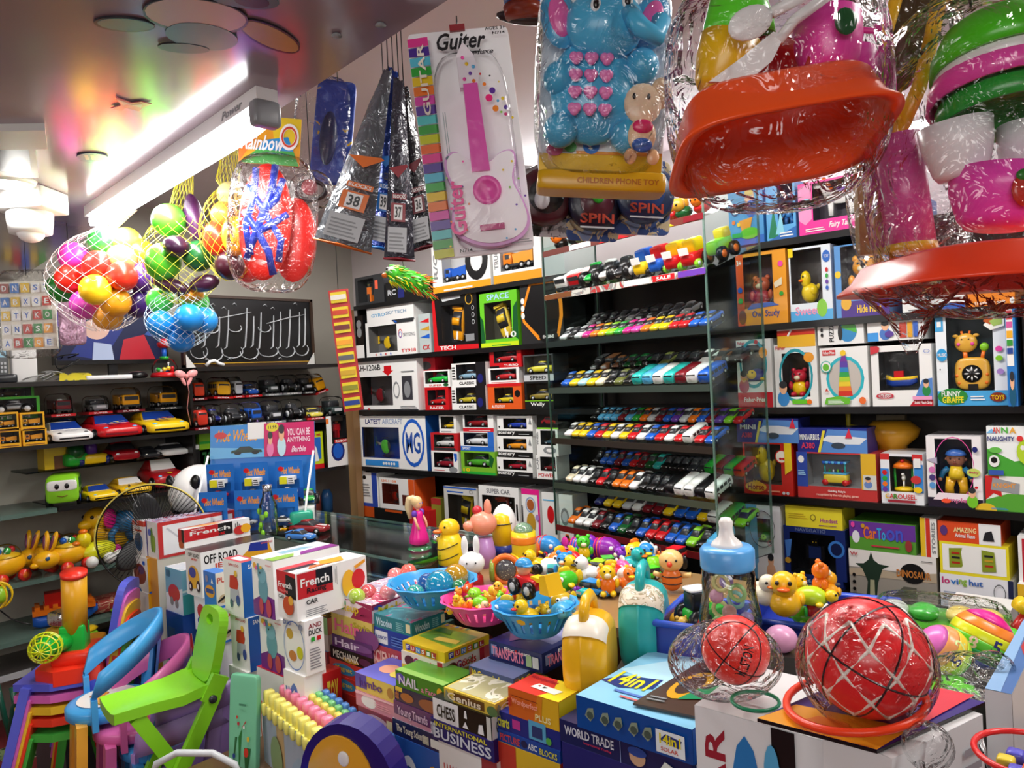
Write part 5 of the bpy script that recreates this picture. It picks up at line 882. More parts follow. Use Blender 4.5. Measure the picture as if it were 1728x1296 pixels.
# larger toys on the two upper trays
Rg = Matrix.Rotation(math.radians(GA), 4, 'Z')
def intray(ti, x, y, fn, name, label, cat, lift=0.0, grp=None):
    m = M(); fn(m); P = Rg @ Vector((x, y, 0))
    return m.obj(name, None, label, cat, grp, (GL.x + P.x, GL.y + P.y, .82 + TZ[ti] + y * SLP + .003 + lift), 0, Matrix.Rotation(math.radians(GA), 4, 'Z') @ Matrix.Rotation(math.atan(SLP), 4, 'X'))
for i, (c, c2) in enumerate((('w', 'r'), ('r', 'd'), ('20b848', 'k'), ('w', 'k'), ('d', 'dg'))):
    intray(1, .05 + i * .085, .11, lambda m, c=c, i=i: (truck(m, .12, .075, .07, c, c) if i < 2 else car(m, .12, .07, .085, c, 'monster')), 'toy_truck', ['white toy truck with red base', 'red toy dump truck', 'bright green monster truck', 'white monster truck', 'black monster truck'][i] + ' on the second tray of the glass stand', 'toy truck', 0, 'big wheeled trucks on the second tray')
for i, (c, c2) in enumerate((('y', 'b'), ('b', 'r'), ('r', 'li'), ('r', 'y'))):
    def f(m, c=c, c2=c2): m.rbox((0, 0, .035), (.065, .1, .045), c, e=.4); m.rbox((0, .01, .075), (.055, .06, .05), c2 if c != 'r' else 'y', e=.3); m.box((-.02, -.054, .055), (.02, -.05, .08), 'w'); [wheel(m, sx * .033, sy, .016, .012, 'li' if c == 'r' else 'k') for sx in (-1, 1) for sy in (-.03, .03)]
    intray(1, .49 + i * .075, .1, f, 'toy_locomotive', ['yellow and blue toy plane car', 'blue and red toy car with capped driver', 'red and yellow toy engine with white face plate, left one', 'red and yellow toy engine with white face plate, right one'][i] + ' on the second tray', 'toy car')
intray(1, .795, .14, lambda m: (m.rbox((0, 0, .05), (.05, .11, .05), 'li', e=.4), m.rbox((0, .03, .085), (.045, .05, .04), 'y', e=.4), [wheel(m, sx * .03, sy, .026, .015, 'k', 'o') for sx in (-1, 1) for sy in (-.035, .035)]), 'toy_tractor', 'green and yellow toy tractor at the right end of the second tray', 'toy tractor')
for i, (c, c2) in enumerate((('o', 'k'), ('f0a820', 'k'), ('o', 'ol'), ('f0a820', 'br'), ('p', 'w'), ('s', 'w'), ('y', 'w'), ('o', 'y'), ('o', 'k'), ('y', 'r'), ('gd', 'dg'), ('o', 'r'))):
    intray(0, .04 + i * .065, .08 + .02 * (i % 2), lambda m, c=c, c2=c2, i=i: (m.ell((0, 0, .02), (.03, .035, .022), c2, n=10, h=7), m.ell((0, -.02, .05), .024, c, n=12, h=8), m.ell((0, .01, .05), (.02, .02, .026), c, n=10, h=7), [m.ell((sx * .009, -.042, .054), .004, 'k', n=6, h=4) for sx in (-1, 1)]),
           'squeeze_figure', '%s round headed toy figure, %s from left on the top tray' % (('orange and black', 'amber and black', 'orange and olive', 'amber and brown', 'pink and white', 'blue and white', 'yellow and white', 'orange and yellow', 'orange and black', 'yellow and red', 'gold and green', 'orange and red')[i], ORD[i]), 'toy figure', 0, 'small figures on the top tray')
# ================= cartons stacked left of centre =================
_z = [0]
def G(c, pl, pr, yt, yb, d, label, col='w', front='', snap=True, cat='toy box', name='toy_box', last=None, **kw):
    """next box down the current stack (its top meets the bottom of the one above)"""
    zt = _z[0] if snap else None
    kw.setdefault('side', front)
    _z[0] = cbox(c, pl, pr, yt, yb, d, label, cat, name, ztop=zt, zbot=last, col=col, front=front, **kw)
FR = 'R0 0 1 1 f4f4f4;P0 .35 .5 .35 .5 1 0 1 c82830;P.5 .35 .72 .35 .72 1 .5 1 1c1c20;T.08 .62 .68 .84 w|French;T.16 .4 .6 .58 r|Racing;T.1 .88 .3 .95 w|WOODEN;R.76 .5 .77 .85 k;R.79 .42 .8 .92 k;R.82 .55 .83 .8 k;'
G(242, 223, 262, 880, 941, 2.86, 'white carton with a blue shape, leftmost of the upright cartons', front='R0 .85 1 1 d04030;E.5 .4 .35 .25 3a6a9a;L.2 .7 .8 .8 d04030 1', snap=False)
z0_ = _z[0]
G(248, 222, 278, 948, 1002, 2.84, 'white and yellow racing carton, upper one of the left pair', front='E.5 .5 .4 .3 8a3a28;E.6 .62 .2 .12 5a3a6a;P0 0 .6 0 .5 .1 0 .16 2a6ab8;E.2 .85 .08 .06 o;E.8 .85 .08 .06 b', side='R0 0 1 1 e8b020;R.55 .82 1 1 f4f4f4;R.55 .82 .66 .88 k;R.78 .82 .89 .88 k;R.66 .88 .78 .94 k;R.89 .88 1 .94 k;R.55 .94 .66 1 k;R.78 .94 .89 1 k;E.55 .66 .4 .13 w;T.3 .6 .8 .74 2a3a8a|ETS;E.45 .3 .35 .16 c86018;T.66 .3 .96 .46 f4f4f4|LO;R0 0 1 .06 1f5fc8')
G(250, 222, 278, 1002, 1056, 2.84, 'white and yellow racing carton, lower one of the left pair', front='E.5 .5 .4 .3 8a3a28;E.6 .62 .2 .12 5a3a6a;P0 0 .6 0 .5 .1 0 .16 2a6ab8', side='R0 0 1 1 e8b020;R.55 .82 1 1 f4f4f4;R.55 .82 .66 .88 k;R.78 .82 .89 .88 k;R.66 .88 .78 .94 k;E.55 .66 .4 .13 w;T.3 .6 .8 .74 2a3a8a|ETS;E.45 .3 .35 .16 c86018;T.66 .3 .96 .46 f4f4f4|LO', last=0)
G(265, 243, 395, 883, 944, 2.80, 'white upright carton with broad red border and purple spine', front='R.0 0 .2 1 3a2a80;E.55 .5 .1 .35 6a9a3a;E.7 .4 .1 .25 8ab040;E.4 .7 .12 .1 4a6ac8;R.94 0 1 1 w', side='R0 0 1 1 c83030;R.06 .08 .97 .9 f0f0f4;P.1 .8 .28 .42 .3 .44 .12 .83 c8c8d0', top='R0 0 1 1 c8c0d8/b03040/8098c8/e0e0e0', snap=False)
G(265, 243, 395, 944, 1010, 2.80, 'plain orange and white carton under the red bordered one', front='R0 0 1 .5 e8b030', side='R0 0 1 1 e8e0d0;R0 0 1 .4 e0a040', last=0, col='e0a040')
G(306, 278, 350, 964, 1039, 2.68, 'pale blue carton with a red truck picture and a red letter A', col='7ab8d0', front='P0 0 1 0 1 .6 0 .4 e8f0f4;E.5 .45 .35 .2 c84048;E.35 .25 .1 .1 e;E.65 .22 .1 .1 e;R.1 .8 .3 .95 4a7a90', side='R0 0 1 .45 3a9a9a;R0 .5 1 .55 d8f0f0;T.6 .1 .95 .28 d02838|A', top='R0 0 1 1 d8e0ea/w/b8c8d8', snap=False)
G(308, 280, 352, 1039, 1115, 2.68, 'deep blue carton lettered AN under the pale blue one', col='1a4a9a', front='R.1 .78 .5 .92 3a5a8a;T.1 .5 .5 .7 w|TOY;E.6 .25 .3 .25 3a3a8a', side='T.1 .68 .95 .9 f4f4f4|ANI;T.1 .68 .45 .9 d83838|A;T.3 .4 .95 .58 f4f4f4|CEP;L.3 .2 .9 .36 8aa8d8 3', last=0)
G(310, 300, 421, 895, 927, 2.66, 'flat white French Racing carton lying on the Off Road carton', front='R0 .3 1 1 c82830;R.6 .3 1 1 k;E.5 .2 .4 .2 c86030', side=FR + 'E.83 .45 .1 .25 c83030;E.92 .5 .08 .25 f0b020', top='R0 0 1 1 f0f0f0;P.1 .1 .9 .3 .8 .6 .2 .5 f0b060;R0 0 .2 1 d04040', snap=False)
zz = _z[0]
G(338, 312, 462, 933, 1010, 2.55, 'big white Off Road Jeep carton with a yellow jeep picture', front='T.2 .86 .9 .95 k|OFF ROAD;T.35 .78 .8 .84 d84828|JEEP;E.5 .42 .36 .26 f0b820;E.45 .52 .22 .12 3a4a9a;E.3 .2 .12 .11 26262a;E.8 .24 .12 .13 26262a;E.3 .2 .06 .05 w;E.8 .24 .06 .06 w', side='T.04 .72 .48 .92 k|OFF ROAD;T.16 .56 .42 .7 c84838|JEEP;P.5 .5 .98 .6 .92 .9 .66 .88 .52 .7 e8a828;P.62 .8 .9 .74 .9 .95 .66 .98 2a3a9a;L.06 .4 .4 .5 8ab0d8 1;T.8 .9 .97 .96 d06060|wooden', top='R0 0 1 1 2a2a2c', snap=False)
G(347, 327, 380, 1012, 1069, 2.55, 'white carton with red and blue robot pictures under the jeep carton', front='E.55 .6 .3 .22 c84038;E.6 .3 .35 .15 2a3a9a', snap=False)
G(394, 350, 420, 1085, 1140, 2.6, 'white carton edge lettered OR with a green garden picture', front='R0 .1 .5 .9 3a5a3a;T.62 .72 .98 .9 k|OR', last=0, snap=False, top='R0 0 1 1 k')
BUS = 'R0 0 1 1 2a78d0;E.5 .45 .4 .18 e8a030;R.2 .4 .8 .52 2a4a9a;E.3 .8 .12 .1 8a88a8;P.65 .7 .85 .7 .75 .85 w'
SID = 'R0 0 1 1 f0e8dc;T.1 .7 .8 .86 c84030|PU;E.5 .25 .3 .12 c8b090;P.1 .15 .9 .3 .9 .38 .1 .22 k;R0 0 1 .06 2a78d0'
G(363, 343, 384, 968, 1028, 2.42, 'blue toy bus carton, upper one of the pair before the jeep carton', col='2a78d0', front=BUS, side=SID, snap=False)
G(369, 349, 392, 1028, 1087, 2.42, 'blue toy bus carton, lower one of the pair', col='2a78d0', front=BUS, side=SID)
G(369, 343, 392, 1087, 1140, 2.42, 'dark topped white carton at the foot of the blue bus cartons', front='T.6 .6 .95 .8 k|OFF', top='R0 0 1 1 k', last=0)
SAN = 'T.3 .9 .85 .95 c83838|SAN LOO;P.3 .5 .7 .45 .8 .6 .7 .75 .35 .72 c83828;P.3 .25 .8 .3 .8 .5 .35 .48 b8bcc8;E.75 .3 .1 .1 3a4a9a;E.4 .22 .08 .08 3a4a7a;E.7 .78 .08 .06 e8c040'
G(407, 376, 433, 950, 1044, 2.3, 'tall white San Loo carton with a robot picture, upper of two', front=SAN, side='R0 0 1 1 1a6ac0;T.4 .86 .95 .94 w|SAN', top='R0 0 1 1 c84848;R.2 .2 .8 .8 e8e0e0', snap=False)
G(418, 388, 438, 1044, 1135, 2.3, 'tall white San Loo carton with a robot picture, lower of two', front=SAN, side='R0 0 1 1 1a5ab0;T.4 .86 .95 .94 w|SAN')
G(418, 386, 440, 1135, 1210, 2.3, 'white robot carton with yellow and blue picture at the pile foot', front='E.5 .3 .35 .2 e8a828;E.5 .3 .2 .1 26262a;P.3 .6 .9 .7 .9 .95 .5 .9 3a4a9a;E.2 .85 .1 .07 8aa040', side='R0 0 1 1 e0dcd4;R.3 .1 .6 .9 c8a040', last=0)
ELE = 'P0 0 1 0 1 .35 .5 .4 0 .25 7a2a8a;E.5 .5 .22 .26 6aa0b0;E.48 .72 .2 .14 7ab0c0;P.3 .7 .38 .7 .36 .92 .28 .92 6aa0b0;E.4 .18 .1 .14 c84858;E.75 .18 .12 .16 c84858;E.42 .76 .02 .02 k;T.7 .9 .95 .94 d86060|wood;E.2 .88 .08 .05 e8b040;E.28 .84 .05 .04 d868a8;E.5 .86 .06 .03 e8c040'
G(460, 424, 572, 948, 1047, 2.2, 'white carton with a blue elephant toy picture on violet, upper of two', front=ELE, side='R0 0 1 .9 f2f2f4;T.1 .6 .2 .8 d05060|8', top='R0 0 1 1 eeeef0;P.2 .3 .5 .3 .5 .8 .25 .7 8ab8c8;P.7 .5 1 .4 1 1 .65 1 8a2a8a;P.6 0 1 0 1 .3 .7 .4 8ab840', snap=False)
G(477, 437, 520, 1047, 1142, 2.2, 'white carton with a blue elephant toy picture on violet, lower of two', front=ELE)
G(477, 433, 545, 1142, 1190, 2.2, 'red topped white carton under the elephant cartons', front='T.05 .6 .6 .85 c8602a|COGS;E.3 .3 .2 .2 26262a', top='R0 0 1 1 b02830', last=0)
G(498, 466, 617, 969, 1050, 2.06, 'large white French Racing Car carton on top of the duck cartons', front='P0 .55 1 .45 1 1 0 1 c82830;P.45 .5 1 .45 1 .9 .5 .95 1c1c20;T.1 .66 .8 .78 w|French;T.15 .55 .6 .63 f08080|Racing;T.1 .42 .4 .5 k|CAR;E.6 .3 .28 .2 c85028;E.75 .42 .12 .1 e8b040', side='P.02 .45 .5 .45 .5 .98 .02 .98 c82830;P.27 .62 .5 .62 .5 .98 .27 .98 1c1c20;T.06 .68 .45 .86 w|French;T.14 .5 .4 .64 1c1c20|Racing;T.12 .3 .28 .4 k|CAR;R.53 .6 .535 .9 k;R.55 .55 .555 .95 k;E.72 .5 .1 .3 f0b830;E.86 .55 .1 .22 d02830;P.8 .85 .97 .95 .97 .88 .82 .78 e8a030;L.1 .06 .4 .22 e 4', top='R0 0 1 1 f2f0ee;R0 0 .35 .5 d03840;R.35 0 .6 .4 26262a;P.3 .5 .8 .4 .9 .7 .4 .8 f0a830;P.6 .3 .9 .2 .8 .5 e87838', snap=False)
G(513, 477, 545, 1050, 1142, 2.06, 'white carton lettered ANDU with green and yellow duck pictures', front='E.3 .7 .16 .1 c8a040;E.4 .3 .18 .1 c87840;E.75 .4 .14 .12 c8c828;O.5 .5 .48 .46 4a78c8 .96;T.05 .86 .4 .94 4a6ab8|DUO;E.85 .88 .1 .06 8a90a8', side='T.2 .84 .9 .93 8a2830|AND;T.2 .72 .9 .82 k|DUCK;L.2 .1 .8 .5 8a8a90 8;R.3 .6 .5 .68 g;R.6 .6 .8 .68 r')
G(513, 478, 550, 1142, 1205, 2.06, 'white carton lettered ANDU, lowest in the French Racing pile', front='O.5 .5 .48 .46 4a78c8 .94;T.1 .84 .4 .94 4a6ab8|DUO', side='T.2 .7 .9 .85 8a2830|AND;T.2 .5 .9 .65 k|DUCK', last=0)
# ================= glass counter =================
CTZ = .92
t = thing('glass_counter', 'low glass display counter behind the French Racing cartons', 'display counter', (0, 0, 0))
x0, x1, y0, y1 = -3.25, -1.86, 1.56, 1.98
m = M(); m.box((x0, y0, CTZ - .012), (x1, y1, CTZ), '!glass'); m.obj('top_pane', t)
m = M(); m.box((x0, y0, .0), (x1, y1, .42), '3a3630'); m.obj('plinth', t)
m = M(); m.box((x1 - .006, y0, .42), (x1, y1, CTZ - .012), '!glass'); m.obj('end_pane', t)
m = M(); m.box((x0, y0, .42), (x1, y0 + .006, CTZ - .012), '!glass'); m.obj('front_pane', t)
for yy in (y0, y1): m = M(); m.box((x0, yy - .001, CTZ - .009), (x1, yy + .001, CTZ), '!glassedge'); m.obj('glass_rim', t)
m = M(); m.box((x0, y0 + .02, .68), (x1 - .02, y1, .688), '!glass'); m.obj('inner_shelf', t)
for i, (x, c) in enumerate(((-2.2, 'e'), (-2.5, 'd'), (-2.05, '5a6a6a'))):
    carton('storage_box', 'dull %s box inside the glass counter, %s' % (('grey', 'black', 'slate')[i], ('near its middle', 'furthest in', 'at its right end')[i]), 'box', .22 if i < 2 else .1, .2, .2, (x, 1.78, .42), 0, col=c, front='L.2 .3 .8 .6 sl 3', side='L.2 .3 .8 .6 sl 2')
def onctr(px, py): P = onz(px, py, CTZ); return P
# carded car rack
P = at(430, 885, 3.05); P.z = CTZ; t = thing('card_rack', 'Hot Wheels and Barbie counter rack holding blue carded toy cars', 'display rack', P, 42)
W_ = .44
m = M(); m.T = rot('X', -8); m.box((-W_ / 2, .1, 0), (W_ / 2, .105, .44), '2a78c8'); m.deco((-W_ / 2, .0999, .3), (W_, 0, 0), (0, 0, .14), 'R0 0 .52 1 2a8ad8;I.06 .5 .46 .86 f0a020|Hot Wheels;E.1 .7 .06 .1 r;R.36 .55 .54 1.05 w;P.0 0 .52 0 .52 .25 0 .35 6ab8e8;C.2 .1 .5 .35 1a3a2a;R.52 0 1 1 d01a68;E.6 .88 .06 .14 e8d830;T.56 .83 .64 .93 k|11.95;T.74 .6 .96 .82 f8d8e8|YOU CAN BE;T.74 .4 .96 .56 f8d8e8|ANYTHING;I.78 .1 .92 .28 f8d8e8|Barbie;B.54 0 .62 .75 f080b0;B.64 0 .74 .95 c8e8f0'); m.obj('header_board', t)
for sx in (-1, 1): m = M(); m.tube([(sx * W_ / 2, -.1, 0), (sx * W_ / 2, -.02, .13), (sx * W_ / 2, .12, .3)], .005, 'w', 6); m.obj('side_wire', t)
m = M(); m.box((-W_ / 2, -.1, 0), (W_ / 2, .1, .012), '2a2c30'); m.obj('rack_base', t)
nm = ['left', 'middle', 'right']
for r in range(2):
    for q in range(3):
        t2 = thing('carded_toy_car', 'blue card with a toy car blister, %s row of the rack, %s' % (('front', 'back')[r], nm[q]), 'toy car', P + Matrix.Rotation(math.radians(42), 3, 'Z') @ Vector(((q - 1) * .14, -.06 + .09 * r, .013 + .1 * r)), 42, 'carded cars in the counter rack')
        m = M(); m.box((-.055, 0, 0), (.055, .003, .16), '2070c8'); m.deco((-.055, -.0003, 0), (.11, 0, 0), (0, 0, .16), 'I.2 .66 .9 .84 f0a020|Hot Wheels;R0 0 1 .3 1a50a8;E.2 .8 .1 .06 r'); m.obj('card', t2)
        m = M(); m.box((-.04, -.035, .02), (.04, 0, .085), '!pane'); bl = m.obj('blister', t2); m = M(); m.T = tr(0, -.018, .03) @ rot('Z', 90); car(m, .07, .03, .025, ['k', 'sl', 'w', 'r', 'e', 'w'][q + 3 * r]); m.obj('toy_car', bl)
        if r: m = M(); m.box((-.03, -.037, .085), (.03, -.001, .1), 'w'); m.deco((-.03, -.0375, .07), (.06, 0, 0), (0, 0, .03), 'R0 0 .5 1 e8e020;R.55 0 1 1 w;L.6 .1 .95 .9 k 3'); m.obj('price_label', t2)
# small goods on the counter
P = onctr(455, 905); t = thing('glass_bottle', 'clear glass bottle with green leaf print and steel cap on the counter', 'bottle', P)
m = M(); m.lathe([(.03, 0), (.034, .01), (.034, .12), (.02, .155), (.016, .18)], '!bottle', cap=False); m.obj('bottle_body', t); m = M(); m.lathe([(.018, .175), (.018, .2)], '!silver', n=18); m.obj('cap', t)
m = M(); [m.ell((.033 * math.cos(a), .033 * math.sin(a), z), (.009, .009, .013), 'li', n=8, h=6) for a, z in ((-2.4, .03), (-1.6, .05), (-.8, .09), (-2.2, .1), (-1.3, .02), (3.4, .07))]; m.obj('leaf_print', t)
def oncar(px, py, L, c, kd, l, rz, z=CTZ):
    P = onz(px, py, z); m = M(); car(m, L, L * .45, L * .34, c, kd, seg=14); return m.obj('toy_car', None, l, 'toy car', None, P, rz)
P = onz(508, 868, CTZ + .09); t = thing('toy_truck', 'white toy lorry with open slatted trailer on the glass counter', 'toy truck', onctr(512, 886), 55)
m = M(); m.box((-.05, -.1, .015), (.05, .1, .085), 'w'); m.deco((.0505, -.09, .02), (0, .18, 0), (0, 0, .06), ';'.join('R%.2f .05 %.2f .95 4a2a2a' % (i * .125, i * .125 + .09) for i in range(8))); m.obj('trailer', t)
for sx in (-1, 1):
    for y in (-.06, .06): m = M(); wheel(m, sx * .045, y, .016, .012); m.obj('wheel', t)
m = M(); m.rbox((0, -.13, .045), (.09, .06, .07), '20a080', e=.3); m.obj('cab', t)
c_ = onctr(512, 886); m = M(); car(m, .12, .06, .06, '20a030', 'monster', seg=14); m.obj('toy_car', None, 'green toy jeep riding on top of the white slatted lorry', 'toy car', None, (c_.x, c_.y + .03, CTZ + .0855), 60)
oncar(523, 898, .15, '8a1a20', 'racer', 'black and red racing car on the counter edge below the lorry', 118); oncar(508, 910, .11, '3a7ac8', 'racer', 'small blue and white racing car nearest on the counter glass', 112)
for px, py, l in ((405, 898, 'gold toy car left of the glass bottle on the counter'), (432, 890, 'gold toy car behind the leaf printed bottle'), (478, 896, 'gold toy car right of the leaf printed bottle')):
    P = onctr(px, py); m = M(); car(m, .11, .055, .045, '!gold', 'racer', seg=12); m.obj('toy_car', None, l, 'toy car', None, P, 30 + px % 40)
P = onctr(418, 884); m = M(); m.rbox((0, 0, .02), (.12, .1, .04), 'y/o/r/y/30', e=.5); m.obj('sweet_bag', None, 'yellow and red printed snack bag behind the gold toy cars', 'packet', None, P, 20)
for i, (px, z, c, l) in enumerate(((512, .92, '3a6a9a', 'dim blue jar on the low shelf right of the lorry'), (532, .92, '8a3a30', 'dim red jar at the far end of the glass counter'), (552, .92, '2a5a90', 'dim blue canister in the corner by the wooden post'))):
    P = onx(px, 850, -4.0); m = M(); m.lathe([(.035, 0), (.037, .1), (.03, .12), (.02, .14)], c); m.obj('jar', None, l, 'jar', None, (P.x, P.y, Z4))
# fan
Pf = at(258, 905, 2.93); t = thing('pedestal_fan', 'black pedestal fan with a yellow rim standing behind the cartons', 'fan', (Pf.x, Pf.y, 0), 56)
m = M(); q = [(.2 * math.cos(a * math.pi / 24), 0, Pf.z + .2 * math.sin(a * math.pi / 24)) for a in range(48)]
m.tube(q, .0035, 'k', 6, True); m.obj('guard_ring', t)
m = M(); m.tube([(.203 * math.cos(math.radians(a)), -.004, Pf.z + .203 * math.sin(math.radians(a))) for a in range(8, 190, 6)], .003, 'e0d060', 6); m.obj('yellow_rim', t, 'pale yellow upper rim')
m = M()
for i in range(72):
    a = i * math.pi / 36; m.tube([(.03 * math.cos(a), -.04, Pf.z + .03 * math.sin(a)), (.13 * math.cos(a + .15), -.035, Pf.z + .13 * math.sin(a + .15)), (.2 * math.cos(a + .2), 0, Pf.z + .2 * math.sin(a + .2))], .0009, 'k', 4)
    m.tube([(.03 * math.cos(a), .05, Pf.z + .03 * math.sin(a)), (.13 * math.cos(a), .045, Pf.z + .13 * math.sin(a)), (.2 * math.cos(a), 0, Pf.z + .2 * math.sin(a))], .0009, 'k', 4)
m.obj('wire_guard', t)
for i in range(3):
    m = M(); m.ell((.09, 0, 0), (.085, .003, .05), '26282a', rot('X', 20)); o = m.obj('fan_blade', t); o.location = (0, 0, Pf.z); o.rotation_euler = (0, math.radians(120 * i + 20), 0)
m = M(); m.cyl((0, -.045, Pf.z), (0, -.035, Pf.z), .03, 'k'); m.cyl((0, .0, Pf.z), (0, .13, Pf.z), .05, 'k'); m.obj('motor', t)
m = M(); m.cyl((0, .09, .02), (0, .09, Pf.z), .013, 'd'); m.obj('pole', t); m = M(); m.lathe([(.12, 0), (.12, .015), (.03, .04)], 'k', (0, .09, 0)); m.obj('base', t)
# ================= chairs at lower left =================
def board(m, p, q, w, th, k):
    """flat board from p to q; w across (x), th thick"""
    p, q = Vector(p), Vector(q); d = (q - p).normalized(); a = Vector((1, 0, 0)); b = d.cross(a).normalized()
    if abs(d.x) > .95: a = Vector((0, 1, 0)); b = d.cross(a).normalized()
    vs = [pp + a * sx * w / 2 + b * sy * th / 2 for pp in (p, q) for sx, sy in ((-1, -1), (1, -1), (1, 1), (-1, 1))]
    m.add(vs, [(3, 2, 1, 0), (4, 5, 6, 7), (0, 1, 5, 4), (1, 2, 6, 5), (2, 3, 7, 6), (3, 0, 4, 7)], k)
def panel_with_hole(m, w, h, cz, hr, k, th=.02, top=None):
    """rounded panel in xz with an oval hole"""
    n = 32; R = []; out = [(w / 2 * sgp(math.cos(2 * math.pi * i / n), .5), h / 2 * sgp(math.sin(2 * math.pi * i / n), .5)) for i in range(n)]; inn = [(hr[0] * math.cos(2 * math.pi * i / n), cz + hr[1] * math.sin(2 * math.pi * i / n)) for i in range(n)]
    vs = [(x, s * th / 2, z) for s in (-1, 1) for L_ in (out, inn) for x, z in L_]; fs = []
    for i in range(n):
        j = (i + 1) % n; fs += [(i, j, n + j, n + i), (2 * n + j, 2 * n + i, 3 * n + i, 3 * n + j), (j, i, 2 * n + i, 2 * n + j), (n + i, n + j, 3 * n + j, 3 * n + i)]
    m.add(vs, fs, k, False)
def stack_chair(c, label, loc, rz, H=.36):
    t = thing('stacking_chair', label, 'chair', loc, rz, "children's stacking chairs in one pile")
    m = M(); m.T = tr(0, 0, H); m.prism([(-.14, -.15), (.14, -.15), (.17, -.02), (.13, .13), (-.13, .13), (-.17, -.02)], -.025, 0, c); m.obj('seat', t)
    for sx in (-1, 1):
        m = M(); board(m, (sx * .14, -.1, H - .01), (sx * .19, -.18, 0), .05, .03, c); m.obj('leg', t); m = M(); board(m, (sx * .12, .1, H - .01), (sx * .16, .19, 0), .05, .03, c); m.obj('leg', t)
    m = M(); m.T = tr(0, .16, H + .15) @ rot('X', -12); panel_with_hole(m, .17, .3, .08, (.025, .03), c, .025); m.obj('backrest', t)
PS = at(134, 1150, 2.72)
for i, (c, nm_) in enumerate((('48b848', 'green'), ('e84028', 'red'), ('e8c030', 'yellow'), ('d868b8', 'pink'), ('5a62d0', 'violet blue'))):
    stack_chair(c, nm_ + ' plastic child chair in the pile, ' + ('lowest', 'second from the bottom', 'in the middle', 'just under the top one', 'on top and carrying the pitching toy')[i], (PS.x, PS.y, .012 + .04 * i - (0 if i else .012)), -42)
zt = .16 + .36; B = Vector((PS.x, PS.y, zt))
t = thing('pitching_toy', 'red based ball pitching toy with a fat yellow tube on the violet seat', 'toy', B + Vector((.02, 0, 0)), -35)
m = M(); m.prism([(-.14, -.06), (-.1, -.11), (.1, -.11), (.15, -.04), (.13, .1), (-.13, .1)], 0, .05, 'f03820'); m.rbox((.02, 0, .07), (.16, .14, .05), 'f03820', e=.3); m.deco((.02, -.1102, .012), (.08, 0, 0), (0, 0, .03), 'R0 0 1 1 e8c828;T.06 .2 .94 .8 k|PITCH'); m.obj('base', t)
m = M(); m.rbox((-.08, .0, .07), (.09, .12, .05), 'f0a020', e=.3); m.obj('hopper', t, 'orange block')
m = M(); m.rbox((.04, 0, .13), (.075, .08, .1), '20b840', e=.15); m.cyl((.07, -.02, .13), (.12, -.05, .13), .03, '20b840'); m.obj('tube_holder', t)
m = M(); m.cyl((.035, .0, .14), (.08, .02, .36), .04, 'e8a820', n=24); lt = m.obj('launch_tube', t); m = M(); m.cyl((.08, .02, .355), (.083, .021, .37), .042, 'f03828', n=24); m.obj('tube_cap', lt, 'red tube cap')
m = M(); m.ell((.14, -.06, .135), .035, '20c840'); m.obj('ball', t)
m = M()
for i in range(5): a = -.04 + .02 * i; r = math.sqrt(.05 ** 2 - a * a); m.tube([(.14 + a, -.06 + r * math.cos(q * math.pi / 10), .135 + r * math.sin(q * math.pi / 10)) for q in range(20)], .003, 'd8e020', 4, True)
for i in range(6): a = i * math.pi / 6; m.tube([(.14 + .05 * math.cos(q * math.pi / 10), -.06 + .05 * math.sin(q * math.pi / 10) * math.cos(a), .135 + .05 * math.sin(q * math.pi / 10) * math.sin(a)) for q in range(20)], .002, 'd8e020', 4, True)
m.obj('ball_cage', t, 'yellow plastic cage')
def arm_chair(c, label, loc, rz, H=.27, seatc=None, legc=None, legs=True, sticker=False, W=.17, top=.3):
    t = thing('child_armchair', label, 'chair', loc, rz); rr = W
    m = M(); m.ell((0, 0, H), (rr, rr, .025), seatc or c, n=28, e=.4, e2=1); m.obj('seat', t)
    if sticker: m = M(); m.lathe([(0, H + .027), (rr * .72, H + .0265)], 'f4f0e8', n=28, cap=False); m.ell((.02, -.02, H + .027), (.05, .02, .002), 'f0b040', n=12, h=4); m.ell((-.03, -.02, H + .027), (.02, .03, .002), 'e89030', n=12, h=4); m.obj('seat_sticker', t)
    m = M(); rows = []
    for off, dz in ((0, 0), (.0, .07), (.012, .072), (.012, -.002)):
        R = []
        for i in range(25):
            a = math.radians(-112 + i * 224 / 24); f = (math.cos(a) * .5 + .5) ** 1.2; r = rr * 1.05 + off - .0; z = H + .02 + (top - .06) * f + dz * (1 if i not in (0, 24) else .2)
            R.append((r * math.sin(a), r * math.cos(a) * (1 + .25 * f), z))
        rows.append(R)
    rows.append(rows[0]); m.ruled(rows, c)
    for s in (-1, 1):
        a = math.radians(s * 112); board(m, (rr * 1.06 * math.sin(a), rr * 1.06 * math.cos(a), H - .03), (rr * 1.06 * math.sin(a), rr * 1.06 * math.cos(a), H + .07), .035, .018, c)
    m.obj('arm_rail', t)
    m = M(); rw = []
    for f in range(6):
        z = H + f / 5 * (top - .04) ; rw.append([((rr * 1.05) * math.sin(math.radians(a)), rr * (1.05 + .25 * f / 5) * math.cos(math.radians(a)), z) for a in range(-34 - 0, 35, 8)])
    m.ruled(rw, c); m.ruled([[(x, y + .012, z) for x, y, z in r] for r in rw], c); m.obj('back_panel', t)
    if legs:
        for sx in (-1, 1):
            for sy in (-1, 1): m = M(); board(m, (sx * rr * .68, sy * rr * .68, H - .01), (sx * rr * .85, sy * rr * .85, 0), .075, .03, legc or c); m.obj('leg', t)
    return t
PB = at(182, 1188, 2.5)
H_ = PB.z - .1
arm_chair('4aa8e8', 'sky blue child armchair with a white sticker on its orange-legged seat, nearest of the pile', (PB.x, PB.y, .08), -14, PB.z - .08, None, 'f0b040', True, True, W=.125, top=.25)
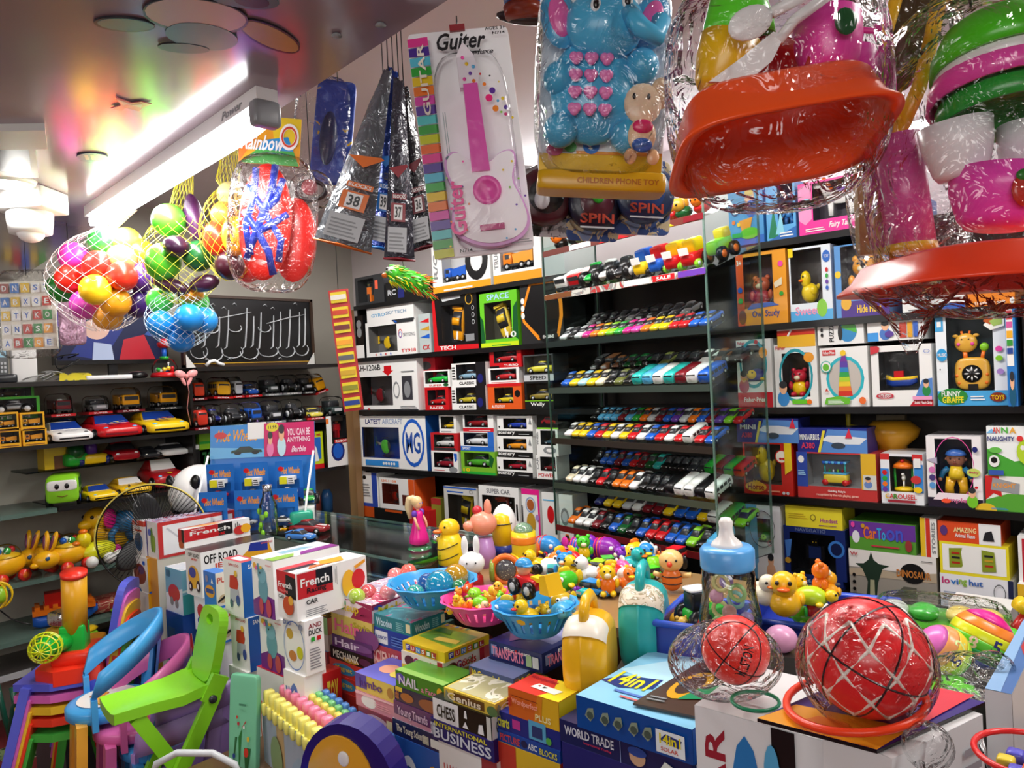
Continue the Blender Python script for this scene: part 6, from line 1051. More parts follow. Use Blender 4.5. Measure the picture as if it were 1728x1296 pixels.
arm_chair('d868a8', 'pink child armchair nested behind the sky blue one', (PB.x + .085, PB.y + .05, .04), -14, PB.z - .1, None, None, True, W=.125, top=.22)
arm_chair('3a8ac8', 'deeper blue child armchair behind the pink one', (PB.x + .17, PB.y + .095, 0), -14, PB.z - .11, None, None, True, W=.125, top=.19)
m = M(); m.box((-.12, -.12, 0), (.12, .12, .078), 'f0b040'); m.obj('foot_stool', None, 'low orange stool under the sky blue armchair', 'stool', None, (PB.x, PB.y, 0), -30)
# green folding chair
PG = at(268, 1172, 2.25); t = thing('folding_chair', 'lime green folding child chair with an oval hole in its backrest', 'chair', (PG.x, PG.y, 0), -8); H_ = PG.z; c = '88d428'
m = M(); rows = [[(x * (.085 + .012 * (y > 0)), y, H_ + .012 * abs(x) ** 3 + (.0 if y < .08 else .01)) for x in (-1, -.6, 0, .6, 1)] for y in (-.14, -.12, -.04, .04, .1, .13)]
m.ruled(rows, c); m.ruled([[(x, y, z - .03) for x, y, z in r][::-1] for r in rows], c)
for s in (0, -1): m.ruled([[r[s] for r in rows], [(r[s][0], r[s][1], r[s][2] - .03) for r in rows]], c)
m.ruled([rows[0], [(x, y, z - .03) for x, y, z in rows[0]]], c); m.obj('seat', t)
m = M(); m.T = tr(0, .155, H_ + .115) @ rot('X', -14); panel_with_hole(m, .175, .215, .07, (.028, .016), c, .028); m.obj('backrest', t)
for sx in (-1, 1):
    m = M(); board(m, (sx * .095, .15, H_ + .04), (sx * .095, .11, H_ - .03), .02, .05, c); m.obj('back_hinge', t)
    m = M(); board(m, (sx * .095, .13, H_ - .01), (sx * .095, -.2, .0), .022, .04, c); m.obj('leg', t)
    m = M(); board(m, (sx * .07, -.08, H_ - .02), (sx * .07, .24, .0), .022, .04, c); m.obj('leg', t)
    m = M(); m.cyl((sx * .108, .12, H_ - .02), (sx * .112, .12, H_ - .02), .012, 'd'); m.obj('pivot_pin', t)
m = M(); board(m, (-.095, -.15, .07), (.095, -.15, .07), .02, .02, c); m.obj('cross_bar', t); m = M(); board(m, (-.07, .18, .08), (.07, .18, .08), .02, .02, c); m.obj('cross_bar', t)
PP = at(322, 1252, 2.45)
arm_chair('a888d0', 'lilac child armchair at the right of the green folding chair', (PP.x + .02, PP.y + .04, .03), -75, PP.z - .03, None, None, True, W=.15, top=.22); arm_chair('b498dc', 'lower lilac child armchair nested under the other lilac one', (PP.x, PP.y, 0), -75, PP.z - .045, None, None, True, W=.15, top=.2)
PP = at(330, 1296, 2.0); m = M(); m.tube([(-.12, 0, 0), (-.11, 0, .03), (-.05, 0, .06), (.05, 0, .06), (.11, 0, .03), (.12, 0, 0)], .009, 'sl', 10); m.tube([(-.12, 0, 0), (-.12, 0, -PP.z)], .008, 'sl', 8); m.tube([(.12, 0, 0), (.12, 0, -PP.z)], .008, 'sl', 8)
m.obj('tubular_frame', None, 'pale grey bent tube frame before the lilac chairs at the bottom edge', 'frame', None, PP + Vector((0, 0, -.02)), 35)
# green pipe frame
t = thing('folding_table', 'dark green tubular folding stand on the red floor at far left', 'stand', at(40, 1200, 3.1) * 0)
for nm_, pts in (('top_rail', [(150, 1124, 2.9), (110, 1132, 2.95), (62, 1150, 3.0), (36, 1168, 3.05), (22, 1195, 3.1), (18, 1235, 3.1)]), ('leg', [(-6, 1150, 3.2), (8, 1210, 3.2), (20, 1251, 3.25)]), ('leg', [(20, 1160, 3.15), (27, 1200, 3.15), (31, 1249, 3.2)]), ('cross_bar', [(22, 1234, 3.12), (70, 1226, 3.1)])):
    m = M(); q = [at(*p) for p in pts]
    if nm_ == 'leg': q[-1].z = .02
    m.tube(q, .011, '1a5a48', 8); lg_ = m.obj(nm_, t)
    if nm_ == 'leg': m = M(); m.cyl(q[-1] + Vector((0, 0, .02)), q[-1] - Vector((0, 0, .02)), .013, 'w', n=10); m.obj('rubber_foot', lg_, 'white rubber foot')
Pq = at(10, 1165, 3.25); m = M(); m.box((-.25, -.5, -.02), (.1, .45, 0), '5a5654'); m.box((.1, -.5, -.02), (.11, .45, .006), 'sl'); m.obj('low_board', None, 'grey low shelf board with steel edge behind the green stand', 'shelf', None, (-3.95, 1.2, .3)); 
m = M(); m.box((-.1, -.12, 0), (.1, .12, .01), '8aa070/3a5a3a/c8c0a8/20'); m.obj('picture_book', None, 'flat green picture book lying on the red floor by the chair legs', 'book', None, onz(52, 1262, .0), 20)
m = M(); m.tube([at(0, 1030, 3.2), at(18, 1044, 3.2), at(34, 1050, 3.2), at(52, 1054, 3.2)], .003, 'k', 6); m.obj('power_cable', None, 'thin black cable drooping below the rabbit toys', 'cable')
P = at(-4, 1005, 2.9); m = M(); m.ell(P, .035, '9ad030'); m.obj('cage_ball', None, 'lime ball in a yellow cage cut by the left edge', 'ball')
m = M(); [m.tube([P + Vector((0, .05 * math.cos(q * .314) * math.cos(a) , 0)) + Vector((.05 * math.cos(q * .314) * math.sin(a), 0, .05 * math.sin(q * .314))) for q in range(20)], .003, 'e8c020', 4, True) for a in (0, .6, 1.2, 1.8, 2.4)]; m.obj('ball_cage', None, 'yellow plastic cage around the lime ball at the left edge', 'ball cage')
P = at(108, 1085, 2.95); m = M(); m.rbox((0, 0, .0), (.12, .1, .14), '!fc8a030', e=.4); m.rbox((0, .0, .1), (.1, .08, .06), '!foil', e=.5); m.obj('foil_bag', None, 'gold and silver foil bag behind the yellow launch tube', 'packet', None, P, 20)
P2 = P; m = M(); m.box((-.08, -.08, 0), (.08, .08, P.z - .075), '4a4a4c'); m.obj('carton', None, 'dark grey carton carrying the foil bag', 'carton', None, (P.x, P.y, 0), 20)
# foam mats and board
ma, mb = at(440, 1152, 2.12), at(580, 1258, 1.72); zt = .655; ang = math.degrees(math.atan2(mb.y - ma.y, mb.x - ma.x)); Lm = (mb - ma).length
for i, (c, l) in enumerate((('f0e878', 'pale yellow foam play mat with a garden path print, front of the pack'), ('f08aa8', 'pink foam play mat behind the yellow one'), ('e8e068', 'thin yellow foam play mat between pink and green'), ('80d088', 'green foam play mat behind the pink one'), ('5a90d8', 'blue foam play mat at the back of the pack'))):
    th = .03 if i < 2 else .018; yo = [0, .045, .08, .1, .12][i]
    t = thing('foam_mat', l, 'play mat', (ma.x + .0 - math.sin(math.radians(ang)) * yo, ma.y + yo, .02), ang, 'foam play mats in a pack')
    m = M(); m.box((0, 0, 0), (Lm, th, zt - .06), c)
    if i == 0: m.deco((0, -.0003, 0), (Lm, 0, 0), (0, 0, zt - .06), 'R0 0 1 1 a8b4c8;P.15 0 .5 0 .3 .6 .3 .95 .2 .95 .2 .5 c8a878;E.55 .7 .2 .2 98b0c8;P.3 .3 .36 .3 .34 .5 8a5a40;B.6 .1 .75 .55 8a6a50;E.2 .8 .08 .1 8aa070;E.9 .3 .1 .2 98a890')
    m.obj('panel', t); m = M(); n = 13
    for k in range(n):
        x = (k + .5) * Lm / n; m.rbox((x, th / 2, zt - .045), (Lm / n * .62, th, .045), c, e=.4, n=12, h=6)
        if i == 0: m.rbox((x + .006, -.004, zt - .07), (Lm / n * .5, .012, .035), c, e=.5, n=10, h=6)
    m.obj('jigsaw_teeth', t)
P = at(412, 1290, 2.1); m = M(); m.rbox((0, 0, .08), (.095, .02, .33), '7ac8a0', e=.15, n=28); m.deco((-.04, -.0103, -.05), (.08, 0, 0), (0, 0, .25), 'P.1 .1 .3 .5 .2 .5 2a6a3a;P.4 .1 .5 .6 .35 .5 2a7a3a;P.7 .05 .9 .4 .6 .4 2a6a3a;E.7 .35 .1 .05 d03828;E.35 .65 .05 .02 c03040;E.6 .62 .04 .02 w;E.3 .72 .03 .02 d03828;E.2 .3 .06 .03 2a4a9a;E.8 .5 .05 .03 e8c030;P.5 .6 .7 .7 .72 .68 b03838;L.4 .85 .7 .9 4a8a6a 1')
m.obj('bath_board', None, 'mint green rounded board printed with strawberries beside the foam mats', 'board', None, P, 15, R=rot('Z', 20) @ rot('X', -6))
m = M(); m.box((-.1, -.1, 0), (.1, .1, P.z - .12), '3a3a3c'); m.obj('carton', None, 'dark carton under the mint green board', 'carton', None, (P.x, P.y, 0), 20)
P = at(585, 1330, 1.35); t = thing('toy_slide', 'navy and yellow arched toy body with a blue dome at the bottom edge', 'toy', P, 20)
m = M(); arc = [(.10 * math.cos(math.radians(a)), .115 * math.sin(math.radians(a))) for a in range(0, 181, 12)]; Tx = Matrix(((1, 0, 0, 0), (0, 0, 1, 0), (0, 1, 0, 0), (0, 0, 0, 1)))
m.prism(arc + [(-.1, -.3), (.1, -.3)], 0, .05, '241a70', Tx); m.obj('arch_shell', t)
m = M(); m.prism([(x * .72 - .01, z * .82) for x, z in arc] + [(-.08, -.3), (.06, -.3)], -.004, 0, 'f0b030', Tx); m.ell((.0, -.005, .055), (.012, .003, .014), 'w'); m.obj('yellow_panel', t)
m = M(); m.ell((-.065, -.03, -.01), (.05, .04, .04), '1a6ae0'); m.ell((-.065, -.05, .03), (.02, .015, .008), '1a5ad0'); m.obj('dome', t, 'bright blue dome')
m = M(); m.box((-.14, -.1, 0), (.14, .12, P.z - .3), '3a3a3c'); m.obj('carton', None, 'dark carton under the navy and yellow toy', 'carton', None, (P.x, P.y, 0), 20)
# ================= board games =================
TB = .45
t = thing('display_table', 'long low table hidden under the stacked board games', 'table', (-1.35, 1.5, 0))
m = M(); m.box((-.75, -.85, TB - .03), (1.35, .055, TB), '6a5038'); m.obj('tabletop', t)
for x in (-.7, 1.3):
    for y in (-.8, .01): m = M(); m.box((x - .03, y - .03, 0), (x + .03, y + .03, TB - .03), '4a3828'); m.obj('leg', t)
TT = .838
t = thing('display_table', 'higher table under the heap of small plastic toys', 'table', (-1.25, 1.92, 0))
m = M(); m.box((-.6, -.32, TT - .025), (1.5, .24, TT), '9a7850'); m.obj('tabletop', t)
for x in (-.58, 1.45):
    for y in (.2,): m = M(); m.box((x - .025, y - .025, 0), (x + .025, y + .025, TT - .025), '4a3828'); m.obj('leg', t)
m = M(); m.box((-.6, .0, TB), (1.5, .02, TT - .025), '5a4630'); m.obj('front_board', t)
def g(c, pl, pr, yt, yb, d, col, ttl, tc, label, ex='', top='', snap=True, last=None, side=None, **kw):
    f = ex + ';T.08 .2 %s .8 %s|%s' % (kw.pop('te', '.7'), tc, ttl) if ttl else ex
    G(c, pl, pr, yt, yb, d, label, col, f, snap, 'board game', 'board_game_box', last, side=side if side is not None else f, top=top, **kw)
mk = 2.1
g(627, 557, 742, 1022, 1053, mk, 'f0e0e4', 'Makeup', 'e8c828', 'open white and maroon Makeup box full of shiny balls', 'P0 .7 .5 1 1 .7 1 1 0 1 a02050;P.5 0 1 .0 1 .7 .8 .8 .6 .5 a02050;E.08 .8 .06 .12 3a3a9a;I.7 .25 .95 .45 a02050|Me', 'R0 0 1 1 b8a8c0/e8e0e8/c03060/w', snap=False)
g(627, 559, 700, 1053, 1090, mk, 'd8c060', 'Hair', 'f06a98', 'yellow and violet Hair box below the Makeup box', 'E.85 .2 .3 .5 7a3a7a;T.55 .5 .95 .85 b8a828|Style')
g(627, 560, 700, 1090, 1112, mk, '5a2a6a', 'Hair', 'e8d8f0', 'purple Hair box with white lettering', 'E.7 .5 .3 .3 7a4a8a')
g(627, 557, 700, 1112, 1134, mk, '1a1614', 'MECHANIX', 'e8e0d0', 'black Mechanix box with a gold robot', 'E.5 .25 .2 .2 gd;E.85 .5 .15 .3 5a2a4a', 'R0 0 1 1 k/2a2030/4a1a30/5a4a8a/24')
for i, (a, b) in enumerate(((1134, 1160), (1160, 1187), (1187, 1215))): g(627, 556, 700, a, b, mk, 'c83830', '', 'w', 'red boxed game with a blue oval badge, %s of three' % ('top', 'middle', 'lowest')[i], 'E.35 .5 .28 .35 3a8ab8;T.15 .3 .55 .7 e8d040|Magnet;R.85 0 1 1 d86050' if i < 2 else 'R0 .4 1 .6 8a1a20', last=TB if i == 2 else None)
g(552, 528, 600, 1028, 1044, 2.28, '4a3a1a', '', 'gd', 'narrow brown and gold game box behind the Makeup pile', 'L.1 .2 .9 .7 gd 2', snap=False)
g(552, 528, 600, 1044, 1100, 2.28, 'c8b8b0', '', 'w', 'pastel patchwork game box left of the Hair boxes', 'R0 .5 .5 1 c87868;R.5 .5 1 1 8ab070;R.1 .1 .5 .4 d8d8a0')
g(552, 528, 600, 1100, 1160, 2.28, '4a80b8', '', 'w', 'sky blue game box left of the red badge boxes', 'R0 .5 1 1 c05058', last=TB)
g(545, 527, 575, 1138, 1175, 2.1, 'b82020', '', 'y', 'small red packet with yellow lettering left of the red games', 'T.2 .5 .8 .9 e8d040|TOY;E.6 .2 .2 .15 e8e0e0', last=TB, snap=False)
g(694, 630, 751, 1052, 1075, 2.0, '2a8088', 'Wooden', 'c8e8f0', 'teal boxed game with white and yellow lettering under the blue basket', 'L.6 .15 .8 .85 8ac8c8 5;R.86 .2 .97 .85 e8e0b0', 'R0 0 1 1 3a8a98/5ab0b8/c85888/2a7080/12', snap=False, te='.5')
g(694, 628, 749, 1075, 1106, 2.0, '1a3a9a', 'ROBOT', 'd8e0f0', 'royal blue Robot box below the teal game', 'R.08 .15 .4 .85 e8ecf0;T.1 .4 .38 .6 1a3a9a|ROBOT;L.5 .2 .9 .8 5a80c8 4', te='.12')
g(694, 623, 749, 1106, 1146, 2.0, 'b03848', 'SCIENCE', 'e8b8b8', 'crimson Science is Magic box', 'P0 0 1 0 1 .25 0 .5 d06070;T.1 .12 .5 .4 e8b8b8|IS MAGIC')
g(694, 620, 749, 1146, 1200, 2.0, 'c87090', '', 'w', 'dusty pink game box below the Science box', 'L.1 .2 .8 .7 e8c0d0 3', last=TB)
g(665, 599, 730, 1158, 1188, 1.86, 'e0c860', 'Jumbo', '5a2a8a', 'yellow and violet Jumbo Puzzle box with a child figure picture', 'R0 .2 .3 1 5a4aa8;E.9 .5 .08 .3 b08040', 'R0 0 1 1 6a6ac8;E.4 .5 .2 .2 f0a888;E.7 .4 .15 .15 e8d058;E.85 .6 .08 .1 e88898', snap=False)
g(665, 600, 730, 1188, 1215, 1.86, 'd088a0', '', 'w', 'rose pink game box with a white diamond picture', 'E.35 .5 .2 .4 e8e8f0;L.5 .3 .9 .7 e8a0b8 3;P0 .8 1 .9 1 1 0 1 f0c0d0')
g(665, 604, 730, 1215, 1243, 1.86, '8a3848', '', 'w', 'dull maroon game box in the middle column', 'E.5 .5 .3 .3 c8a8b8;R.8 .2 .95 .8 d8c8a0')
g(665, 606, 730, 1243, 1272, 1.86, '3a5a50', '', 'w', 'dark green game box in the middle column', 'L.1 .3 .7 .6 8ab0a0 2')
g(665, 606, 730, 1272, 1310, 1.86, 'b03030', 'toys', 'e8d0d0', 'red game box lowest in the middle column', 'R.1 .1 .3 .9 e8e0e0', last=TB)
FL = [('b', 'F'), ('r', 'U'), ('n', 'N'), ('g', 'I'), ('r', 'L')]
fl = ';'.join('R%.2f .2 %.2f .8 %s;T%.3f .3 %.3f .7 w|%s' % (.08 + i * .13, .19 + i * .13, c, .1 + i * .13, .17 + i * .13, ch) for i, (c, ch) in enumerate([('3a3ab8', 'F'), ('d03828', 'U'), ('3a8ad8', 'N'), ('d05828', 'S'), ('2a8a3a', 'I'), ('b03030', 'L')]))
tp = fl.replace(' .2 ', ' .86 ').replace(' .8 ', ' .97 ').replace(' .3 ', ' .88 ').replace(' .7 ', ' .95 ')
G(750, 679, 825, 1102, 1119, 1.85, 'bright yellow Funsil game box with a green garden lid, under the pink basket', 'e8c828', fl.replace('.08', '.08'), False, 'board game', 'board_game_box', top='P.05 .3 .95 .2 .95 .8 .05 .8 88b838;P.1 .3 .9 .25 .7 .5 .3 .55 6a9a38;P.4 .3 .9 .35 .85 .5 .4 .45 e8c858;P.1 .6 .5 .6 .4 .75 .15 .8 3a8a3a;' + 'R.08 .86 .14 .95 3a3ab8;R.2 .86 .26 .95 d03828;R.32 .86 .38 .95 3a8ad8;R.44 .86 .5 .95 d05828;R.56 .86 .62 .95 2a8a3a')
gd2 = 'R0 0 1 .2 d8b828;E.2 .5 .12 .32 5a2a1a;T.3 .3 .8 .8 c83828|Goods;O.38 .55 .06 .2 2a5ab8;O.5 .55 .06 .2 c83828;O.62 .55 .06 .2 2a8a3a;R.88 0 1 1 b02838'
g(748, 677, 815, 1119, 1148, 1.85, 'eee8dc', '', 'w', 'white and yellow game box with coloured rings below the Funsil box', gd2)
g(748, 667, 800, 1158, 1186, 1.74, '4a8a28', 'NAIL', 'e8e0f0', 'green Nail a Face game box', 'E.1 .6 .09 .3 6a5ab8;T.55 .15 .85 .5 e888a8|a Face;E.93 .5 .06 .3 f0b828', 'R0 0 1 1 5a9830;R0 0 1 .2 8ab858', snap=False, te='.5')
g(748, 667, 800, 1186, 1213, 1.74, '28204a', 'Buffalo', 'c87848', 'navy boxed game with a brown burger and dog picture', 'R0 .7 .15 1 e8d040;E.25 .45 .14 .3 b06830;E.75 .45 .25 .4 9a5838', te='.0')
g(748, 664, 800, 1213, 1246, 1.74, '5a2a6a', 'Young Trends', 'd8b8d8', 'purple Young Trends box', 'P0 0 1 0 1 .2 0 .3 c888a0;R.85 .2 .97 .8 e8d8c8')
g(748, 662, 800, 1246, 1275, 1.74, '1c1c50', 'The Young Scientist', 'e0d8c8', 'dark navy Young Scientist box', 'R.6 .2 .72 .7 c8c8b0;R.76 .2 .95 .7 e8e8e0', 'R0 0 1 1 8a98a8/c8c8c8/5a6a78/b8c8a0/18')
g(748, 664, 800, 1275, 1320, 1.74, '2a5ab0', '', 'w', 'blue game box with a white arch at the bottom of the view', 'O.3 .1 .25 .7 e0e8f0 .8;E.8 .5 .15 .3 d8a030', last=TB)
g(914, 825, 1000, 1104, 1136, 1.72, '28306a', 'TRANSPORTS', 'f088a0', 'navy Transports puzzle box under the right blue basket', 'T.3 .66 .5 .86 w|Fix;T.58 .66 .8 .86 w|Learn;E.53 .76 .02 .1 r;R.05 .3 .16 .85 8a98c8;R.72 .15 .82 .75 a8c890;R.84 .15 .95 .75 d8e0e0;R.0 0 1 .1 1a1f50', 'R0 0 1 1 2a3a88;P.2 .4 .9 .3 .9 .9 .3 .9 9a9ac8;P.1 .3 .3 .1 .5 .4 a878b8', snap=False, te='.68')
g(866, 791, 960, 1146, 1165, 1.70, '3a4a7a', '10 Games in 1', 'e8d838', 'slate blue 10 Games in 1 box', 'E.06 .5 .05 .4 8a5a48', 'R0 0 1 1 7a8ab8;P.3 .6 .5 .9 .6 .6 5a6070;P.55 .4 .7 .6 .9 .4 98a8d0;E.15 .75 .12 .12 d07848', snap=False, last=None)
g(835, 749, 925, 1189, 1211, 1.60, 'e0c048', 'Genius', 'f0e0c0', 'yellow Genius game box with a faded photo lid', 'R.2 .15 .8 .85 6a4a20;P0 0 .2 0 .05 .9 8a9070;E.95 .4 .1 .4 5a7a4a', 'R.03 .03 .97 .97 b8b488/e8e4d0/8a8a68/d8d0a0/10', snap=False, te='.74')
g(829, 730, 900, 1211, 1250, 1.60, '16120e', 'CHESS', '1a1a1a', 'black Chess box with a white title panel and white pieces', 'R0 0 .45 1 f0f0f0;P.55 .55 .6 .55 .59 .9 .56 .9 f0f0f0;P.52 .1 .62 .1 .57 .4 f0f0f0;P.78 .1 .88 .1 .86 .55 .8 .5 f0f0f0;R.93 0 1 1 d0d0c8', 'R0 0 1 1 1a1a14', te='.4')
g(833, 727, 900, 1250, 1288, 1.60, '1c1a6a', 'BUSINESS', 'd8dce8', 'deep blue International Business box', 'T.06 .66 .9 .88 e0d838|INTERNATIONAL;T.04 .1 .96 .6 d8dce8|BUSINESS;R0 .92 1 1 2a2a8a', te='.0', side='')
_m = M()
g(838, 740, 900, 1288, 1330, 1.60, '9a3038', 'WORLD', 'd04848', 'white labelled World game box at the bottom edge below Business', 'R0 .1 .75 1 e8e4e0', last=TB, te='.5')
g(942, 857, 985, 1186, 1235, 1.5, 'd86820', 'Wordperfect', 'c02828', 'orange and yellow Wordperfect Plus box before the yellow case', 'R.6 0 1 1 e0b020;P.5 0 .65 0 .7 1 .6 1 dc8820;L.08 .74 .6 .8 7a2a18 1;T.55 .14 .85 .36 f0e8b0|PLUS;T.08 .42 .6 .68 f8a890|Wordperfect', 'R0 0 1 1 d83828;P.6 0 1 0 1 1 .5 1 .7 .4 f0d828;T.05 .7 .6 .9 b02028|Wordperfect;P.3 .3 .8 .25 .85 .5 .35 .55 f0f0e8;P.38 .45 .44 .4 .42 .5 c03030;P.5 .36 .58 .44 .5 .46 3a3a3a', snap=False, te='.0', side='R0 0 1 1 c8b020')
g(945, 832, 985, 1235, 1268, 1.5, '1e2a80', 'charts', 'd8d838', 'navy game box with a blue pencil case picture', 'R.3 .3 .42 .8 c03890;R.55 .1 .8 1.1 58a8d0;R.6 .25 .75 .85 2a3a70;E.84 .3 .04 .2 5ab048', te='.26', last=None, side='')
g(945, 836, 985, 1268, 1290, 1.5, '1a48a0', 'PICTURE', 'd04040', 'bright blue Picture ABC Blocks box', 'E.46 .5 .05 .3 1a2050;T.52 .25 .66 .75 e0e8f0|ABC;T.7 .2 .96 .7 e0d838|BLOCKS', te='.4', side='')
g(945, 840, 985, 1290, 1330, 1.5, 'e0b828', '', 'w', 'yellow game box with red corner at the bottom of the view', 'R0 .6 .3 1 c83828', last=TB)
c14 = 'P.0 0 1 0 1 1 0 1 0e4a9a;' + ';'.join('P%.2f .45 %.2f .7 %.2f .75 %.2f .5 %.2f .3 8a9a88;E%.2f .5 .03 .12 4a5a50' % (x, x + .03, x + .08, x + .09, x + .05, x + .05) for x in (.08, .22, .34, .48, .6)) + ';R.72 .12 .95 .78 e8f0f4;P.75 .5 .8 .7 .93 .62 .9 .38 2a3a7a;T.75 .4 .92 .7 e8d828|14in1;T.76 .2 .9 .32 c85040|SOLAR'
G(1168, 972, 1290, 1232, 1292, 1.28, 'large blue 14 in 1 kit box with a pale sky lid', '0e4a9a', c14, False, 'board game', 'board_game_box', top='R0 0 1 1 8ac8e8;P0 .5 .4 1 1 1 1 .3 b8e0f0;P.0 .28 .1 .42 .42 .5 .44 .34 .2 .24 22307a;T.06 .28 .4 .48 f0e020|14in1;L.2 .18 .5 .24 5a7ac8 1;L.3 .12 .46 .17 d06868 1;T.5 .78 .8 .86 d08898|NEW', dep=.30)
zc = _z[0]
G(1168, 944, 1230, 1292, 1330, 1.29, 'navy World Trade box under the 14 in 1 kit', '1e2456', 'T.04 .4 .44 .8 d8dce8|WORLD TRADE;T.2 .2 .42 .34 c83858|International Trading;R.49 0 .495 1 8a98c8;E.62 .5 .06 .4 d0a888;E.62 .7 .07 .2 2a4a9a;P.76 .1 .82 .7 .9 .5 .84 0 e0e8e0;P.88 .2 .94 .6 1 .4 .95 .1 e0e8e0', True, 'board game', 'board_game_box', dep=.3)
G(1168, 948, 1230, 1330, 1380, 1.29, 'violet blue game box below World Trade', '2a2870', 'L.1 .3 .8 .6 8a90c8 2', True, 'board game', 'board_game_box', last=TB, dep=.3)
# right hand white cartons
ART = 'R0 0 1 1 eceef0;V.06 .1 .2 .95 a02838|SPEED CAR;E.33 .45 .14 .5 2a80c8;E.33 .45 .11 .4 8a3028;P.26 .3 .42 .35 .38 .6 .28 .55 e0e0e8;R.5 0 .64 1 141416;L.52 .1 .62 .9 8a8a90 8;E.8 .4 .15 .5 2a80c8;E.8 .4 .12 .42 7a3a30;P.75 .3 .88 .3 .84 .6 .76 .5 e0e0e8;E.5 .85 .05 .1 58b0e0'
zt_ = cbox(1452, 1172, 1600, 1268, 1400, 1.04, 'wide white carton with blue ringed tank pictures under the ball packs', 'toy box', 'toy_box', zbot=TB, col='eceef0', front=ART, top='R0 0 1 1 d8d8d8', dep=.2)
P = at(1505, 1281, .93); dr = Vector((math.cos(math.radians(71.7)), math.sin(math.radians(71.7)), 0)); dl = Vector((-dr.y, dr.x, 0)); w_ = abs(slide(P, dr, 'x', 1658)); d_ = .1
c_ = P + dr * w_ / 2 + dl * d_ / 2
carton('toy_box', 'white carton with a black skateboard picture at the lower right', 'toy box', w_, d_, P.z - TB, (c_.x, c_.y, TB), 71.7, col='eceef0', front='P.1 .93 .4 .8 .6 .86 .85 .66 .8 .6 .5 .72 .2 .78 26282c;E.15 .86 .06 .03 26282c;P.3 .7 .7 .77 .9 .66 .4 .6 3a3c40;T.4 .72 .8 .78 sl|Wheels;L.75 .72 .98 .96 a8a8b0 6;T.04 .93 .2 .96 e|SKATE', top='R0 0 1 1 dcdcdc')
cbox(1707, 1662, 1800, 1172, 1400, 1.08, 'white carton with a small black caped figure outline at the right edge', 'toy box', 'toy_box', zbot=TB, col='e6e8ec', front='R0 0 1 1 e6e8ec;E.5 .62 .22 .09 2a2a30;P.3 .75 .6 .7 .75 .8 .7 .6 .8 .45 .5 .4 .35 .55 1c1c20;E.45 .8 .12 .04 5a5a64;L.2 .2 .7 .26 8a8a94 2', side='R0 0 1 1 e6e8ec;R.0 .0 1 .75 3a3c40', top='R0 0 1 1 4a70a8;P0 0 .6 0 .3 .6 0 .5 8ab0d8;P.5 .3 1 .2 1 1 .4 1 b83030')
# ================= baskets =================
def basket(label, P, R, H, c):
    m = M(); n = 72
    pr = [(R * .55, 0), (R * .6, .004), (R * .70, H * .25), (R * .80, H * .5), (R * .88, H * .7), (R * .93, H * .85), (R * 1.0, H), (R * 1.06, H * .98)]
    m.lathe(pr, c, n=n, skip=lambda i, j: 1 < i < 4 and j % 3 == 0, wave=.022, wn=12, cap=False)
    m.lathe([(0, .003), (R * .58, .003)], c, n=24, cap=False); m.lathe([(r - .003, z) for r, z in pr[1:-1]], c, n=n, skip=lambda i, j: 0 < i < 3 and j % 3 == 0, cap=False)
    return m.obj('plastic_basket', None, label, 'basket', None, P)
def under(cpx, cpy, z):  # centre of a thing whose base sits at height z
    return onz(cpx, cpy, z)
BK1 = at(732, 1018, 2.07); BK2 = at(815, 1046, 1.92); BK3 = at(905, 1066, 1.78)
basket('sky blue slotted basket of shiny balls, leftmost basket', BK1, .117, .066, '3aa0e0'); basket('pink slotted basket of small bath animals in the middle', BK2, .10, .06, 'f050a0'); basket('sky blue slotted basket of toys beside the yellow case', BK3, .098, .07, '38a0e0')
for P, l, c in ((BK1, 'left blue', '8a98b0'), (BK2, 'pink', 'c8b068'), (BK3, 'right blue', '5a6ab8')):
    pass
def deck(name, label, x0, x1, y0, y1, z0, z1, c):
    m = M(); m.box((x0, y0, z0), (x1, y1, z1), c); return m.obj(name, None, label, 'box', None)
def item(fn, s, P, rz, label, cat='plastic toy', name='plastic_toy', cols=(), tilt=0, grp=None):
    m = M(); fn(m, s, *cols); R = rot('Z', rz) @ rot('X', tilt); return m.obj(name, None, label, cat, grp, P, 0, R)
def jball(P, r, c, l, grp='shiny glitter balls'): m = M(); m.ell((0, 0, r), r, '!jelly' + c, n=22, h=14); return m.obj('glitter_ball', None, l, 'ball', grp, P)
def rel(P, a, b, z): """a to the right in view, b away from the viewer"""; return Vector((P.x, P.y, P.z)) + _r0 * a + _h * b + ZV * z
jball(rel(BK1, .02, -.01, .012), .04, '1a8ab0', 'large blue glitter egg ball in the left basket'); jball(rel(BK1, -.045, -.03, .01), .026, '2a9a90', 'small teal glitter ball in front in the left basket')
jball(rel(BK1, .06, .05, .02), .036, 'b88820', 'gold glitter ball in the left basket'); jball(rel(BK1, .075, -.02, .02), .024, '2a7a4a', 'green glitter ball at the right of the left basket'); jball(rel(BK1, .05, -.055, .01), .02, '8a2040', 'small dark red glitter ball in the left basket'); jball(rel(BK1, -.02, .05, .01), .03, '2a5a9a', 'dark blue glitter ball at the back of the left basket')
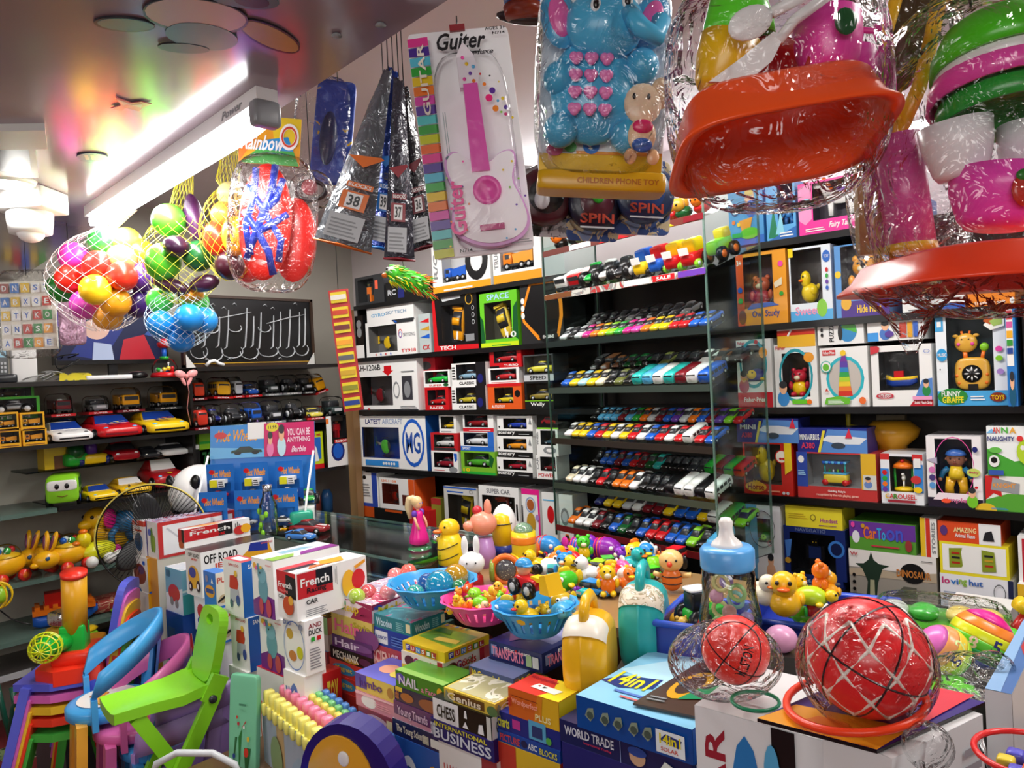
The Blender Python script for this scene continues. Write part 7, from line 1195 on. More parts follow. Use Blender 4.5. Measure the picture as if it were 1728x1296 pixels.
bt = [(-.055, -.03, .045, fish, ('f08020', 'o'), 'orange fish'), (-.06, .02, .04, bear, ('f09a30', 'o'), 'orange bear'), (-.02, .03, .042, turtle, ('li', 'li'), 'lime turtle'), (.02, .045, .046, duck, ('f0c030', 'o'), 'yellow duckling'), (-.005, -.015, .045, turtle, ('7ad020', 'y'), 'green turtle'), (.045, .01, .042, duck, ('f0b828', 'o'), 'amber duckling'),
      (.005, -.058, .038, duck, ('f0d8a8', 'br'), 'cream duckling'), (.05, -.045, .042, bear, ('8ae020', 'li'), 'lime bear'), (-.055, -.062, .034, duck, ('f0c020', 'o'), 'front yellow duckling'), (-.08, -.035, .032, fish, ('y', 'o'), 'yellow fish'), (.075, .0, .034, fish, ('f07828', 'y'), 'small orange fish'), (-.04, .06, .036, fish, ('e85a20', 'r'), 'red-orange fish')]
for i, (a, b, s, fn, cl, l) in enumerate(bt): item(fn, s, rel(BK2, a, b, .028 + .012 * (i % 3)), -60 + i * 47 % 150, l + ' bath toy in the pink basket', 'bath toy', 'bath_toy', cl, 0, 'bath toys in the pink basket')
# right basket contents
P = rel(BK3, -.01, .01, .085); t = thing('toy_tractor', 'red toy loader with a blue capped driver on top of the right basket', 'toy tractor', P, -12 + 90)
m = M(); m.rbox((0, 0, .03), (.04, .085, .03), 'd82028', e=.4); m.obj('body', t)
for sx in (-1, 1):
    for y in (-.028, .028): m = M(); wheel(m, sx * .025, y, .02, .012, 'k', 'sl'); m.obj('wheel', t)
m = M(); m.ell((0, .02, .058), .017, 'f0b890'); m.ell((0, .02, .067), (.021, .021, .018), '3a98d8', z0=0); m.ell((0, .005, .068), (.015, .014, .003), '3a98d8'); m.obj('driver', t)
m = M(); m.box((-.012, -.07, .04), (.012, -.02, .05), 'y'); m.prism([(-.1, 0), (-.065, .0), (-.065, .04), (-.085, .045)], -.022, .022, 'f0c018', Matrix(((0, 0, 1, 0), (1, 0, 0, 0), (0, 1, 0, .02), (0, 0, 0, 1)))); m.obj('loader_shovel', t)
bt = [(-.065, 0, .075, fish, ('2a90d0', 'e8d040'), 'blue and yellow fish'), (-.02, -.06, .06, duck, ('f0c818', 'r'), 'yellow duck with red mark'), (.06, -.035, .06, turtle, ('48b0e8', 's'), 'sky blue turtle'), (.02, -.03, .05, bear, ('f0c818', 'r'), 'yellow bear'), (.065, .04, .06, fish, ('d8b020', 'y'), 'mustard fish'), (-.03, .06, .06, bear, ('e85020', 'y'), 'orange bear'), (.0, .0, .07, turtle, ('3a80d0', 'y'), 'blue turtle'), (.07, .0, .05, fish, ('48b8e0', 'w'), 'pale blue fish')]
for i, (a, b, s, fn, cl, l) in enumerate(bt): item(fn, s, rel(BK3, a, b, .025 + .01 * (i % 3)), -70 + i * 53 % 160, l + ' toy in the basket beside the yellow case', 'bath toy', 'bath_toy', cl, 0, 'toys in the right blue basket')
# ================= cases =================
def case(px, py, d, c, rz, label, Wd, Hh, Th, card):
    P = at(px, py, d); t = thing('carry_case', label, 'case', P, rz); w, h, th = Wd / 2, Hh, Th / 2
    m = M(); secs = []
    for f, q in ((-1, .62), (-.93, .78), (-.75, .9), (-.45, .97), (-.08, 1), (-.05, 1.02), (.05, 1.02), (.08, 1), (.45, .97), (.75, .9), (.93, .78), (1, .62)): secs.append((f, q))
    rows = [[(f * th, w * q * sgp(math.cos(a), .7), h / 2 + h / 2 * q * sgp(math.sin(a), .75)) for a in [2 * math.pi * i / 36 for i in range(36)]] for f, q in secs]
    m.ruled(rows, c, True, True); m.add(rows[0], [tuple(range(35, -1, -1))], c); m.add(rows[-1], [tuple(range(36))], c); m.obj('shell', t)
    m = M(); m.tube([(0, -w * .5, h * .95), (0, -w * .42, h * 1.09), (0, -w * .2, h * 1.16), (0, w * .2, h * 1.16), (0, w * .42, h * 1.09), (0, w * .5, h * .95)], .014, c, 10, flat=.8); m.obj('handle', t)
    m = M()
    R2 = [[(x, w * q * sgp(math.cos(a), .7) * 1.025, h / 2 + h / 2 * q * sgp(math.sin(a), .75) * 1.025) for a in [math.pi * (.56 + .24 * i / 12) for i in range(13)]] for x, q in ((-th * 1.0, .66), (-th * .94, .8), (-th * .75, .92), (-th * .45, .99), (0, 1.02), (th * .45, .99), (th * .75, .92), (th * .94, .8), (th, .66))]
    m.ruled(R2, card); o = m.obj('card_sleeve', t, 'white printed card sleeve')
    return t
case(1000, 1176, 1.62, 'f2b818', 22, 'tall yellow carry case standing between the basket and the turquoise one', .17, .185, .095, 'f0e8d8'); case(1092, 1132, 1.72, '2ab4b4', 22, 'tall turquoise carry case with a printed card sleeve', .17, .205, .1, 'e8dcc8/b0a080/f0f0e8/8a9a60/30')
def prop(px, py, d, w, l, zb=TB, c='3a3630', rz=22, name='carton'):
    P = at(px, py, d); m = M(); m.box((-w / 2, -w / 2, 0), (w / 2, w / 2, P.z - zb - .001), c); m.obj(name, None, l, 'carton', None, (P.x, P.y, zb), rz)
prop(1000, 1176, 1.62, .14, 'dark carton hidden beneath the yellow carry case'); prop(1092, 1132, 1.72, .14, 'dark carton hidden beneath the turquoise carry case')
# ================= figures on the table =================
FG = "toy figures standing on the table"
P = onz(710, 958, TT); t = thing('princess_doll', 'blonde doll in a pink dress standing on a green glitter top', 'doll', P, 100)
m = M(); m.lathe([(.0, 0), (.045, .01), (.066, .028), (.07, .034)], '!jelly1a8a3a', n=28); m.obj('glitter_base', t); m = M(); m.lathe([(.064, .028), (.074, .036), (.07, .05), (.055, .06)], '58e020', n=28); m.obj('green_ring', t); m = M(); m.ell((0, 0, .055), (.05, .05, .03), '!jelly1a9a60', z0=0); m.obj('glitter_dome', t)
m = M(); m.lathe([(.016, .08), (.036, .09), (.033, .11), (.022, .15), (.015, .175), (.018, .19), (.012, .2)], 'e81a90', n=18); m.obj('dress', t); m = M(); [m.ell((sx * .02, 0, .192), (.01, .01, .013), '6a3ab8') for sx in (-1, 1)]; m.obj('puff_sleeves', t)
m = M(); m.ell((0, 0, .225), (.017, .017, .02), 'sk'); m.cyl((0, 0, .195), (0, 0, .215), .006, 'sk'); [m.tube([(sx * .022, 0, .185), (sx * .026, -.012, .16), (sx * .022, -.02, .14)], .005, 'sk', 6) for sx in (-1, 1)]; [m.ell((sx * .006, -.016, .228), .0022, 'b', n=6, h=4) for sx in (-1, 1)]; m.obj('head_and_arms', t)
m = M(); m.ell((0, .005, .233), (.021, .021, .019), 'e8c890'); m.tube([(0, .015, .245), (0, .034, .24), (0, .04, .21), (0, .035, .17)], [.01, .014, .015, .006], 'e8d0a0', 8); m.obj('hair', t)
def fig(px, py, label, parts, rz=20, name='squeeze_figure', s=1.0, z=TT, dy=0):
    P = onz(px, py, z); t = thing(name, label, 'toy figure', P + _h * dy, rz, FG)
    for nm_, fn in parts: m = M(); m.T = sc(s, s, s); fn(m); m.obj(nm_, t)
    return t
fig(762, 968, 'yellow duck headed figure with a silver horn and navy base', [('body', lambda m: m.lathe([(.04, .02), (.044, .06), (.042, .11), (.03, .135)], 'f0d020', n=24)), ('base', lambda m: m.lathe([(.04, 0), (.044, .005), (.044, .035)], '1c2460', n=24)), ('head', lambda m: m.ell((0, 0, .155), (.034, .036, .032), 'f8c818')), ('beak', lambda m: m.ell((0, -.042, .148), (.014, .018, .007), 'f07020')), ('strap', lambda m: [m.tube([(.0445 * math.sin(a * .15), -.0445 * math.cos(a * .15), z_ - .012 * math.cos(a * .2)) for a in range(-12, 13)], .0016, 'k', 5) for z_ in (.1, .065)]), ('horn', lambda m: m.lathe([(.008, 0), (.018, .02)], '!silver', (-.035, -.03, .115), rot('Y', -90))), ('eyes', lambda m: [m.ell((sx * .022, -.026, .163), .004, 'k', n=6, h=4) for sx in (-1, 1)])], -20)
fig(818, 962, 'salmon pink plastic figure with a round head and purple body', [('body', lambda m: m.lathe([(.035, 0), (.04, .05), (.03, .1)], 'b888c8', n=20)), ('head', lambda m: (m.ell((0, 0, .15), (.05, .045, .042), 'f09a80'), m.ell((-.04, -.03, .145), (.022, .022, .018), 'f09a80'))), ('ear', lambda m: m.ell((.02, 0, .205), (.014, .01, .03), 'f09a80')), ('red_cap', lambda m: m.ell((-.02, 0, .195), (.018, .018, .016), 'c82838'))], 20, dy=.05)
fig(850, 950, 'yellow and navy capsule figure with a white hood behind it', [('hood', lambda m: m.ell((0, .02, .13), (.045, .04, .07), 'f0f0f0')), ('body', lambda m: m.lathe([(.036, .04), (.036, .13), (.03, .16), (.012, .172)], 'f0cc18', n=20)), ('trousers', lambda m: m.lathe([(.02, 0), (.036, .03), (.037, .06)], '2a3a8a', n=20)), ('strap', lambda m: m.tube([(.037 * math.sin(a * .15), -.037 * math.cos(a * .15), .135) for a in range(-14, 15)], .002, '3a3a30', 5))], 20, dy=.03)
fig(886, 958, 'yellow capsule tube with an orange band and glittering top', [('body', lambda m: m.lathe([(.042, 0), (.042, .09), (.042, .125)], 'e8d028', n=24)), ('band', lambda m: m.lathe([(.043, .085), (.044, .09), (.044, .105), (.043, .11)], 'f08828', n=24)), ('glitter_dome', lambda m: m.ell((0, 0, .125), (.034, .034, .03), '!jelly7a9a80', z0=0)), ('arm', lambda m: m.tube([(-.035, -.03, .05), (0, -.052, .04), (.035, -.035, .05)], .007, 'e8d028', 6))], 20, dy=.0)
fig(798, 990, 'white rabbit figure with long ears in a red outfit', [('body', lambda m: m.lathe([(.036, 0), (.034, .03), (.02, .05)], 'b81828', n=20)), ('head', lambda m: m.ell((0, 0, .075), (.042, .036, .036), 'f4f4f4')), ('ear', lambda m: m.ell((-.02, 0, .13), (.011, .009, .032), 'f4f4f4')), ('ear', lambda m: m.ell((.017, 0, .13), (.011, .009, .032), 'f4f4f4')), ('eyes', lambda m: [m.ell((sx * .014, -.034, .082), .003, 'k', n=6, h=4) for sx in (-1, 1)])], 42)
fig(855, 985, 'orange ringed toy drum with a glittering grey face', [('ring', lambda m: m.tube([(.042 * math.cos(a * .3142), 0, .045 + .042 * math.sin(a * .3142)) for a in range(20)], .01, 'f07020', 8, True)), ('glitter_face', lambda m: m.ell((0, 0, .045), (.036, .014, .036), '!jelly5a5a60')), ('side_wheel', lambda m: m.cyl((-.05, .01, .04), (-.036, .01, .04), .035, '8a9a38'))], 35, 'toy_drum', 1, TT, 0)
# heap of small toys on the table
rr = random.Random(11)
pal = [('f07820', 'y', 'orange'), ('2a90e0', 'y', 'blue'), ('48c828', 'y', 'green'), ('e82028', 'y', 'red'), ('f0c818', 'o', 'yellow'), ('8a2ab8', 'o', 'violet'), ('f060a8', 'w', 'pink'), ('e8e8e8', 'k', 'white'), ('20b0b0', 'o', 'teal'), ('b0e020', 'o', 'lime')]
kinds = [(fish, 'fish'), (turtle, 'turtle'), (duck, 'duck'), (bear, 'bear'), (lambda m, s, a, b: (car(m, s * 1.1, s * .55, s * .5, a, 'jeep', seg=10)), 'car'), (lambda m, s, a, b: helico(m, s * .8, a, b), 'helicopter')]
n_ = 0
rows_ = [(900, 948, 12, 21.5), (905, 968, 12, 20.5), (935, 985, 9, 19.5), (955, 1004, 7, 18)]
rn = ['back', 'second', 'third', 'front']
for ri, (xs, yy, cnt, st) in enumerate(rows_):
    for i in range(cnt):
        c, c2, cn = pal[(i * 3 + ri * 4) % 10]; fn, kn = kinds[(i * 5 + ri * 2 + i // 3) % 6]; px = xs + i * st
        P = onz(px, yy + rr.uniform(-4, 4), TT) + ZV * (.012 * rr.random()); s = .074 + rr.random() * .02
        item(fn, s, P, rr.uniform(-70, 110), '%s toy %s, %s from left in the %s row of the table heap' % (cn, kn, ORD[i], rn[ri]), 'toy ' + kn, 'toy_' + kn, (c, c2), 0, 'small toys heaped on the table'); n_ += 1
for i, (px, py, a, b) in enumerate(((925, 938, '2a88d0', 'e8283a'), (985, 940, '2a50c8', 'd02890'), (1025, 942, '8a20a0', 'e02890'))):
    P = onz(px, py + 6, TT); m = M(); m.ell((0, 0, .045), (.04, .055, .04), a); [m.ell((0, .01 + k * .013, .046), (.0405 - k * .003, .006, .041 - k * .003), c) for k, c in enumerate((b, 'o', b))]; m.ell((0, .07, .05), (.006, .016, .03), b, n=8, h=6); [m.ell((sx * .03, -.03, .055), .008, 'w', n=8, h=6) for sx in (-1, 1)]; m.ell((.034, -.036, .055), .004, 'k', n=6, h=4)
    m.obj('striped_fish_toy', None, ('blue fish toy with red stripes, nearest the yellow tube', 'royal blue fish toy with magenta stripes', 'purple fish toy with magenta stripes')[i], 'toy fish', None, P, 100)
P = onz(1135, 1000, TT); t = thing('bee_doll', 'amber bee doll with orange stripes beside the turquoise case', 'toy figure', P, 30)
m = M(); m.ell((0, 0, .04), (.03, .026, .035), 'e87828'); [m.ell((0, 0, z), (.031, .027, .005), '3a2018') for z in (.03, .05)]; m.obj('body', t); m = M(); m.ell((0, 0, .095), (.036, .032, .032), 'f0c880'); m.ell((-.005, -.033, .09), .008, 'e84828'); [m.ell((sx * .014, -.028, .1), .004, 'k', n=6, h=4) for sx in (-1, 1)]; m.obj('head', t); m = M(); m.tube([(-.03, 0, .05), (-.05, -.01, .06)], .008, 'f0c880', 6); m.tube([(.03, 0, .05), (.055, -.01, .055)], .008, 'f0c880', 6); m.obj('arms', t)
m = M(); m.lathe([(.02, 0), (.022, .02), (.018, .045)], '8ae028'); m.obj('plastic_cup', None, 'lime green cup behind the turquoise case', 'cup', None, onz(1103, 975, TT) + ZV * .02)
# shiny ball bags on the makeup box
for i, (px, c, l) in enumerate(((580, '5ab87a', 'green'), (603, 'a8c848', 'yellow-green'), (622, 'c85a60', 'red'), (640, 'd86a80', 'pink'), (596, 'c8d8d0', 'silver'), (655, 'e08a90', 'rose'))):
    P = at(px, 1022 - (i % 3) * 7, 2.2 - .03 * (i % 2)); jball(P + ZV * -.01, .024, c, l + ' glitter ball lying on the open Makeup box', 'glitter balls on the Makeup box')
for i, (px, py, c, l) in enumerate(((668, 985, 'e88080', 'coral'), (690, 978, 'e86a60', 'light red'))): jball(at(px, py, 2.42), .026, c, l + ' glitter ball left of the doll base', 'glitter balls beside the doll')
prop(680, 992, 2.42, .14, 'brown carton under the coral glitter balls', TB, '7a6048')
# blue bins and their toys
def bin_(px, py, d, w, dp, h, label, rz, zb=None):
    P = at(px, py, d); t = thing('storage_bin', label, 'bin', P, rz); m = M(); T_ = .006
    for a, b in (((-w / 2, -dp / 2, 0), (w / 2, dp / 2, T_)), ((-w / 2, -dp / 2, 0), (w / 2, -dp / 2 + T_, h)), ((-w / 2, dp / 2 - T_, 0), (w / 2, dp / 2, h)), ((-w / 2, -dp / 2, 0), (-w / 2 + T_, dp / 2, h)), ((w / 2 - T_, -dp / 2, 0), (w / 2, dp / 2, h))): m.box(a, b, '24389a')
    m.obj('bin_body', t); m = M(); m.tube([(-w / 2, -dp / 2, h), (w / 2, -dp / 2, h), (w / 2, dp / 2, h), (-w / 2, dp / 2, h)], .008, '3a5ac8', 8, True); m.obj('rim', t); return P
PA = bin_(1196, 1092, 1.68, .17, .2, .075, 'navy blue plastic bin with a tractor, behind the small red ball', 12); PC = bin_(1392, 1062, 1.75, .3, .26, .045, 'blue plastic bin of yellow ducks behind the large red ball', 12)
prop(1196, 1092, 1.68, .14, 'dark carton under the navy bin', TB, rz=12); prop(1392, 1062, 1.75, .24, 'dark carton under the duck bin', TB, rz=12)
P = rel(PA, -.01, -.02, .05); t = thing('toy_tractor', 'green and red toy tractor with black cab in the navy bin', 'toy tractor', P, 150)
m = M(); m.rbox((0, 0, .035), (.04, .1, .03), '2ab030', e=.4); m.rbox((0, -.045, .03), (.03, .05, .02), 'e02818', e=.4); m.obj('body', t); m = M(); m.rbox((0, .02, .065), (.04, .045, .045), '1a1c1e', e=.3); m.rbox((0, .02, .09), (.044, .05, .008), 'w', e=.4); m.obj('cab', t)
for sx in (-1, 1): m = M(); wheel(m, sx * .03, .03, .026, .016, 'k', 'r'); m.obj('wheel', t); m = M(); wheel(m, sx * .026, -.04, .017, .012, 'k', 'r'); m.obj('wheel', t)
for i, (a, b, s, fn, cl, l) in enumerate(((-.06, .03, .06, fish, ('e8a818', 'y'), 'amber fish'), (-.065, -.04, .055, bear, ('d8b050', 'y'), 'tan bear'), (.06, .05, .06, turtle, ('2a80d0', 'w'), 'blue turtle'), (-.03, .07, .06, fish, ('e04028', 'w'), 'red fish'), (.03, .07, .06, bear, ('e8c848', 'o'), 'yellow bear'))): item(fn, s, rel(PA, a, b, .03), i * 50, l + ' toy in the navy bin', 'plastic toy', 'plastic_toy', cl)
for i, (px, py, s, fn, cl, l) in enumerate(((1326, 1040, .1, duck, ('f8c020', 'f06018'), 'large yellow duck in the blue bin, nearest'), (1292, 1022, .07, duck, ('e8e0c8', 'o'), 'white duck left of the large yellow duck'), (1350, 1012, .06, bear, ('f0c020', 'y'), 'yellow bear behind the large duck'), (1370, 1018, .07, turtle, ('b8d828', 'y'), 'lime and yellow turtle in the duck bin'), (1385, 1005, .075, bear, ('f07818', 'f07818'), 'tall orange cat-like toy in the duck bin'), (1358, 1048, .06, turtle, ('70d020', 'li'), 'bright green turtle right of the large duck'), (1372, 1042, .045, fish, ('c02828', 'g'), 'small red fish at the bin edge'), (1400, 1015, .06, duck, ('f0a818', 'o'), 'amber duck at the back of the duck bin'), (1312, 1010, .06, fish, ('c03828', 'w'), 'dark red fish behind the white duck'))):
    P = at(px, py, 1.66 + .02 * (i % 3)); P.z = max(P.z, PC.z + .02); item(fn, s, P, 20 + i * 25, l, 'plastic toy', 'plastic_toy', cl)
# boxes of toys further right
P = at(1588, 1082, 1.66); t = thing('toy_box', 'yellow and green tray box of toy vegetables in clear wrap', 'toy box', P, 10)
m = M(); m.box((-.13, -.08, 0), (.13, .08, .05), '4a9a28'); m.deco((-.13, -.08, 0), (.26, 0, 0), (0, 0, .05), 'R0 .6 1 1 e8e028;E.55 .45 .12 .4 c8801a;E.55 .45 .06 .2 8a2a1a;E.3 .35 .05 .2 y;E.4 .3 .04 .2 y'); m.obj('tray', t)
for i, (x, c, l) in enumerate(((-.09, 'c8ccc8', 'foil_roll'), (-.03, '30b028', 'cucumber'), (.04, 'e0c868', 'potato'), (.09, 'e8d070', 'lemon'))): m = M(); m.ell((x, 0, .062), (.03, .04, .018), c); m.obj(l, t)
m = M(); m.ell((0, 0, .04), (.135, .085, .055), '!film', z0=0, e=.5, n=24); m.obj('clear_wrap', t); prop(1592, 1078, 1.62, .2, 'dark carton under the toy vegetable tray', TB, rz=10)
cbox(1706, 1600, 1760, 1030, 1085, 1.9, 'white Music carton behind the toy vegetable tray', 'toy box', 'toy_box', zbot=.0, dep=.1, col='e8e6e2', front='E.28 .75 .2 .2 1a2a5a;I.14 .66 .42 .85 e8e050|Music;B.5 .2 .75 .7 e0a070;R0 .0 1 .1 c83030')
# ================= things hanging from the ceiling edge =================
YC = math.degrees(YAW)
def fac(yaw=0, tilt=0, pitch=0): return rot('Z', YC + yaw) @ rot('Y', tilt) @ rot('X', pitch)
def hung(name, label, cat, px, py, d, yaw=0, tilt=0, pitch=0, grp=None):
    return thing(name, label, cat, at(px, py, d), 0, grp, fac(yaw, tilt, pitch))
def hook(t, x, z0, z1=None, y=0):
    """string from local height z0 up to the ceiling"""
    Rm = t.rotation_euler.to_matrix(); p = Vector((x, y, z0)); w0 = Vector(t.location) + Rm @ p; top = 2.07 if w0.y < 1.0 else 2.5
    q = Rm.inverted() @ (Vector((w0.x, w0.y, top)) - Vector(t.location)); m = M(); m.tube([p, q], .0012, 'd', 5); m.obj('hanging_string', t)
S_ = lambda d: d / FPX
# --- guitar card
d = 1.2; k = S_(d); t = hung('toy_guitar_pack', 'hanging white card pack with a pink and white toy guitar', 'toy guitar', 795, 240, d, 4, -4.2)
w, h = 172 * k, 382 * k
m = M(); m.rbox((0, .004, 0), (w, .004, h), 'f2f2f4', e=.08); cols = 'e86828 e03890 4a2a90 58c0d8 30a838 e8c820 e87828 d848a8 5a3a9a 58c8c8 38a038 c8d020'.split()
m.deco((-w / 2, -.001, -h / 2), (w, 0, 0), (0, 0, h), ';'.join('P.005 %.3f .2 %.3f .2 %.3f .005 %.3f %s' % (i / 24 + .004, i / 24 - .0 + .008, (i + 1) / 24 + .004, (i + 1) / 24, cols[(23 - i) % 12]) for i in range(23)) + ';I.28 .895 .76 .97 16161a|Guiter;I.55 .865 .82 .888 3a3a3e|de-luxe;T.76 .965 .96 .98 k|AGES 3+;T.83 .945 .95 .957 k|N714;T.26 .015 .38 .03 k|N714;L.7 .03 .97 .05 e 2;V.08 .62 .15 .93 f0e8d8|GUITAR;'
       + ';'.join('E%.2f %.2f %.3f %.3f %s' % q for q in [(.72, .67, .035, .016, 'e8207a'), (.76, .7, .03, .014, '5a2a9a'), (.69, .73, .018, .008, 'f08020'), (.77, .62, .03, .014, 'f08a20'), (.85, .66, .016, .008, 'e8c828'), (.87, .62, .022, .01, '5a3a9a'), (.86, .59, .016, .007, 'd02878'), (.8, .65, .014, .006, '50a8d8'), (.82, .6, .012, .005, '8ac840'), (.75, .76, .009, .004, 'k'), (.83, .73, .008, .004, 'e8c828'), (.92, .57, .012, .006, 'e8d020'), (.66, .77, .01, .005, 'r')]) + ';R.255 .44 .26 .62 5a8a8a;R.275 .44 .28 .62 5a8a8a;E.27 .42 .04 .012 3a9a8a')
m.obj('backing_card', t)
m = M(); bd = [(-.42, .26), (-.3, .34), (-.18, .26), (-.08, .2), (.1, .2), (.2, .28), (.36, .3), (.38, .18), (.3, .02), (.4, -.16), (.46, -.36), (.36, -.5), (.1, -.56), (-.14, -.54), (-.36, -.44), (-.42, -.28), (-.32, -.06), (-.4, .1)]
f = .092
for _ in (0, 1): bd = [q for i in range(len(bd)) for q in ((bd[i][0] * .75 + bd[(i + 1) % len(bd)][0] * .25, bd[i][1] * .75 + bd[(i + 1) % len(bd)][1] * .25), (bd[i][0] * .25 + bd[(i + 1) % len(bd)][0] * .75, bd[i][1] * .25 + bd[(i + 1) % len(bd)][1] * .75))]
Tg = Matrix(((1, 0, 0, .012), (0, 0, 1, 0), (0, 1, 0, -.075), (0, 0, 0, 1))); m.prism([(x * f * 2 * .78, y * f * 2 * .95) for x, y in bd], -.024, -.001, 'd8a0d8', Tg)  # lavender edge paints in the pink shadow that outlines the white body
m.prism([(x * f * 1.46, y * f * 1.8) for x, y in bd], -.027, -.024, 'f6f2f8', Tg); gb = m.obj('guitar_body', t)
m = M(); m.prism([(-.014, -.045), (.014, -.045), (.011, .09), (-.011, .09)], -.034, -.02, 'e858b8', Matrix(((1, 0, 0, .008), (0, 0, 1, 0), (0, 1, 0, -.01), (0, 0, 0, 1)))); m.obj('guitar_neck', t, 'pink fretted neck')
m = M(); m.prism([(-.014, 0), (.014, 0), (.018, .02), (.012, .05), (-.002, .07), (-.014, .05)], -.03, -.012, 'f0e8f0', Matrix(((1, 0, 0, .006), (0, 0, 1, 0), (0, 1, 0, .076), (0, 0, 0, 1)))); [m.ell((.006 + a, -.031, .076 + b), (.003, .001, .003), c, n=8, h=4) for a, b, c in ((-.006, .012, 'p'), (.004, .02, 'v'), (0, .035, 'y'), (.008, .008, 'o'), (-.005, .045, 'p'), (.01, .03, 's'))]; m.obj('headstock', t)
m = M(); m.lathe([(.022, 0), (.022, .006), (.014, .006), (.013, .002), (0, .002)], 'f060b8', (.014, -.027, -.085), rot('X', 90), cap=False); m.obj('sound_hole', gb); m = M(); m.box((-.004, -.033, -.147), (.034, -.027, -.138), 'b82878'); m.obj('bridge', gb)
m = M(); m.deco((-.06, -.0275, -.165), (.14, 0, 0), (0, 0, .14), ';'.join('E%.2f %.2f .012 .012 %s' % ((i * 37 % 90) / 100 + .05, (i * 53 % 95) / 100, 'e8c828 e87020 58a8d8 v p 8ac840 r'.split()[i % 7]) for i in range(26) if not (.35 < (i * 37 % 90) / 100 + .05 < .65)) + ';V.08 .1 .26 .7 e04890|Guiter'); m.obj('printed_dots', gb)
m = M(); m.rbox((.008, -.012, -.02), (.12, .05, .31), '!pane', e=.5, n=28, h=14); m.obj('clear_blister', t); m = M(); m.box((-.012, -.004, h / 2 - .004), (.012, .004, h / 2 + .006), '8a2028'); m.obj('hang_tab', t); hook(t, 0, h / 2)
# --- elephant phone
d = .98; k = S_(d); t = hung('toy_phone_pack', 'hanging blister pack with a sky blue elephant toy phone', 'toy phone', 1020, 120, d, 0, 5)
m = M(); m.rbox((0, .012, -.01), (.165, .008, .26), 'eef2f6', e=.15); m.deco((-.08, .0075, -.14), (.16, 0, 0), (0, 0, .1), 'R0 0 1 .34 f0c020;R.3 .34 1 .38 f09a38;E.42 .46 .07 .12 2a78d0;T.39 .4 .45 .52 w|?;E.12 .38 .07 .08 d06088;E.25 .42 .05 .07 48b860'); m.obj('backing_card', t)
m = M(); m.rbox((.0, -.0, -.147), (.165, .05, .026), 'd8a818', e=.2); m.deco((-.08, -.0255, -.157), (.16, 0, 0), (0, 0, .018), 'T.3 .3 .95 .7 b06818|CHILDREN PHONE TOY'); m.obj('yellow_base', t)
m = M(); m.ell((-.015, -.01, .01), (.056, .03, .07), '48b0dc'); m.ell((-.005, -.03, .085), (.05, .035, .045), '50b8e4'); m.tube([(.02, -.055, .09), (.035, -.07, .065), (.055, -.06, .06), (.062, -.05, .085)], .012, '50b8e4', 10)
for x, z in ((-.058, .02), (-.055, -.045), (.045, .04), (.03, -.05)): m.ell((x, -.02, z), (.022, .022, .022), '48b0dc')
m.obj('elephant_body', t)
for sx in (-1, 1): m = M(); m.ell((sx * .058 - .004, -.02, .095), (.024, .01, .038), '48a8d8', rot('Y', sx * 15)); m.ell((sx * .058 - .004, -.027, .095), (.014, .006, .026), 'e868b0', rot('Y', sx * 15)); m.obj('ear', t)
m = M(); m.ell((-.02, -.061, .095), (.007, .003, .009), 'w', n=10, h=6); m.ell((-.02, -.064, .095), (.004, .002, .006), 'k', n=8, h=5); m.ell((.018, -.062, .1), (.007, .003, .009), 'w', n=10, h=6); m.ell((.018, -.065, .1), (.004, .002, .006), 'k', n=8, h=5); m.obj('eyes', t); m = M(); m.ell((-.025, -.03, .128), (.012, .012, .016), 'd8d028'); m.obj('crest', t)
for i in range(12): m = M(); x, z = -.04 + (i % 3) * .019, .04 - (i // 3) * .021; m.ell((x - .003, -.042, z), (.006, .005, .006), 'f088c8', n=10, h=6); m.ell((x + .003, -.042, z), (.006, .005, .006), 'f088c8', n=10, h=6); m.ell((x, -.042, z - .004), (.006, .005, .006), 'f088c8', n=10, h=6); m.obj('heart_button', t)
m = M(); m.ell((.045, -.04, -.015), (.024, .006, .026), 'f0d8b8'); m.ell((.068, -.038, .0), (.014, .005, .02), 'f0d0a8'); m.ell((.045, -.042, -.055), (.018, .006, .022), 'f0d0a8'); m.ell((.045, -.047, -.045), (.013, .004, .009), 'e03070'); m.ell((.045, -.047, -.068), (.013, .004, .009), '2a6ac8'); [m.ell((.045 + sx * .014, -.046, -.082), (.008, .004, .01), 'e8b888') for sx in (-1, 1)]; [m.ell((.042 + sx * .009, -.047, -.008), (.0025, .001, .004), 'k', n=6, h=4) for sx in (-1, 1)]; m.obj('printed_elephant_calf', t, 'printed cutout of a cream elephant calf')
for o in t.children:
    if o.name[:7] not in ('backing', 'yellow_'): o.location.z -= .04
m = M(); m.ell((-.005, .0, .0), (.085, .07, .14), '!film', n=28, h=16, e=.5); m.obj('clear_blister', t)
m = M(); P = at(1092, 60, 1.02); m.box((-.018, 0, -.09), (.022, .012, .12), 'a0dc20'); m.obj('green_toy', None, 'lime green plastic strip behind the elephant phone pack', 'toy', None, P, 0, fac(0, 0)); 
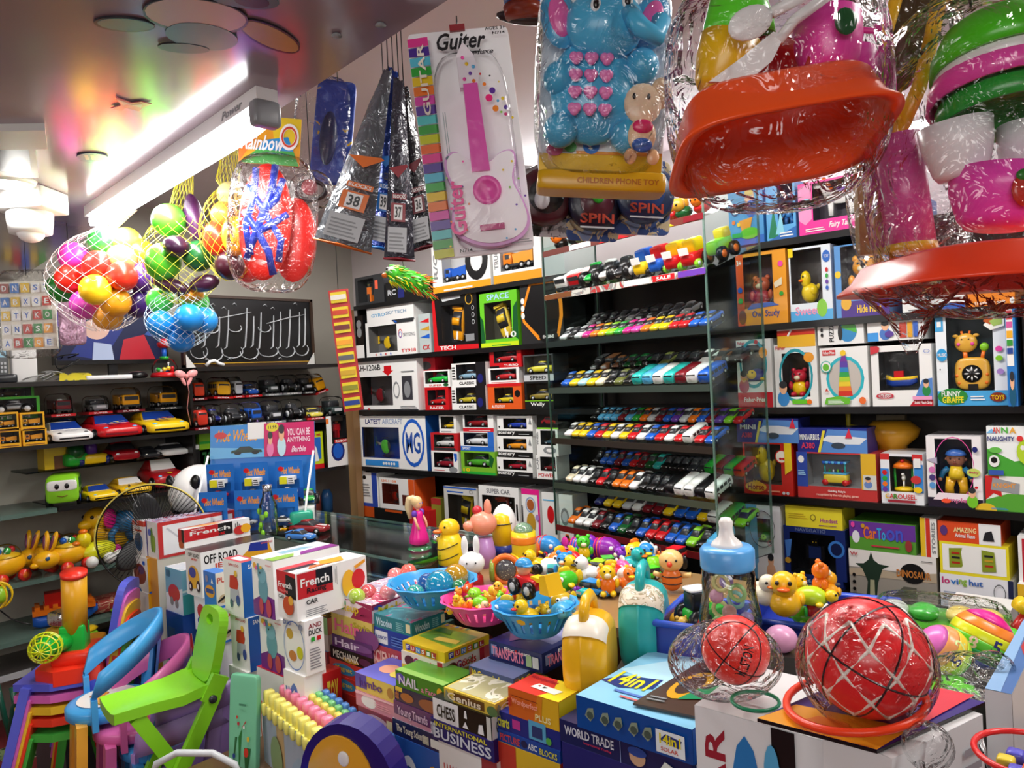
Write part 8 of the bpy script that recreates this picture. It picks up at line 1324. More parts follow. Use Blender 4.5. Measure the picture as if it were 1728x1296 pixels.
# --- foil pouches
def pouch(label, pts, d, c, c2, num, th=.03):
    """flat pouch: top-left, top-right, bottom-right, bottom-left pixels"""
    A, B_, C_, D_ = [at(x, y, d) for x, y in pts]; O = (C_ + D_) / 2; t = thing('foil_pouch', label, 'foil pouch', O, 0, 'foil pouches hanging in a bunch')
    n = _h; rows = []; m = M()
    for i in range(11):
        f = i / 10; L_ = D_.lerp(A, f) - O; R_ = C_.lerp(B_, f) - O; bul = th * math.sin(math.pi * min(1, f * .9 + .1)) ** .6
        rows.append([L_.lerp(R_, j / 6) - n * bul * math.sin(math.pi * j / 6) + Vector((0, 0, .002 * ((i * 7 + j * 5) % 3))) for j in range(7)])
    m.ruled(rows, c); m.ruled([[p + n * 2 * th * .5 * math.sin(math.pi * j / 6) + n * .001 for j, p in enumerate(r)] for r in rows], c); o = m.obj('pouch_body', t)
    m = M(); u, v = (C_ - D_), (A - D_); o_ = D_ - O - n * (th + .004)
    m.deco(o_ + u * .2, u * .6, v * .5 + (B_ - A - u) * .25 * .5, 'R.0 .05 1 .32 b8bcc0;L.08 .08 .9 .28 7a7c80 5;R.15 .38 .9 .58 %s;R.3 .4 .75 .56 f0f0f0;T.36 .42 .7 .54 k|%s;R.2 .62 .95 .68 %s;T.25 .63 .9 .67 w|BLOCKS;T.3 .72 .9 .8 26282c|AGES 6+;P.0 .95 .5 .85 1 .98 .9 1 %s' % (c2, num, c2, c2)); m.obj('printed_panel', t)
    m = M(); m.tube([p - O for p in (D_, D_.lerp(C_, .5) - n * th * .6, C_, D_.lerp(C_, .5) + n * th * .3)], .0022, c2, 5, True); m.obj('bottom_rim', t)
    m = M(); tp = (A + B_) / 2 - O; m.tube([tp, Vector((tp.x, tp.y, 2.5 - O.z))], .0012, 'd', 5); m.obj('hanging_string', t)
for a in [('grey and orange foil pouch marked 38, leftmost of the bunch', [(648, 118), (662, 120), (626, 428), (530, 402)], 1.5, '!f6a6e74', 'e07020', '38'), ('blue foil pouch behind the pouch marked 37', [(655, 112), (672, 125), (668, 425), (622, 415)], 1.56, '!f1a3a8a', '2a78c8', '39'), ('dark red and grey foil pouch marked 37', [(664, 130), (682, 140), (700, 440), (648, 436)], 1.47, '!f3a3a44', '8a1828', '37'),
          ('black foil pouch nearest the guitar card', [(672, 140), (690, 150), (738, 412), (694, 425)], 1.53, '!f26282c', '6a1a28', '36'), ('dark foil pouch hanging behind the grey and orange one', [(640, 150), (655, 140), (600, 350), (560, 340)], 1.62, '!f3a3430', 'c8a030', '35')]: pouch(*a)
# --- nets of balls and vegetables
def net(t, pts, c, r=.0006, n=18):
    """diamond mesh sleeve: (z, radius, x offset) rings"""
    m = M(); N = len(pts)
    for s in (-1, 1):
        for j in range(n):
            m.tube([(x + rr_ * math.cos(2 * math.pi * (j + s * i * .5) / n), rr_ * math.sin(2 * math.pi * (j + s * i * .5) / n), z) for i, (z, rr_, x) in enumerate(pts)], r, c, 3)
    m.obj('net_sleeve', t)
def prof(zb, zt, R, ztop, xt, N=16):
    P = []
    for i in range(N + 1): f = i / N; P.append((zb + (zt - zb) * f, max(.006, R * math.sin(math.pi * min(1, f * .96 + .02)) ** .55), 0))
    for i in range(1, 9): f = i / 8; P.append((zt + (ztop - zt) * f, .012 + .02 * (1 - f) , xt * f))
    return P
def bagballs(label, cx, cy, d, R, zb, zt, ztop, xt, netc, balls, grp, cat='toy ball', nm='plastic_ball'):
    t = hung('net_bag', label, 'net bag', cx, cy, d); net(t, prof(zb, zt, R, ztop, xt), netc); hook(t, xt, ztop)
    for i, (x, y, dd, r, c, l) in enumerate(balls):
        P = at(x, y, d + dd); m = M()
        if isinstance(r, tuple): m.ell((0, 0, 0), r[:3], c, rot('Y', r[3]), n=18, h=12); o = m.obj('toy_vegetable', None, l, 'toy vegetable', grp, P, YC)
        else: m.ell((0, 0, 0), r, c, n=20, h=14); m.obj(nm, None, l, cat, grp, P)
g1 = 'play balls in the white net'
C1 = [(125, 434, -.02, 'e838b0', 'magenta'), (173, 410, 0, '28a838', 'green'), (205, 438, -.03, 'f0a868', 'peach'), (214, 408, .02, 'f0e048', 'pale yellow'), (165, 448, -.06, 'e02820', 'red'), (119, 470, -.03, 'e02818', 'red'), (206, 466, -.07, 'e03020', 'red'), (161, 489, -.1, 'f8c020', 'yellow'), (104, 486, .03, '209030', 'green'), (144, 514, -.03, 'd048b0', 'magenta'), (195, 510, -.05, 'f0a020', 'amber'), (238, 468, .0, '5a2a8a', 'purple'), (234, 512, .02, '3a1a6a', 'dark purple'), (182, 532, .0, 'e8a030', 'amber'), (240, 430, .02, 'f08a20', 'orange')]
PW = ['upper left', 'topmost', 'upper right', 'top right', 'central', 'left side', 'right side', 'front and nearest', 'far left', 'lower left', 'lower right', 'right edge', 'bottom right', 'lowest', 'beside the cabbage']
bagballs('white net bag of colourful plastic balls hanging at left', 172, 468, 2.2, .145, -.155, .13, .19, .1, 'f0e8e8', [(x, y, dd, .0425, c, '%s plastic ball in the white net, %s one' % (n_, PW[i])) for i, (x, y, dd, c, n_) in enumerate(C1)], g1)
bagballs('yellow net bag of toy vegetables with green balls below', 308, 430, 2.0, .105, -.13, .11, .26, .03, 'e0d840', [(285, 372, -.04, .043, '50c030', 'bright green toy cabbage at the upper left of the yellow net'), (275, 442, -.04, (.045, .045, .05, 10), '48a828', 'leaf green toy cabbage lowest at left in the yellow net'), (328, 368, -.02, (.024, .024, .065, -8), '4a2050', 'long purple toy aubergine at the top of the yellow net'), (298, 416, -.08, (.034, .03, .028, 20), '2a1028', 'dark round toy aubergine at the front of the yellow net'), (335, 432, -.04, .04, '185828', 'dark green toy pepper in the yellow net'),
    (290, 482, -.03, (.05, .022, .02, 20), '3a1830', 'dark toy aubergine lying lower left in the yellow net'), (345, 478, -.03, (.04, .02, .022, -10), '3a1830', 'dark toy aubergine lying lower right in the yellow net'), (324, 497, .0, (.03, .03, .022, 0), 'e8901c', 'orange toy carrot top at the bottom of the yellow net'), (350, 400, .04, .034, '2a7030', 'deep green toy vegetable at the right of the yellow net')], 'toy vegetables in the yellow net')
bagballs('clear netting of blue and green balls under the vegetable net', 305, 540, 2.0, .088, -.075, .08, .1, 0, 'c8d8e0', [(270, 507, 0, .035, '58d850', 'light green plastic ball at left above the blue balls'), (330, 510, .03, .035, '50d048', 'light green plastic ball at right above the blue balls'), (272, 547, -.03, .036, '1a88d8', 'blue plastic ball, left of the four under the vegetables'), (319, 536, -.05, .036, '2088d8', 'blue plastic ball, front and centre of the four'), (345, 540, .0, .034, '2a90e0', 'blue plastic ball, right of the four'), (306, 573, -.01, .034, '1a78c8', 'blue plastic ball, lowest of the four')], 'blue and green balls')
bagballs('second yellow net bag of toy fruit beside the Rainbow pack', 388, 395, 1.95, .075, -.12, .12, .27, .02, 'e0d840', [(388, 328, -.02, .032, 'f0e8a0', 'cream toy fruit at the top of the second net'), (378, 362, -.03, .033, 'f08840', 'peach toy fruit in the second net'), (365, 402, -.03, (.034, .03, .045, 0), 'e83818', 'red toy tomato in the second net'), (396, 398, -.06, (.032, .03, .05, 0), 'f0a020', 'bumpy orange toy pineapple in the second net'), (388, 448, -.03, .037, '3a1420', 'dark maroon toy fruit lowest in the second net'), (418, 455, .03, .034, 'd82818', 'red toy fruit at the lower right of the second net')], 'toy fruit in the second net')
# --- rainbow pack
d = 1.75; k = S_(d); t = hung('sport_toy_pack', 'hanging Rainbow pack with red and blue oval lattice paddles', 'toy pack', 455, 340, d, 5, 6)
m = M(); m.box((-.075, 0, .085), (.062, .004, .195), 'e8a020'); m.deco((-.075, -.0003, .085), (.137, 0, 0), (0, 0, .11), 'P0 0 .3 .6 .5 1 0 1 e87028;P.5 1 1 1 1 .5 .6 .3 e8c828;P0 0 1 0 .9 .3 .3 .3 48a848;P.3 .3 .9 .3 .8 .6 .4 .5 2a8ac8;I.03 .28 .75 .6 w|Rainbow;O.82 .6 .16 .28 w .6;O.82 .6 .13 .22 d04020 .8'); m.obj('header_card', t)
m = M(); m.ell((-.005, -.01, -.05), (.06, .018, .135), 'e8281c', n=30, h=16); m.obj('oval_paddle', t, 'red oval paddle shell')
m = M()
for pts in ([(-.03, .07), (-.028, -.0), (-.045, -.06), (-.03, -.13)], [(.012, .08), (.01, .02), (-.005, -.03), (-.02, -.08), (-.04, -.14)], [(.03, .05), (.02, 0), (-.005, -.03)], [(-.045, .03), (-.01, -.02), (.035, -.09), (.03, -.14)], [(.045, -.03), (.01, -.06), (-.02, -.08)], [(-.05, -.03), (-.02, -.07), (.01, -.12), (.02, -.17)]):
    m.tube([(x, -.01 - .019 * math.sqrt(max(.02, 1 - ((x + .005) / .052) ** 2 - ((z + .05) / .135) ** 2)), z) for x, z in pts], .009, '2a40b8', 6)
m.obj('blue_lattice', t); m = M(); m.ell((.055, .03, -.08), (.05, .02, .1), 'd82018', n=24, h=12); m.obj('oval_paddle', t, 'second red paddle behind')
m = M(); m.ell((.01, 0, -.05), (.1, .05, .16), '!film', n=26, h=16, e=.6); m.obj('clear_bag', t); hook(t, 0, .195)
d = 1.95; t = hung('printed_bag', 'clear and blue printed bag hanging behind the Rainbow pack', 'packet', 562, 222, d, 10, 8)
m = M(); m.rbox((0, .01, 0), (.1, .02, .27), '2a48a8/3a58b8/5a78c8/e8c030/18', e=.2); m.ell((-.01, -.005, -.02), (.022, .012, .07), '1a2a5a'); m.obj('bag_body', t); m = M(); m.ell((-.03, 0, 0), (.07, .025, .14), '!film', e=.5); m.obj('clear_film', t); hook(t, 0, .13)
d = 1.8; t = hung('toy_watch_pack', 'black and maroon toy watch in clear film beside the red paddles', 'toy pack', 525, 322, d, 0, 0)
m = M(); m.tube([(.035 * math.cos(a * .35), 0, .022 * math.sin(a * .35)) for a in range(18)], .011, '26161c', 8, True, flat=.5); m.obj('strap', t); m = M(); m.lathe([(.018, -.006), (.018, .006)], 'a04048', (0, -.012, .005), rot('X', 90)); m.obj('watch_face', t); m = M(); m.ell((0, 0, 0), (.055, .03, .05), '!film'); m.obj('clear_bag', t); hook(t, 0, .02)
# --- letter card bag and mauve bag
d = 2.55; t = hung('letter_card_bag', 'clear hanging bag of alphabet picture cards at far left', 'toy pack', 48, 535, d, 10, 0)
cc = 'w 3a78c8 w c83828 e8c030 w 2a8a3a w 9a3a28 e8a030'.split(); L_ = 'ABXQEDNAS7RTYKO'
m = M(); m.box((-.085, 0, -.11), (.085, .01, .12), 'ece8dc'); m.deco((-.085, -.0005, -.11), (.17, 0, 0), (0, 0, .23), ';'.join('R%.2f %.2f %.2f %.2f %s;T%.2f %.2f %.2f %.2f %s|%s' % (i * .2 + .02, j * .2 + .03, i * .2 + .18, j * .2 + .17, cc[(i * 3 + j * 7) % 10], i * .2 + .06, j * .2 + .06, i * .2 + .14, j * .2 + .14, 'w' if cc[(i * 3 + j * 7) % 10] != 'w' else '3a6ac8', L_[(i + 5 * j) % 15]) for i in range(5) for j in range(5))); m.obj('cards', t)
m = M(); m.ell((0, 0, .01), (.1, .03, .15), '!film', e=.4); m.obj('clear_bag', t); hook(t, 0, .14)
d = 2.5; t = hung('pink_gift_bag', 'mauve shiny packet hanging beside the letter card bag', 'packet', 122, 545, d, 0, 0); m = M(); m.rbox((0, 0, 0), (.08, .03, .15), '!fb890a8', e=.3); m.obj('packet_body', t); hook(t, 0, .07)
# --- strip of car blisters
d = 2.55; t = hung('blister_strip', 'red hanging strip of six yellow toy car blisters by the post', 'toy pack', 584, 592, d, 0, -4.5); k = S_(d)
m = M(); m.box((-17 * k, 0, -102 * k), (17 * k, .002, 104 * k), 'b81a24'); m.obj('strip_card', t)
for i in range(8):
    z = (-88 + i * 25.5) * k; m = M(); m.box((-13 * k, -.012, z - 9 * k), (13 * k, 0, z + 9 * k), 'e0cc20'); m.box((-13 * k, -.014, z - 4 * k), (13 * k, -.012, z + 4 * k), ['1a3a8a', '8a8a20', 'c8a020', '5a5a60', 'e8a020', '6a1a20', 'c84020', 'e8e8e0'][i]); m.obj('car_blister', t)
hook(t, 0, 104 * k)
# --- furry bird
t = hung('plush_bird', 'shaggy green and yellow plush bird hanging above the drone boxes', 'soft toy', 690, 472, 2.95, 0, 0); rr = random.Random(3)
m = M(); m.ell((.01, 0, 0), (.075, .03, .035), '48c030', rot('Y', 22)); m.ell((-.06, 0, .03), (.03, .026, .026), '50c838')
for i in range(150):
    a = rr.uniform(-.08, .09); th = rr.uniform(0, 6.28); r = .032; p = Vector((a, r * .8 * math.cos(th), -a * .4 + r * math.sin(th))); q = p + Vector((.012 + rr.random() * .02, .016 * math.cos(th), .016 * math.sin(th) - .012)); m.tube([p, q], .004, ['48c030', 'e8d820', 'f08a28', '38b030', 'e85a28'][i % 5 if a > 0 else i % 4 // 2], 3, r1=.0008)
m.obj('plush_body', t); m = M(); m.ell((-.075, -.025, .04), .009, 'w'); m.ell((-.078, -.033, .041), .005, 'k'); m.obj('eye', t); m = M(); m.ell((-.092, -.01, .02), (.012, .01, .01), 'e87828'); m.obj('beak', t); hook(t, -.02, .03)
# --- launcher discs
for i, (px, py, r, c, c2, l) in enumerate(((918, 335, .058, '4a1420', 'k', 'maroon'), (1002, 345, .056, '1c1c34', '5a2030', 'navy and maroon'), (1084, 328, .062, '16305a', '2a4a8a', 'deep blue'))):
    t = hung('spinner_disc_pack', '%s round spinning top pack hanging %s' % (l, ('beside the guitar card', 'in the middle of the three', 'below the elephant phone, rightmost of three')[i]), 'toy pack', px, py, 1.55, 8, 4)
    m = M(); m.rbox((0, .006, -.005), (r * 2.0, .004, r * 2.5), ('d8d8dc/8a8a90/k' if i == 0 else '3a5a9a/d8c8a0/8aa0c8'), e=.2); m.obj('backing_card', t); m = M(); m.lathe([(r, 0), (r, .018), (r * .8, .026), (0, .026)], c, (0, 0, 0), rot('X', 90), n=36); m.obj('disc_case', t)
    m = M(); m.lathe([(r * .62, .0), (r * .62, .004)], c2, (0, -.026, 0), rot('X', 90), n=30)
    if i: m.ell((0, -.036, .012), (.014, .006, .018), '30c030'); m.ell((-.02, -.034, .028), (.009, .006, .009), 'd8b030' if i == 2 else '28a838'); m.ell((.022, -.034, .03), (.009, .006, .009), '28b838'); m.deco((-.035, -.031, -.045), (.07, 0, 0), (0, 0, .02), 'T0 0 1 1 d05038|SPIN;L0 -.5 1 -.1 sl 1')
    else: m.ell((-.01, -.034, -.01), (.016, .006, .02), 'd8d8dc')
    m.obj('spinning_top', t); m = M(); m.ell((0, -.005, 0), (r * 1.02, .036, r * 1.15), '!pane', e=.8); m.obj('clear_blister', t); hook(t, 0, r * 1.2)
# --- tableware bags
def cup(t, p, r, h, c, tilt=0, handle=True, nm='toy_cup', wave=0, lab=None):
    m = M(); m.lathe([(r * .62, 0), (r * .75, h * .12), (r * .95, h * .6), (r, h), (r * .94, h), (r * .88, h * .6), (r * .68, h * .12), (0, h * .08)], c, wave=wave, wn=10, n=32)
    if handle: m.tube([(r * .9, 0, h * .85), (r * 1.4, 0, h * .8), (r * 1.5, 0, h * .5), (r * 1.2, 0, h * .25), (r * .78, 0, h * .25)], r * .09, c, 8)
    o = m.obj(nm, t, lab, R=rot('Y', tilt) if not hasattr(tilt, 'to_euler') else tilt); o.location = p; return o
def tray_(t, p, w, dp, h, c, R, nm='plastic_tray'):
    m = M(); rows = []
    for q, z in ((.0, h), (.86, h), (.9, h * .9), (.97, .01), (1.06, 0), (1.06, -.003), (.93, 0), (.86, h * .86), (0, h * .9)): rows.append([(w / 2 * q * sgp(math.cos(2 * math.pi * i / 40), .45), dp / 2 * q * sgp(math.sin(2 * math.pi * i / 40), .45), z) for i in range(40)])
    m.ruled(rows, c, True, True); o = m.obj(nm, t, R=R); o.location = p
d = .74; t = hung('toy_tableware_bag', 'clear bag of toy cups, spoon and knife above an orange tray', 'toy tableware', 1310, 200, d, 0, 0)
tray_(t, (-.005, -.02, -.034), .195, .13, .045, 'ff5a20', rot('Y', -7) @ rot('X', -17))
cup(t, (.055, .0, .04), .035, .055, 'f048b0', rot('X', -10), True); cup(t, (.0, .03, .035), .032, .045, 'c01820', rot('X', 60), False, lab='red toy cup'); cup(t, (-.058, .0, .03), .03, .05, 'f0c018', rot('Y', 20), False, lab='yellow toy cup'); cup(t, (-.03, .01, .13), .035, .05, '60e030', rot('X', 180), False, lab='lime green toy cup'); cup(t, (.075, .03, .01), .035, .06, 'e040a8', rot('Y', 10), True, lab='second pink toy cup')
m = M(); m.ell((-.038, -.05, .072), (.022, .005, .015), 'f0f0f0', rot('Y', -25)); m.tube([(-.018, -.05, .08), (.005, -.052, .09), (.03, -.052, .105)], .0055, 'f0f0f0', 8); m.obj('toy_spoon', t)
m = M(); m.prism([(-.08, -.012), (-.05, .008), (-.02, .03), (-.01, .026), (-.022, .004), (-.045, -.014)], -.002, .002, 'f4f4f4', Matrix(((1, 0, 0, .0), (0, 0, 1, -.055), (0, 1, 0, .03), (0, 0, 0, 1)))); m.tube([(-.015, -.055, .052), (.0, -.055, .07), (.03, -.055, .09)], .005, 'f0f0f0', 8); m.obj('toy_knife', t)
m = M(); m.ell((.055, -.037, .075), (.011, .002, .013), '1a5a30', n=10, h=6); m.obj('dinosaur_sticker', t)
m = M(); m.ell((0, 0, .03), (.105, .075, .12), '!film', n=30, h=18, e=.7); m.obj('clear_bag', t); hook(t, 0, .14)
d = .8; t = hung('toy_racket_set', 'yellow toy frying pan with a thick pink handle in clear film', 'toy pan', 1530, 230, d, 0, 0)
m = M(); m.cyl((.0, 0, -.115), (-.012, 0, .0), .024, 'e058a8', n=20); m.obj('pink_handle', t); m = M(); m.lathe([(.025, -.004), (.025, .004)], 'f0c020', (.0, 0, -.118)); m.obj('yellow_end_cap', t)
m = M(); m.tube([(-.014, 0, 0), (-.028, 0, .05), (-.02, 0, .1), (.0, 0, .16), (.03, 0, .2)], .007, 'f0b818', 8); m.tube([(-.01, 0, 0), (.015, 0, .05), (.03, 0, .1), (.045, 0, .16), (.06, 0, .2)], .008, 'f0b818', 8); m.tube([(-.025, 0, .06), (-.005, 0, .012), (.018, 0, .06)], .005, 'f0b818', 6); m.obj('yellow_frame', t); m = M(); m.ell((.015, .015, .12), (.03, .006, .07), '4a3a20', rot('Y', 14)); m.obj('dark_pan', t)
m = M(); m.box((-.045, .02, -.12), (-.012, .03, .0), 'c8a868'); m.obj('tan_packet', t); m = M(); m.ell((0, 0, 0), (.06, .045, .16), '!film', e=.6, n=26, h=16); m.obj('clear_bag', t); hook(t, 0, .15)
d = .72; t = hung('toy_tableware_bag', 'clear bag of stacked toy bowls and cups on a big orange plate', 'toy tableware', 1650, 300, d, 0, 0)
tray_(t, (.035, 0, -.1), .27, .24, .028, 'ff4a28', rot('X', 1)); cup(t, (.01, -.01, -.05), .045, .052, 'f048b8', rot('Y', 8)); cup(t, (-.015, .0, .0), .032, .052, 'f0f0f2', rot('Y', -6), False, lab='white toy cup'); cup(t, (.055, .0, -.005), .034, .052, 'f0f0f2', rot('Y', 4), False, lab='second white toy cup')
for i, (z, r, c) in enumerate(((.055, .06, '28a038'), (.075, .066, 'f050b0'), (.09, .06, 'e8e8e8'), (.105, .062, '50d020'))): cup(t, (.03, .01, z + .045), r, .045, c, rot('X', 172), False, 'toy_bowl', .02)
m = M(); m.ell((.008, -.054, -.025), (.013, .003, .015), 'c03020', n=12, h=6); m.ell((.008, -.055, -.012), (.009, .003, .006), '2a7a2a', n=10, h=6); m.obj('strawberry_sticker', t)
m = M(); m.ell((.02, 0, .02), (.115, .09, .155), '!film', n=32, h=20, e=.7); m.lathe([(.004, -.165), (.02, -.13), (.05, -.1)], '!film', (-.07, 0, 0), n=14, cap=False); m.obj('clear_bag', t); hook(t, 0, .16)
P = at(885, 30, 1.3); m = M(); m.ell((0, 0, 0), (.05, .015, .012), '2a1818', rot('Y', 8)); m.obj('dark_toy', None, 'dark flat toy hanging between the guitar and elephant packs', 'toy', None, P, 0, fac())
m = M(); m.lathe([(.03, 0), (.035, .03)], '1a4a9a'); m.lathe([(.031, -.015), (.033, 0)], '8a3018'); m.obj('toy_bowl', None, 'blue and rust toy bowl at the top edge above the dark toy', 'toy', None, at(882, 12, 1.28), 0)
# ================= nearest things =================
def ballseams(m, r, c='k', R=None, w=.0016):
    R = R or Matrix(); f = r * 1.001
    for ax in range(2): m.tube([R @ Vector((f * math.cos(a), f * math.sin(a) if ax == 0 else 0, 0 if ax == 0 else f * math.sin(a))) for a in [2 * math.pi * i / 40 for i in range(40)]], w, c, 4, True)
    for s in (-1, 1): m.tube([R @ (Vector((s * (.45 + .25 * math.cos(2 * a)), math.cos(a), math.sin(a))).normalized() * f) for a in [2 * math.pi * i / 40 for i in range(40)]], w, c, 4, True)
def sphtext(m, s, r, R, w, h, c):
    vs, fs = text_mesh(s); m.add([R @ (Vector(((x - .5) * w, -math.sqrt(max(1e-6, r * r * 1.006 - ((x - .5) * w) ** 2 - ((y - .5) * h) ** 2)), (y - .5) * h))) for x, y in vs], fs, c)
P = at(1463, 1108, 1.03); r = 98 * S_(1.03); t = thing('toy_basketball_set', 'large red toy basketball with white net and hoop in clear wrap', 'toy ball', P, 0, R=rot('Z', YC))
m = M(); m.ell((0, 0, 0), r, 'ee2c30', n=48, h=32); bo = m.obj('ball', t); m = M(); ballseams(m, r, '2a1018', rot('Y', 18) @ rot('Z', 30) @ rot('X', 12)); m.obj('ball_seams', bo)
m = M()
for s in (-1, 1):
    for j in range(8):
        m.tube([Vector((math.cos(a) * math.cos(p), math.sin(a) * math.cos(p), math.sin(p))) * r * 1.015 for a, p in [(2 * math.pi * (j + .5 * ((i if i % 2 else i) if s > 0 else -i) * .5 * 2) / 8, math.radians(50 - i * 25)) for i in range(5)]], .0024, 'f4ece0', 5)
m.obj('white_net', t)
m = M(); m.tube([(.088 * math.cos(a * .2094) - .02, .085 * math.sin(a * .2094), -.06 + .012 * math.cos(a * .2094)) for a in range(30)], .0055, 'ff4820', 8, True); m.obj('hoop_ring', t, 'orange red plastic hoop')
Q = [at(1278, 1218, 1.03), at(1480, 1275, .95), at(1662, 1190, 1.12), at(1452, 1140, 1.25)]; zq = 1.0065; Rm = rot('Z', -YC).to_3x3(); Q = [Rm @ (onz(x, y, zq) - P) for x, y in ((1278, 1218), (1480, 1272), (1662, 1190), (1452, 1140))]
m = M(); m.add([q for q in Q] + [q + Vector((0, 0, .004)) for q in Q], [(3, 2, 1, 0), (0, 1, 5, 4), (1, 2, 6, 5), (2, 3, 7, 6), (3, 0, 4, 7)], 'k'); o_, u_, v_ = Q[0] + Vector((0, 0, .0045)), Q[1] - Q[0], Q[3] - Q[0]
m.add([q + Vector((0, 0, .0045)) for q in Q], [(0, 1, 2, 3)], '3a2878'); m.deco(o_ , u_, v_, 'P0 0 1 0 .98 .35 .05 .3 f0a828;P.95 .35 1.0 .35 1 1 .7 1 d83848;P.6 .45 .7 .4 .75 .55 .65 .6 e828a0;P.3 .1 .7 .12 .6 .2 .35 .2 e88030', eps=.0008); m.obj('backboard_card', t, 'yellow, violet and red printed backboard card')
m = M(); m.ell((-.005, -.005, -.01), (r * 1.14, r * 1.12, r * 1.1), '!film', n=36, h=24); m.ell((.03, -.09, -.08), (.03, .03, .03), '!film', n=16, h=10); m.obj('clear_wrap', t)
m = M(); m.box((-.06, -.05, 0), (.06, .05, zq - TB - .002), '8a8278'); m.obj('carton', None, 'dark carton under the large basketball card', 'carton', None, (P.x + .02, P.y + .07, TB), 60)
P = at(1241, 1096, 1.22); r = 56 * S_(1.22); t = thing('toy_basketball_set', 'small red toy basketball in clear wrap on the 14 in 1 box', 'toy ball', P, 0, R=rot('Z', YC))
m = M(); m.ell((0, 0, 0), r, 'f03a30', n=36, h=24); bo = m.obj('ball', t); m = M(); ballseams(m, r, '2a1018', rot('Y', 30) @ rot('X', 20) @ rot('Z', 60), .0012); m.obj('ball_seams', bo); m = M(); sphtext(m, 'MILSTON', r, rot('Y', -70) @ rot('X', -0), r * .9, r * .32, 'k'); m.obj('ball_print', bo)
zq = at(1168, 1232, 1.28).z + .004; Q = [Rm @ (onz(x, y, zq) - P) for x, y in ((1068, 1190), (1172, 1212), (1330, 1150), (1180, 1120))]
m = M(); m.add(Q + [q + Vector((0, 0, .004)) for q in Q], [(4, 5, 6, 7), (0, 1, 5, 4), (1, 2, 6, 5), (2, 3, 7, 6), (3, 0, 4, 7)], '4a3428'); m.deco(Q[0] + Vector((0, 0, .0045)), Q[1] - Q[0], Q[3] - Q[0], 'E.4 .5 .25 .3 d8a020;E.4 .5 .17 .2 4a3428;P.5 .2 .9 .3 .8 .6 .6 .5 208a58;L.1 .1 .4 .2 e 2'); m.obj('brown_card', t)
m = M(); m.tube([(.035 * math.cos(a * .2094) + .01, .035 * math.sin(a * .2094) - .06, -.058) for a in range(30)], .003, '1a8a60', 6, True); m.obj('green_ring', t); m = M(); m.ell((-.02, -.01, -.012), (r * 1.7, r * 1.4, r * 1.15), '!film', n=32, h=20); m.obj('clear_wrap', t)
# big baby bottle bank
P = at(1236, 1130, 1.5); k = S_(1.5); t = thing('baby_bottle_toy', 'giant clear baby bottle of pastel rattles with blue collar and white teat', 'toy bottle', P, 0)
m = M(); m.lathe([(40 * k, 0), (50 * k, 20 * k), (52 * k, 90 * k), (44 * k, 130 * k), (44 * k, 165 * k), (38 * k, 180 * k)], '!bottle', n=32, cap=False); m.obj('bottle_body', t); m = M(); m.lathe([(43 * k, 172 * k), (45 * k, 176 * k), (45 * k, 204 * k), (40 * k, 210 * k), (0, 211 * k)], '5aa8e8', n=36); m.obj('collar', t)
m = M(); m.lathe([(28 * k, 208 * k), (24 * k, 216 * k), (13 * k, 226 * k), (11 * k, 240 * k), (12 * k, 250 * k), (8 * k, 257 * k), (0, 259 * k)], 'f4f2ee', n=24); m.obj('teat', t)
rr = random.Random(5)
for i in range(16):
    c = ['e8a8c8', 'a8d888', 'b898d8', 'e8e098', 'f0b8b0', '98d0c8'][i % 6]; a = i * 2.4; z = (14 + i * 9.2) * k; q = rr.uniform(14, 28) * k; m = M()
    if i % 2: m.tube([(q * math.cos(a) + 13 * k * math.cos(b * .523), q * math.sin(a), z + 13 * k * math.sin(b * .523)) for b in range(12)], 3.6 * k, c, 6, True)
    else: m.ell((q * math.cos(a), q * math.sin(a), z), 12 * k, c, n=14, h=10)
    m.obj('rattle', t)
prop(1236, 1130, 1.5, .1, 'dark carton beneath the giant baby bottle')
def rball(px, py, d, rp, l, ax, cols, dig=True):
    P = at(px, py, d); r = rp * S_(d); m = M(); n = len(cols); m.T = rot('Z', YC) @ rot('Y', ax)
    for i, c in enumerate(cols): m.ell((0, 0, 0), r, c, n=36, h=5, z0=-1 + 2 * i / n if i else -1.0, z1=min(1.0, -1 + 2 * (i + 1) / n))
    if dig: [sphtext(m, s, r * 1.002, rot('Z', a) @ rot('X', b), r * .3, r * .42, c) for s, a, b, c in (('5', -5, 0, '1a1a6a'), ('2', 35, -10, 'd8f0a0'), ('8', -45, 10, 'f8d0c8'), ('7', 15, 40, '1a1a6a'))]
    m.obj('rainbow_ball', None, l, 'toy ball', None, P)
RB = '1a50c0 28a060 60c830 d8e020 f08828 e82890'.split(); rball(1655, 1078, 1.38, 49, 'rainbow striped ball with printed numbers 5 and 2 at right', 28, RB); rball(1592, 1098, 1.36, 42, 'pink, yellow and green striped ball behind the clear wrap', -50, ['50c030', 'b8e030', 'f0d040', 'f0a060', 'e070c0']); rball(1700, 1092, 1.5, 34, 'green and blue striped ball behind the numbered rainbow ball', 40, ['1a6ac0', '28a878', '58c838'], False)
prop(1640, 1132, 1.4, .16, 'dark carton under the striped rainbow balls')
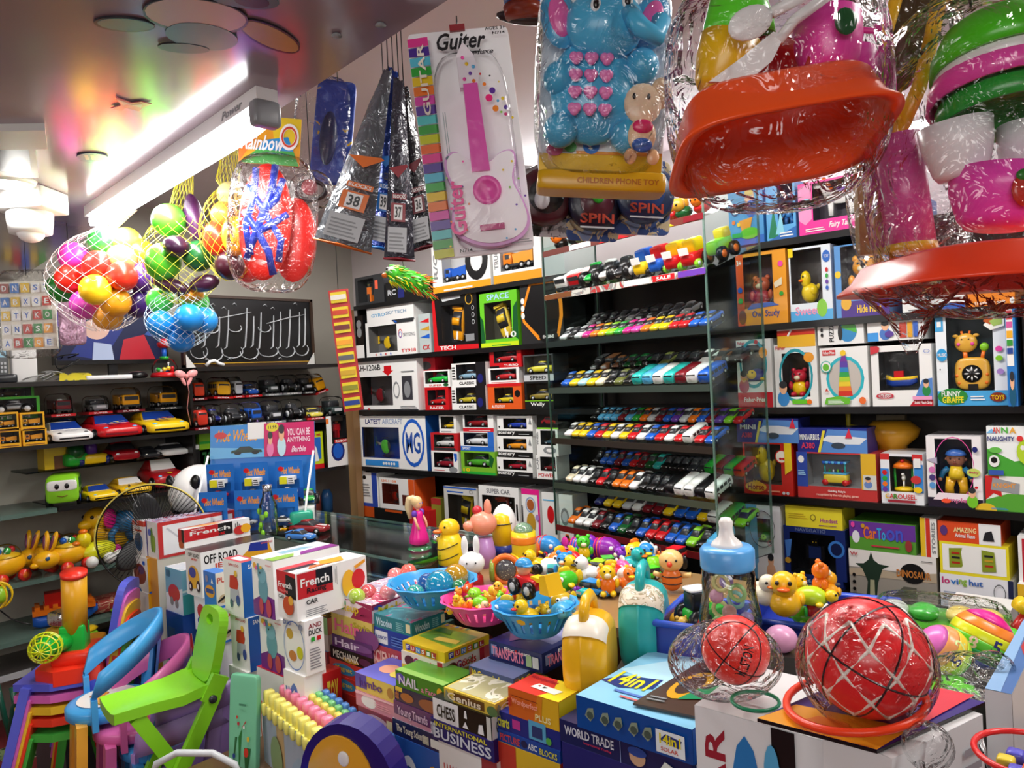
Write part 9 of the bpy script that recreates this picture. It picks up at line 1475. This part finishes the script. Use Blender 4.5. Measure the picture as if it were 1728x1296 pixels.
P = at(1318, 1078, 1.42); m = M(); m.ell(P * 0, (.03, .03, .025), 'e8a8d0', n=20, h=12); m.obj('pink_ball', None, 'soft pink ball between the two red basketballs', 'toy ball', None, P)
prop(1318, 1098, 1.42, .06, 'dark carton under the soft pink ball')
m = M(); m.ell((0, 0, 0), (.06, .05, .035), '!film', n=24, h=16); m.ell((.03, 0, .02), (.03, .03, .025), '!film', n=18, h=12); m.obj('crumpled_film', None, 'crumpled clear wrap in front of the rainbow balls', 'clear wrap', None, at(1640, 1140, 1.2))
m = M(); m.rbox((0, 0, 0), (.1, .1, .03), '58b828', e=.5); m.obj('green_toy', None, 'bright green toy tray under the crumpled clear wrap', 'toy', None, at(1592, 1165, 1.3), 30); prop(1592, 1176, 1.3, .08, 'dark carton under the bright green tray')
P = at(1712, 1062, 1.6); t = thing('toy_hammer', 'red and yellow toy hammer beside the rainbow balls at the right edge', 'toy', P, 0, R=fac(0, 40)); m = M(); m.cyl((0, 0, -.05), (0, 0, .05), .01, 'c82020'); m.obj('handle', t); m = M(); m.cyl((-.03, 0, .05), (.03, 0, .05), .016, 'e8c020'); m.obj('head', t); prop(1712, 1085, 1.6, .08, 'dark carton under the toy hammer')
P = at(1745, 1320, .82); t = thing('hoop_basket', 'red rimmed basket of small coloured blocks in the lower right corner', 'basket', P, 0); m = M(); m.tube([(.055 * math.cos(a * .2094), .055 * math.sin(a * .2094), .03) for a in range(30)], .0035, 'e02828', 8, True); m.obj('rim', t); m = M(); m.lathe([(.035, -.02), (.05, .03)], '!pane', cap=False); m.obj('clear_side', t)
for i in range(9): m = M(); m.rbox((.025 * math.cos(i * 2.4), .025 * math.sin(i * 2.4), .008 + .006 * (i % 3)), (.018, .018, .018), 'f0a050 5a5ac8 e86a30 48b0e0 e8d040 b868c8'.split()[i % 6], e=.4, n=12, h=8); m.obj('block', t)
m = M(); m.box((-.05, -.05, 0), (.05, .05, P.z - .022 - TB), '3a3836'); m.obj('carton', None, 'dark carton under the red rimmed basket', 'carton', None, (P.x, P.y, TB), 0)
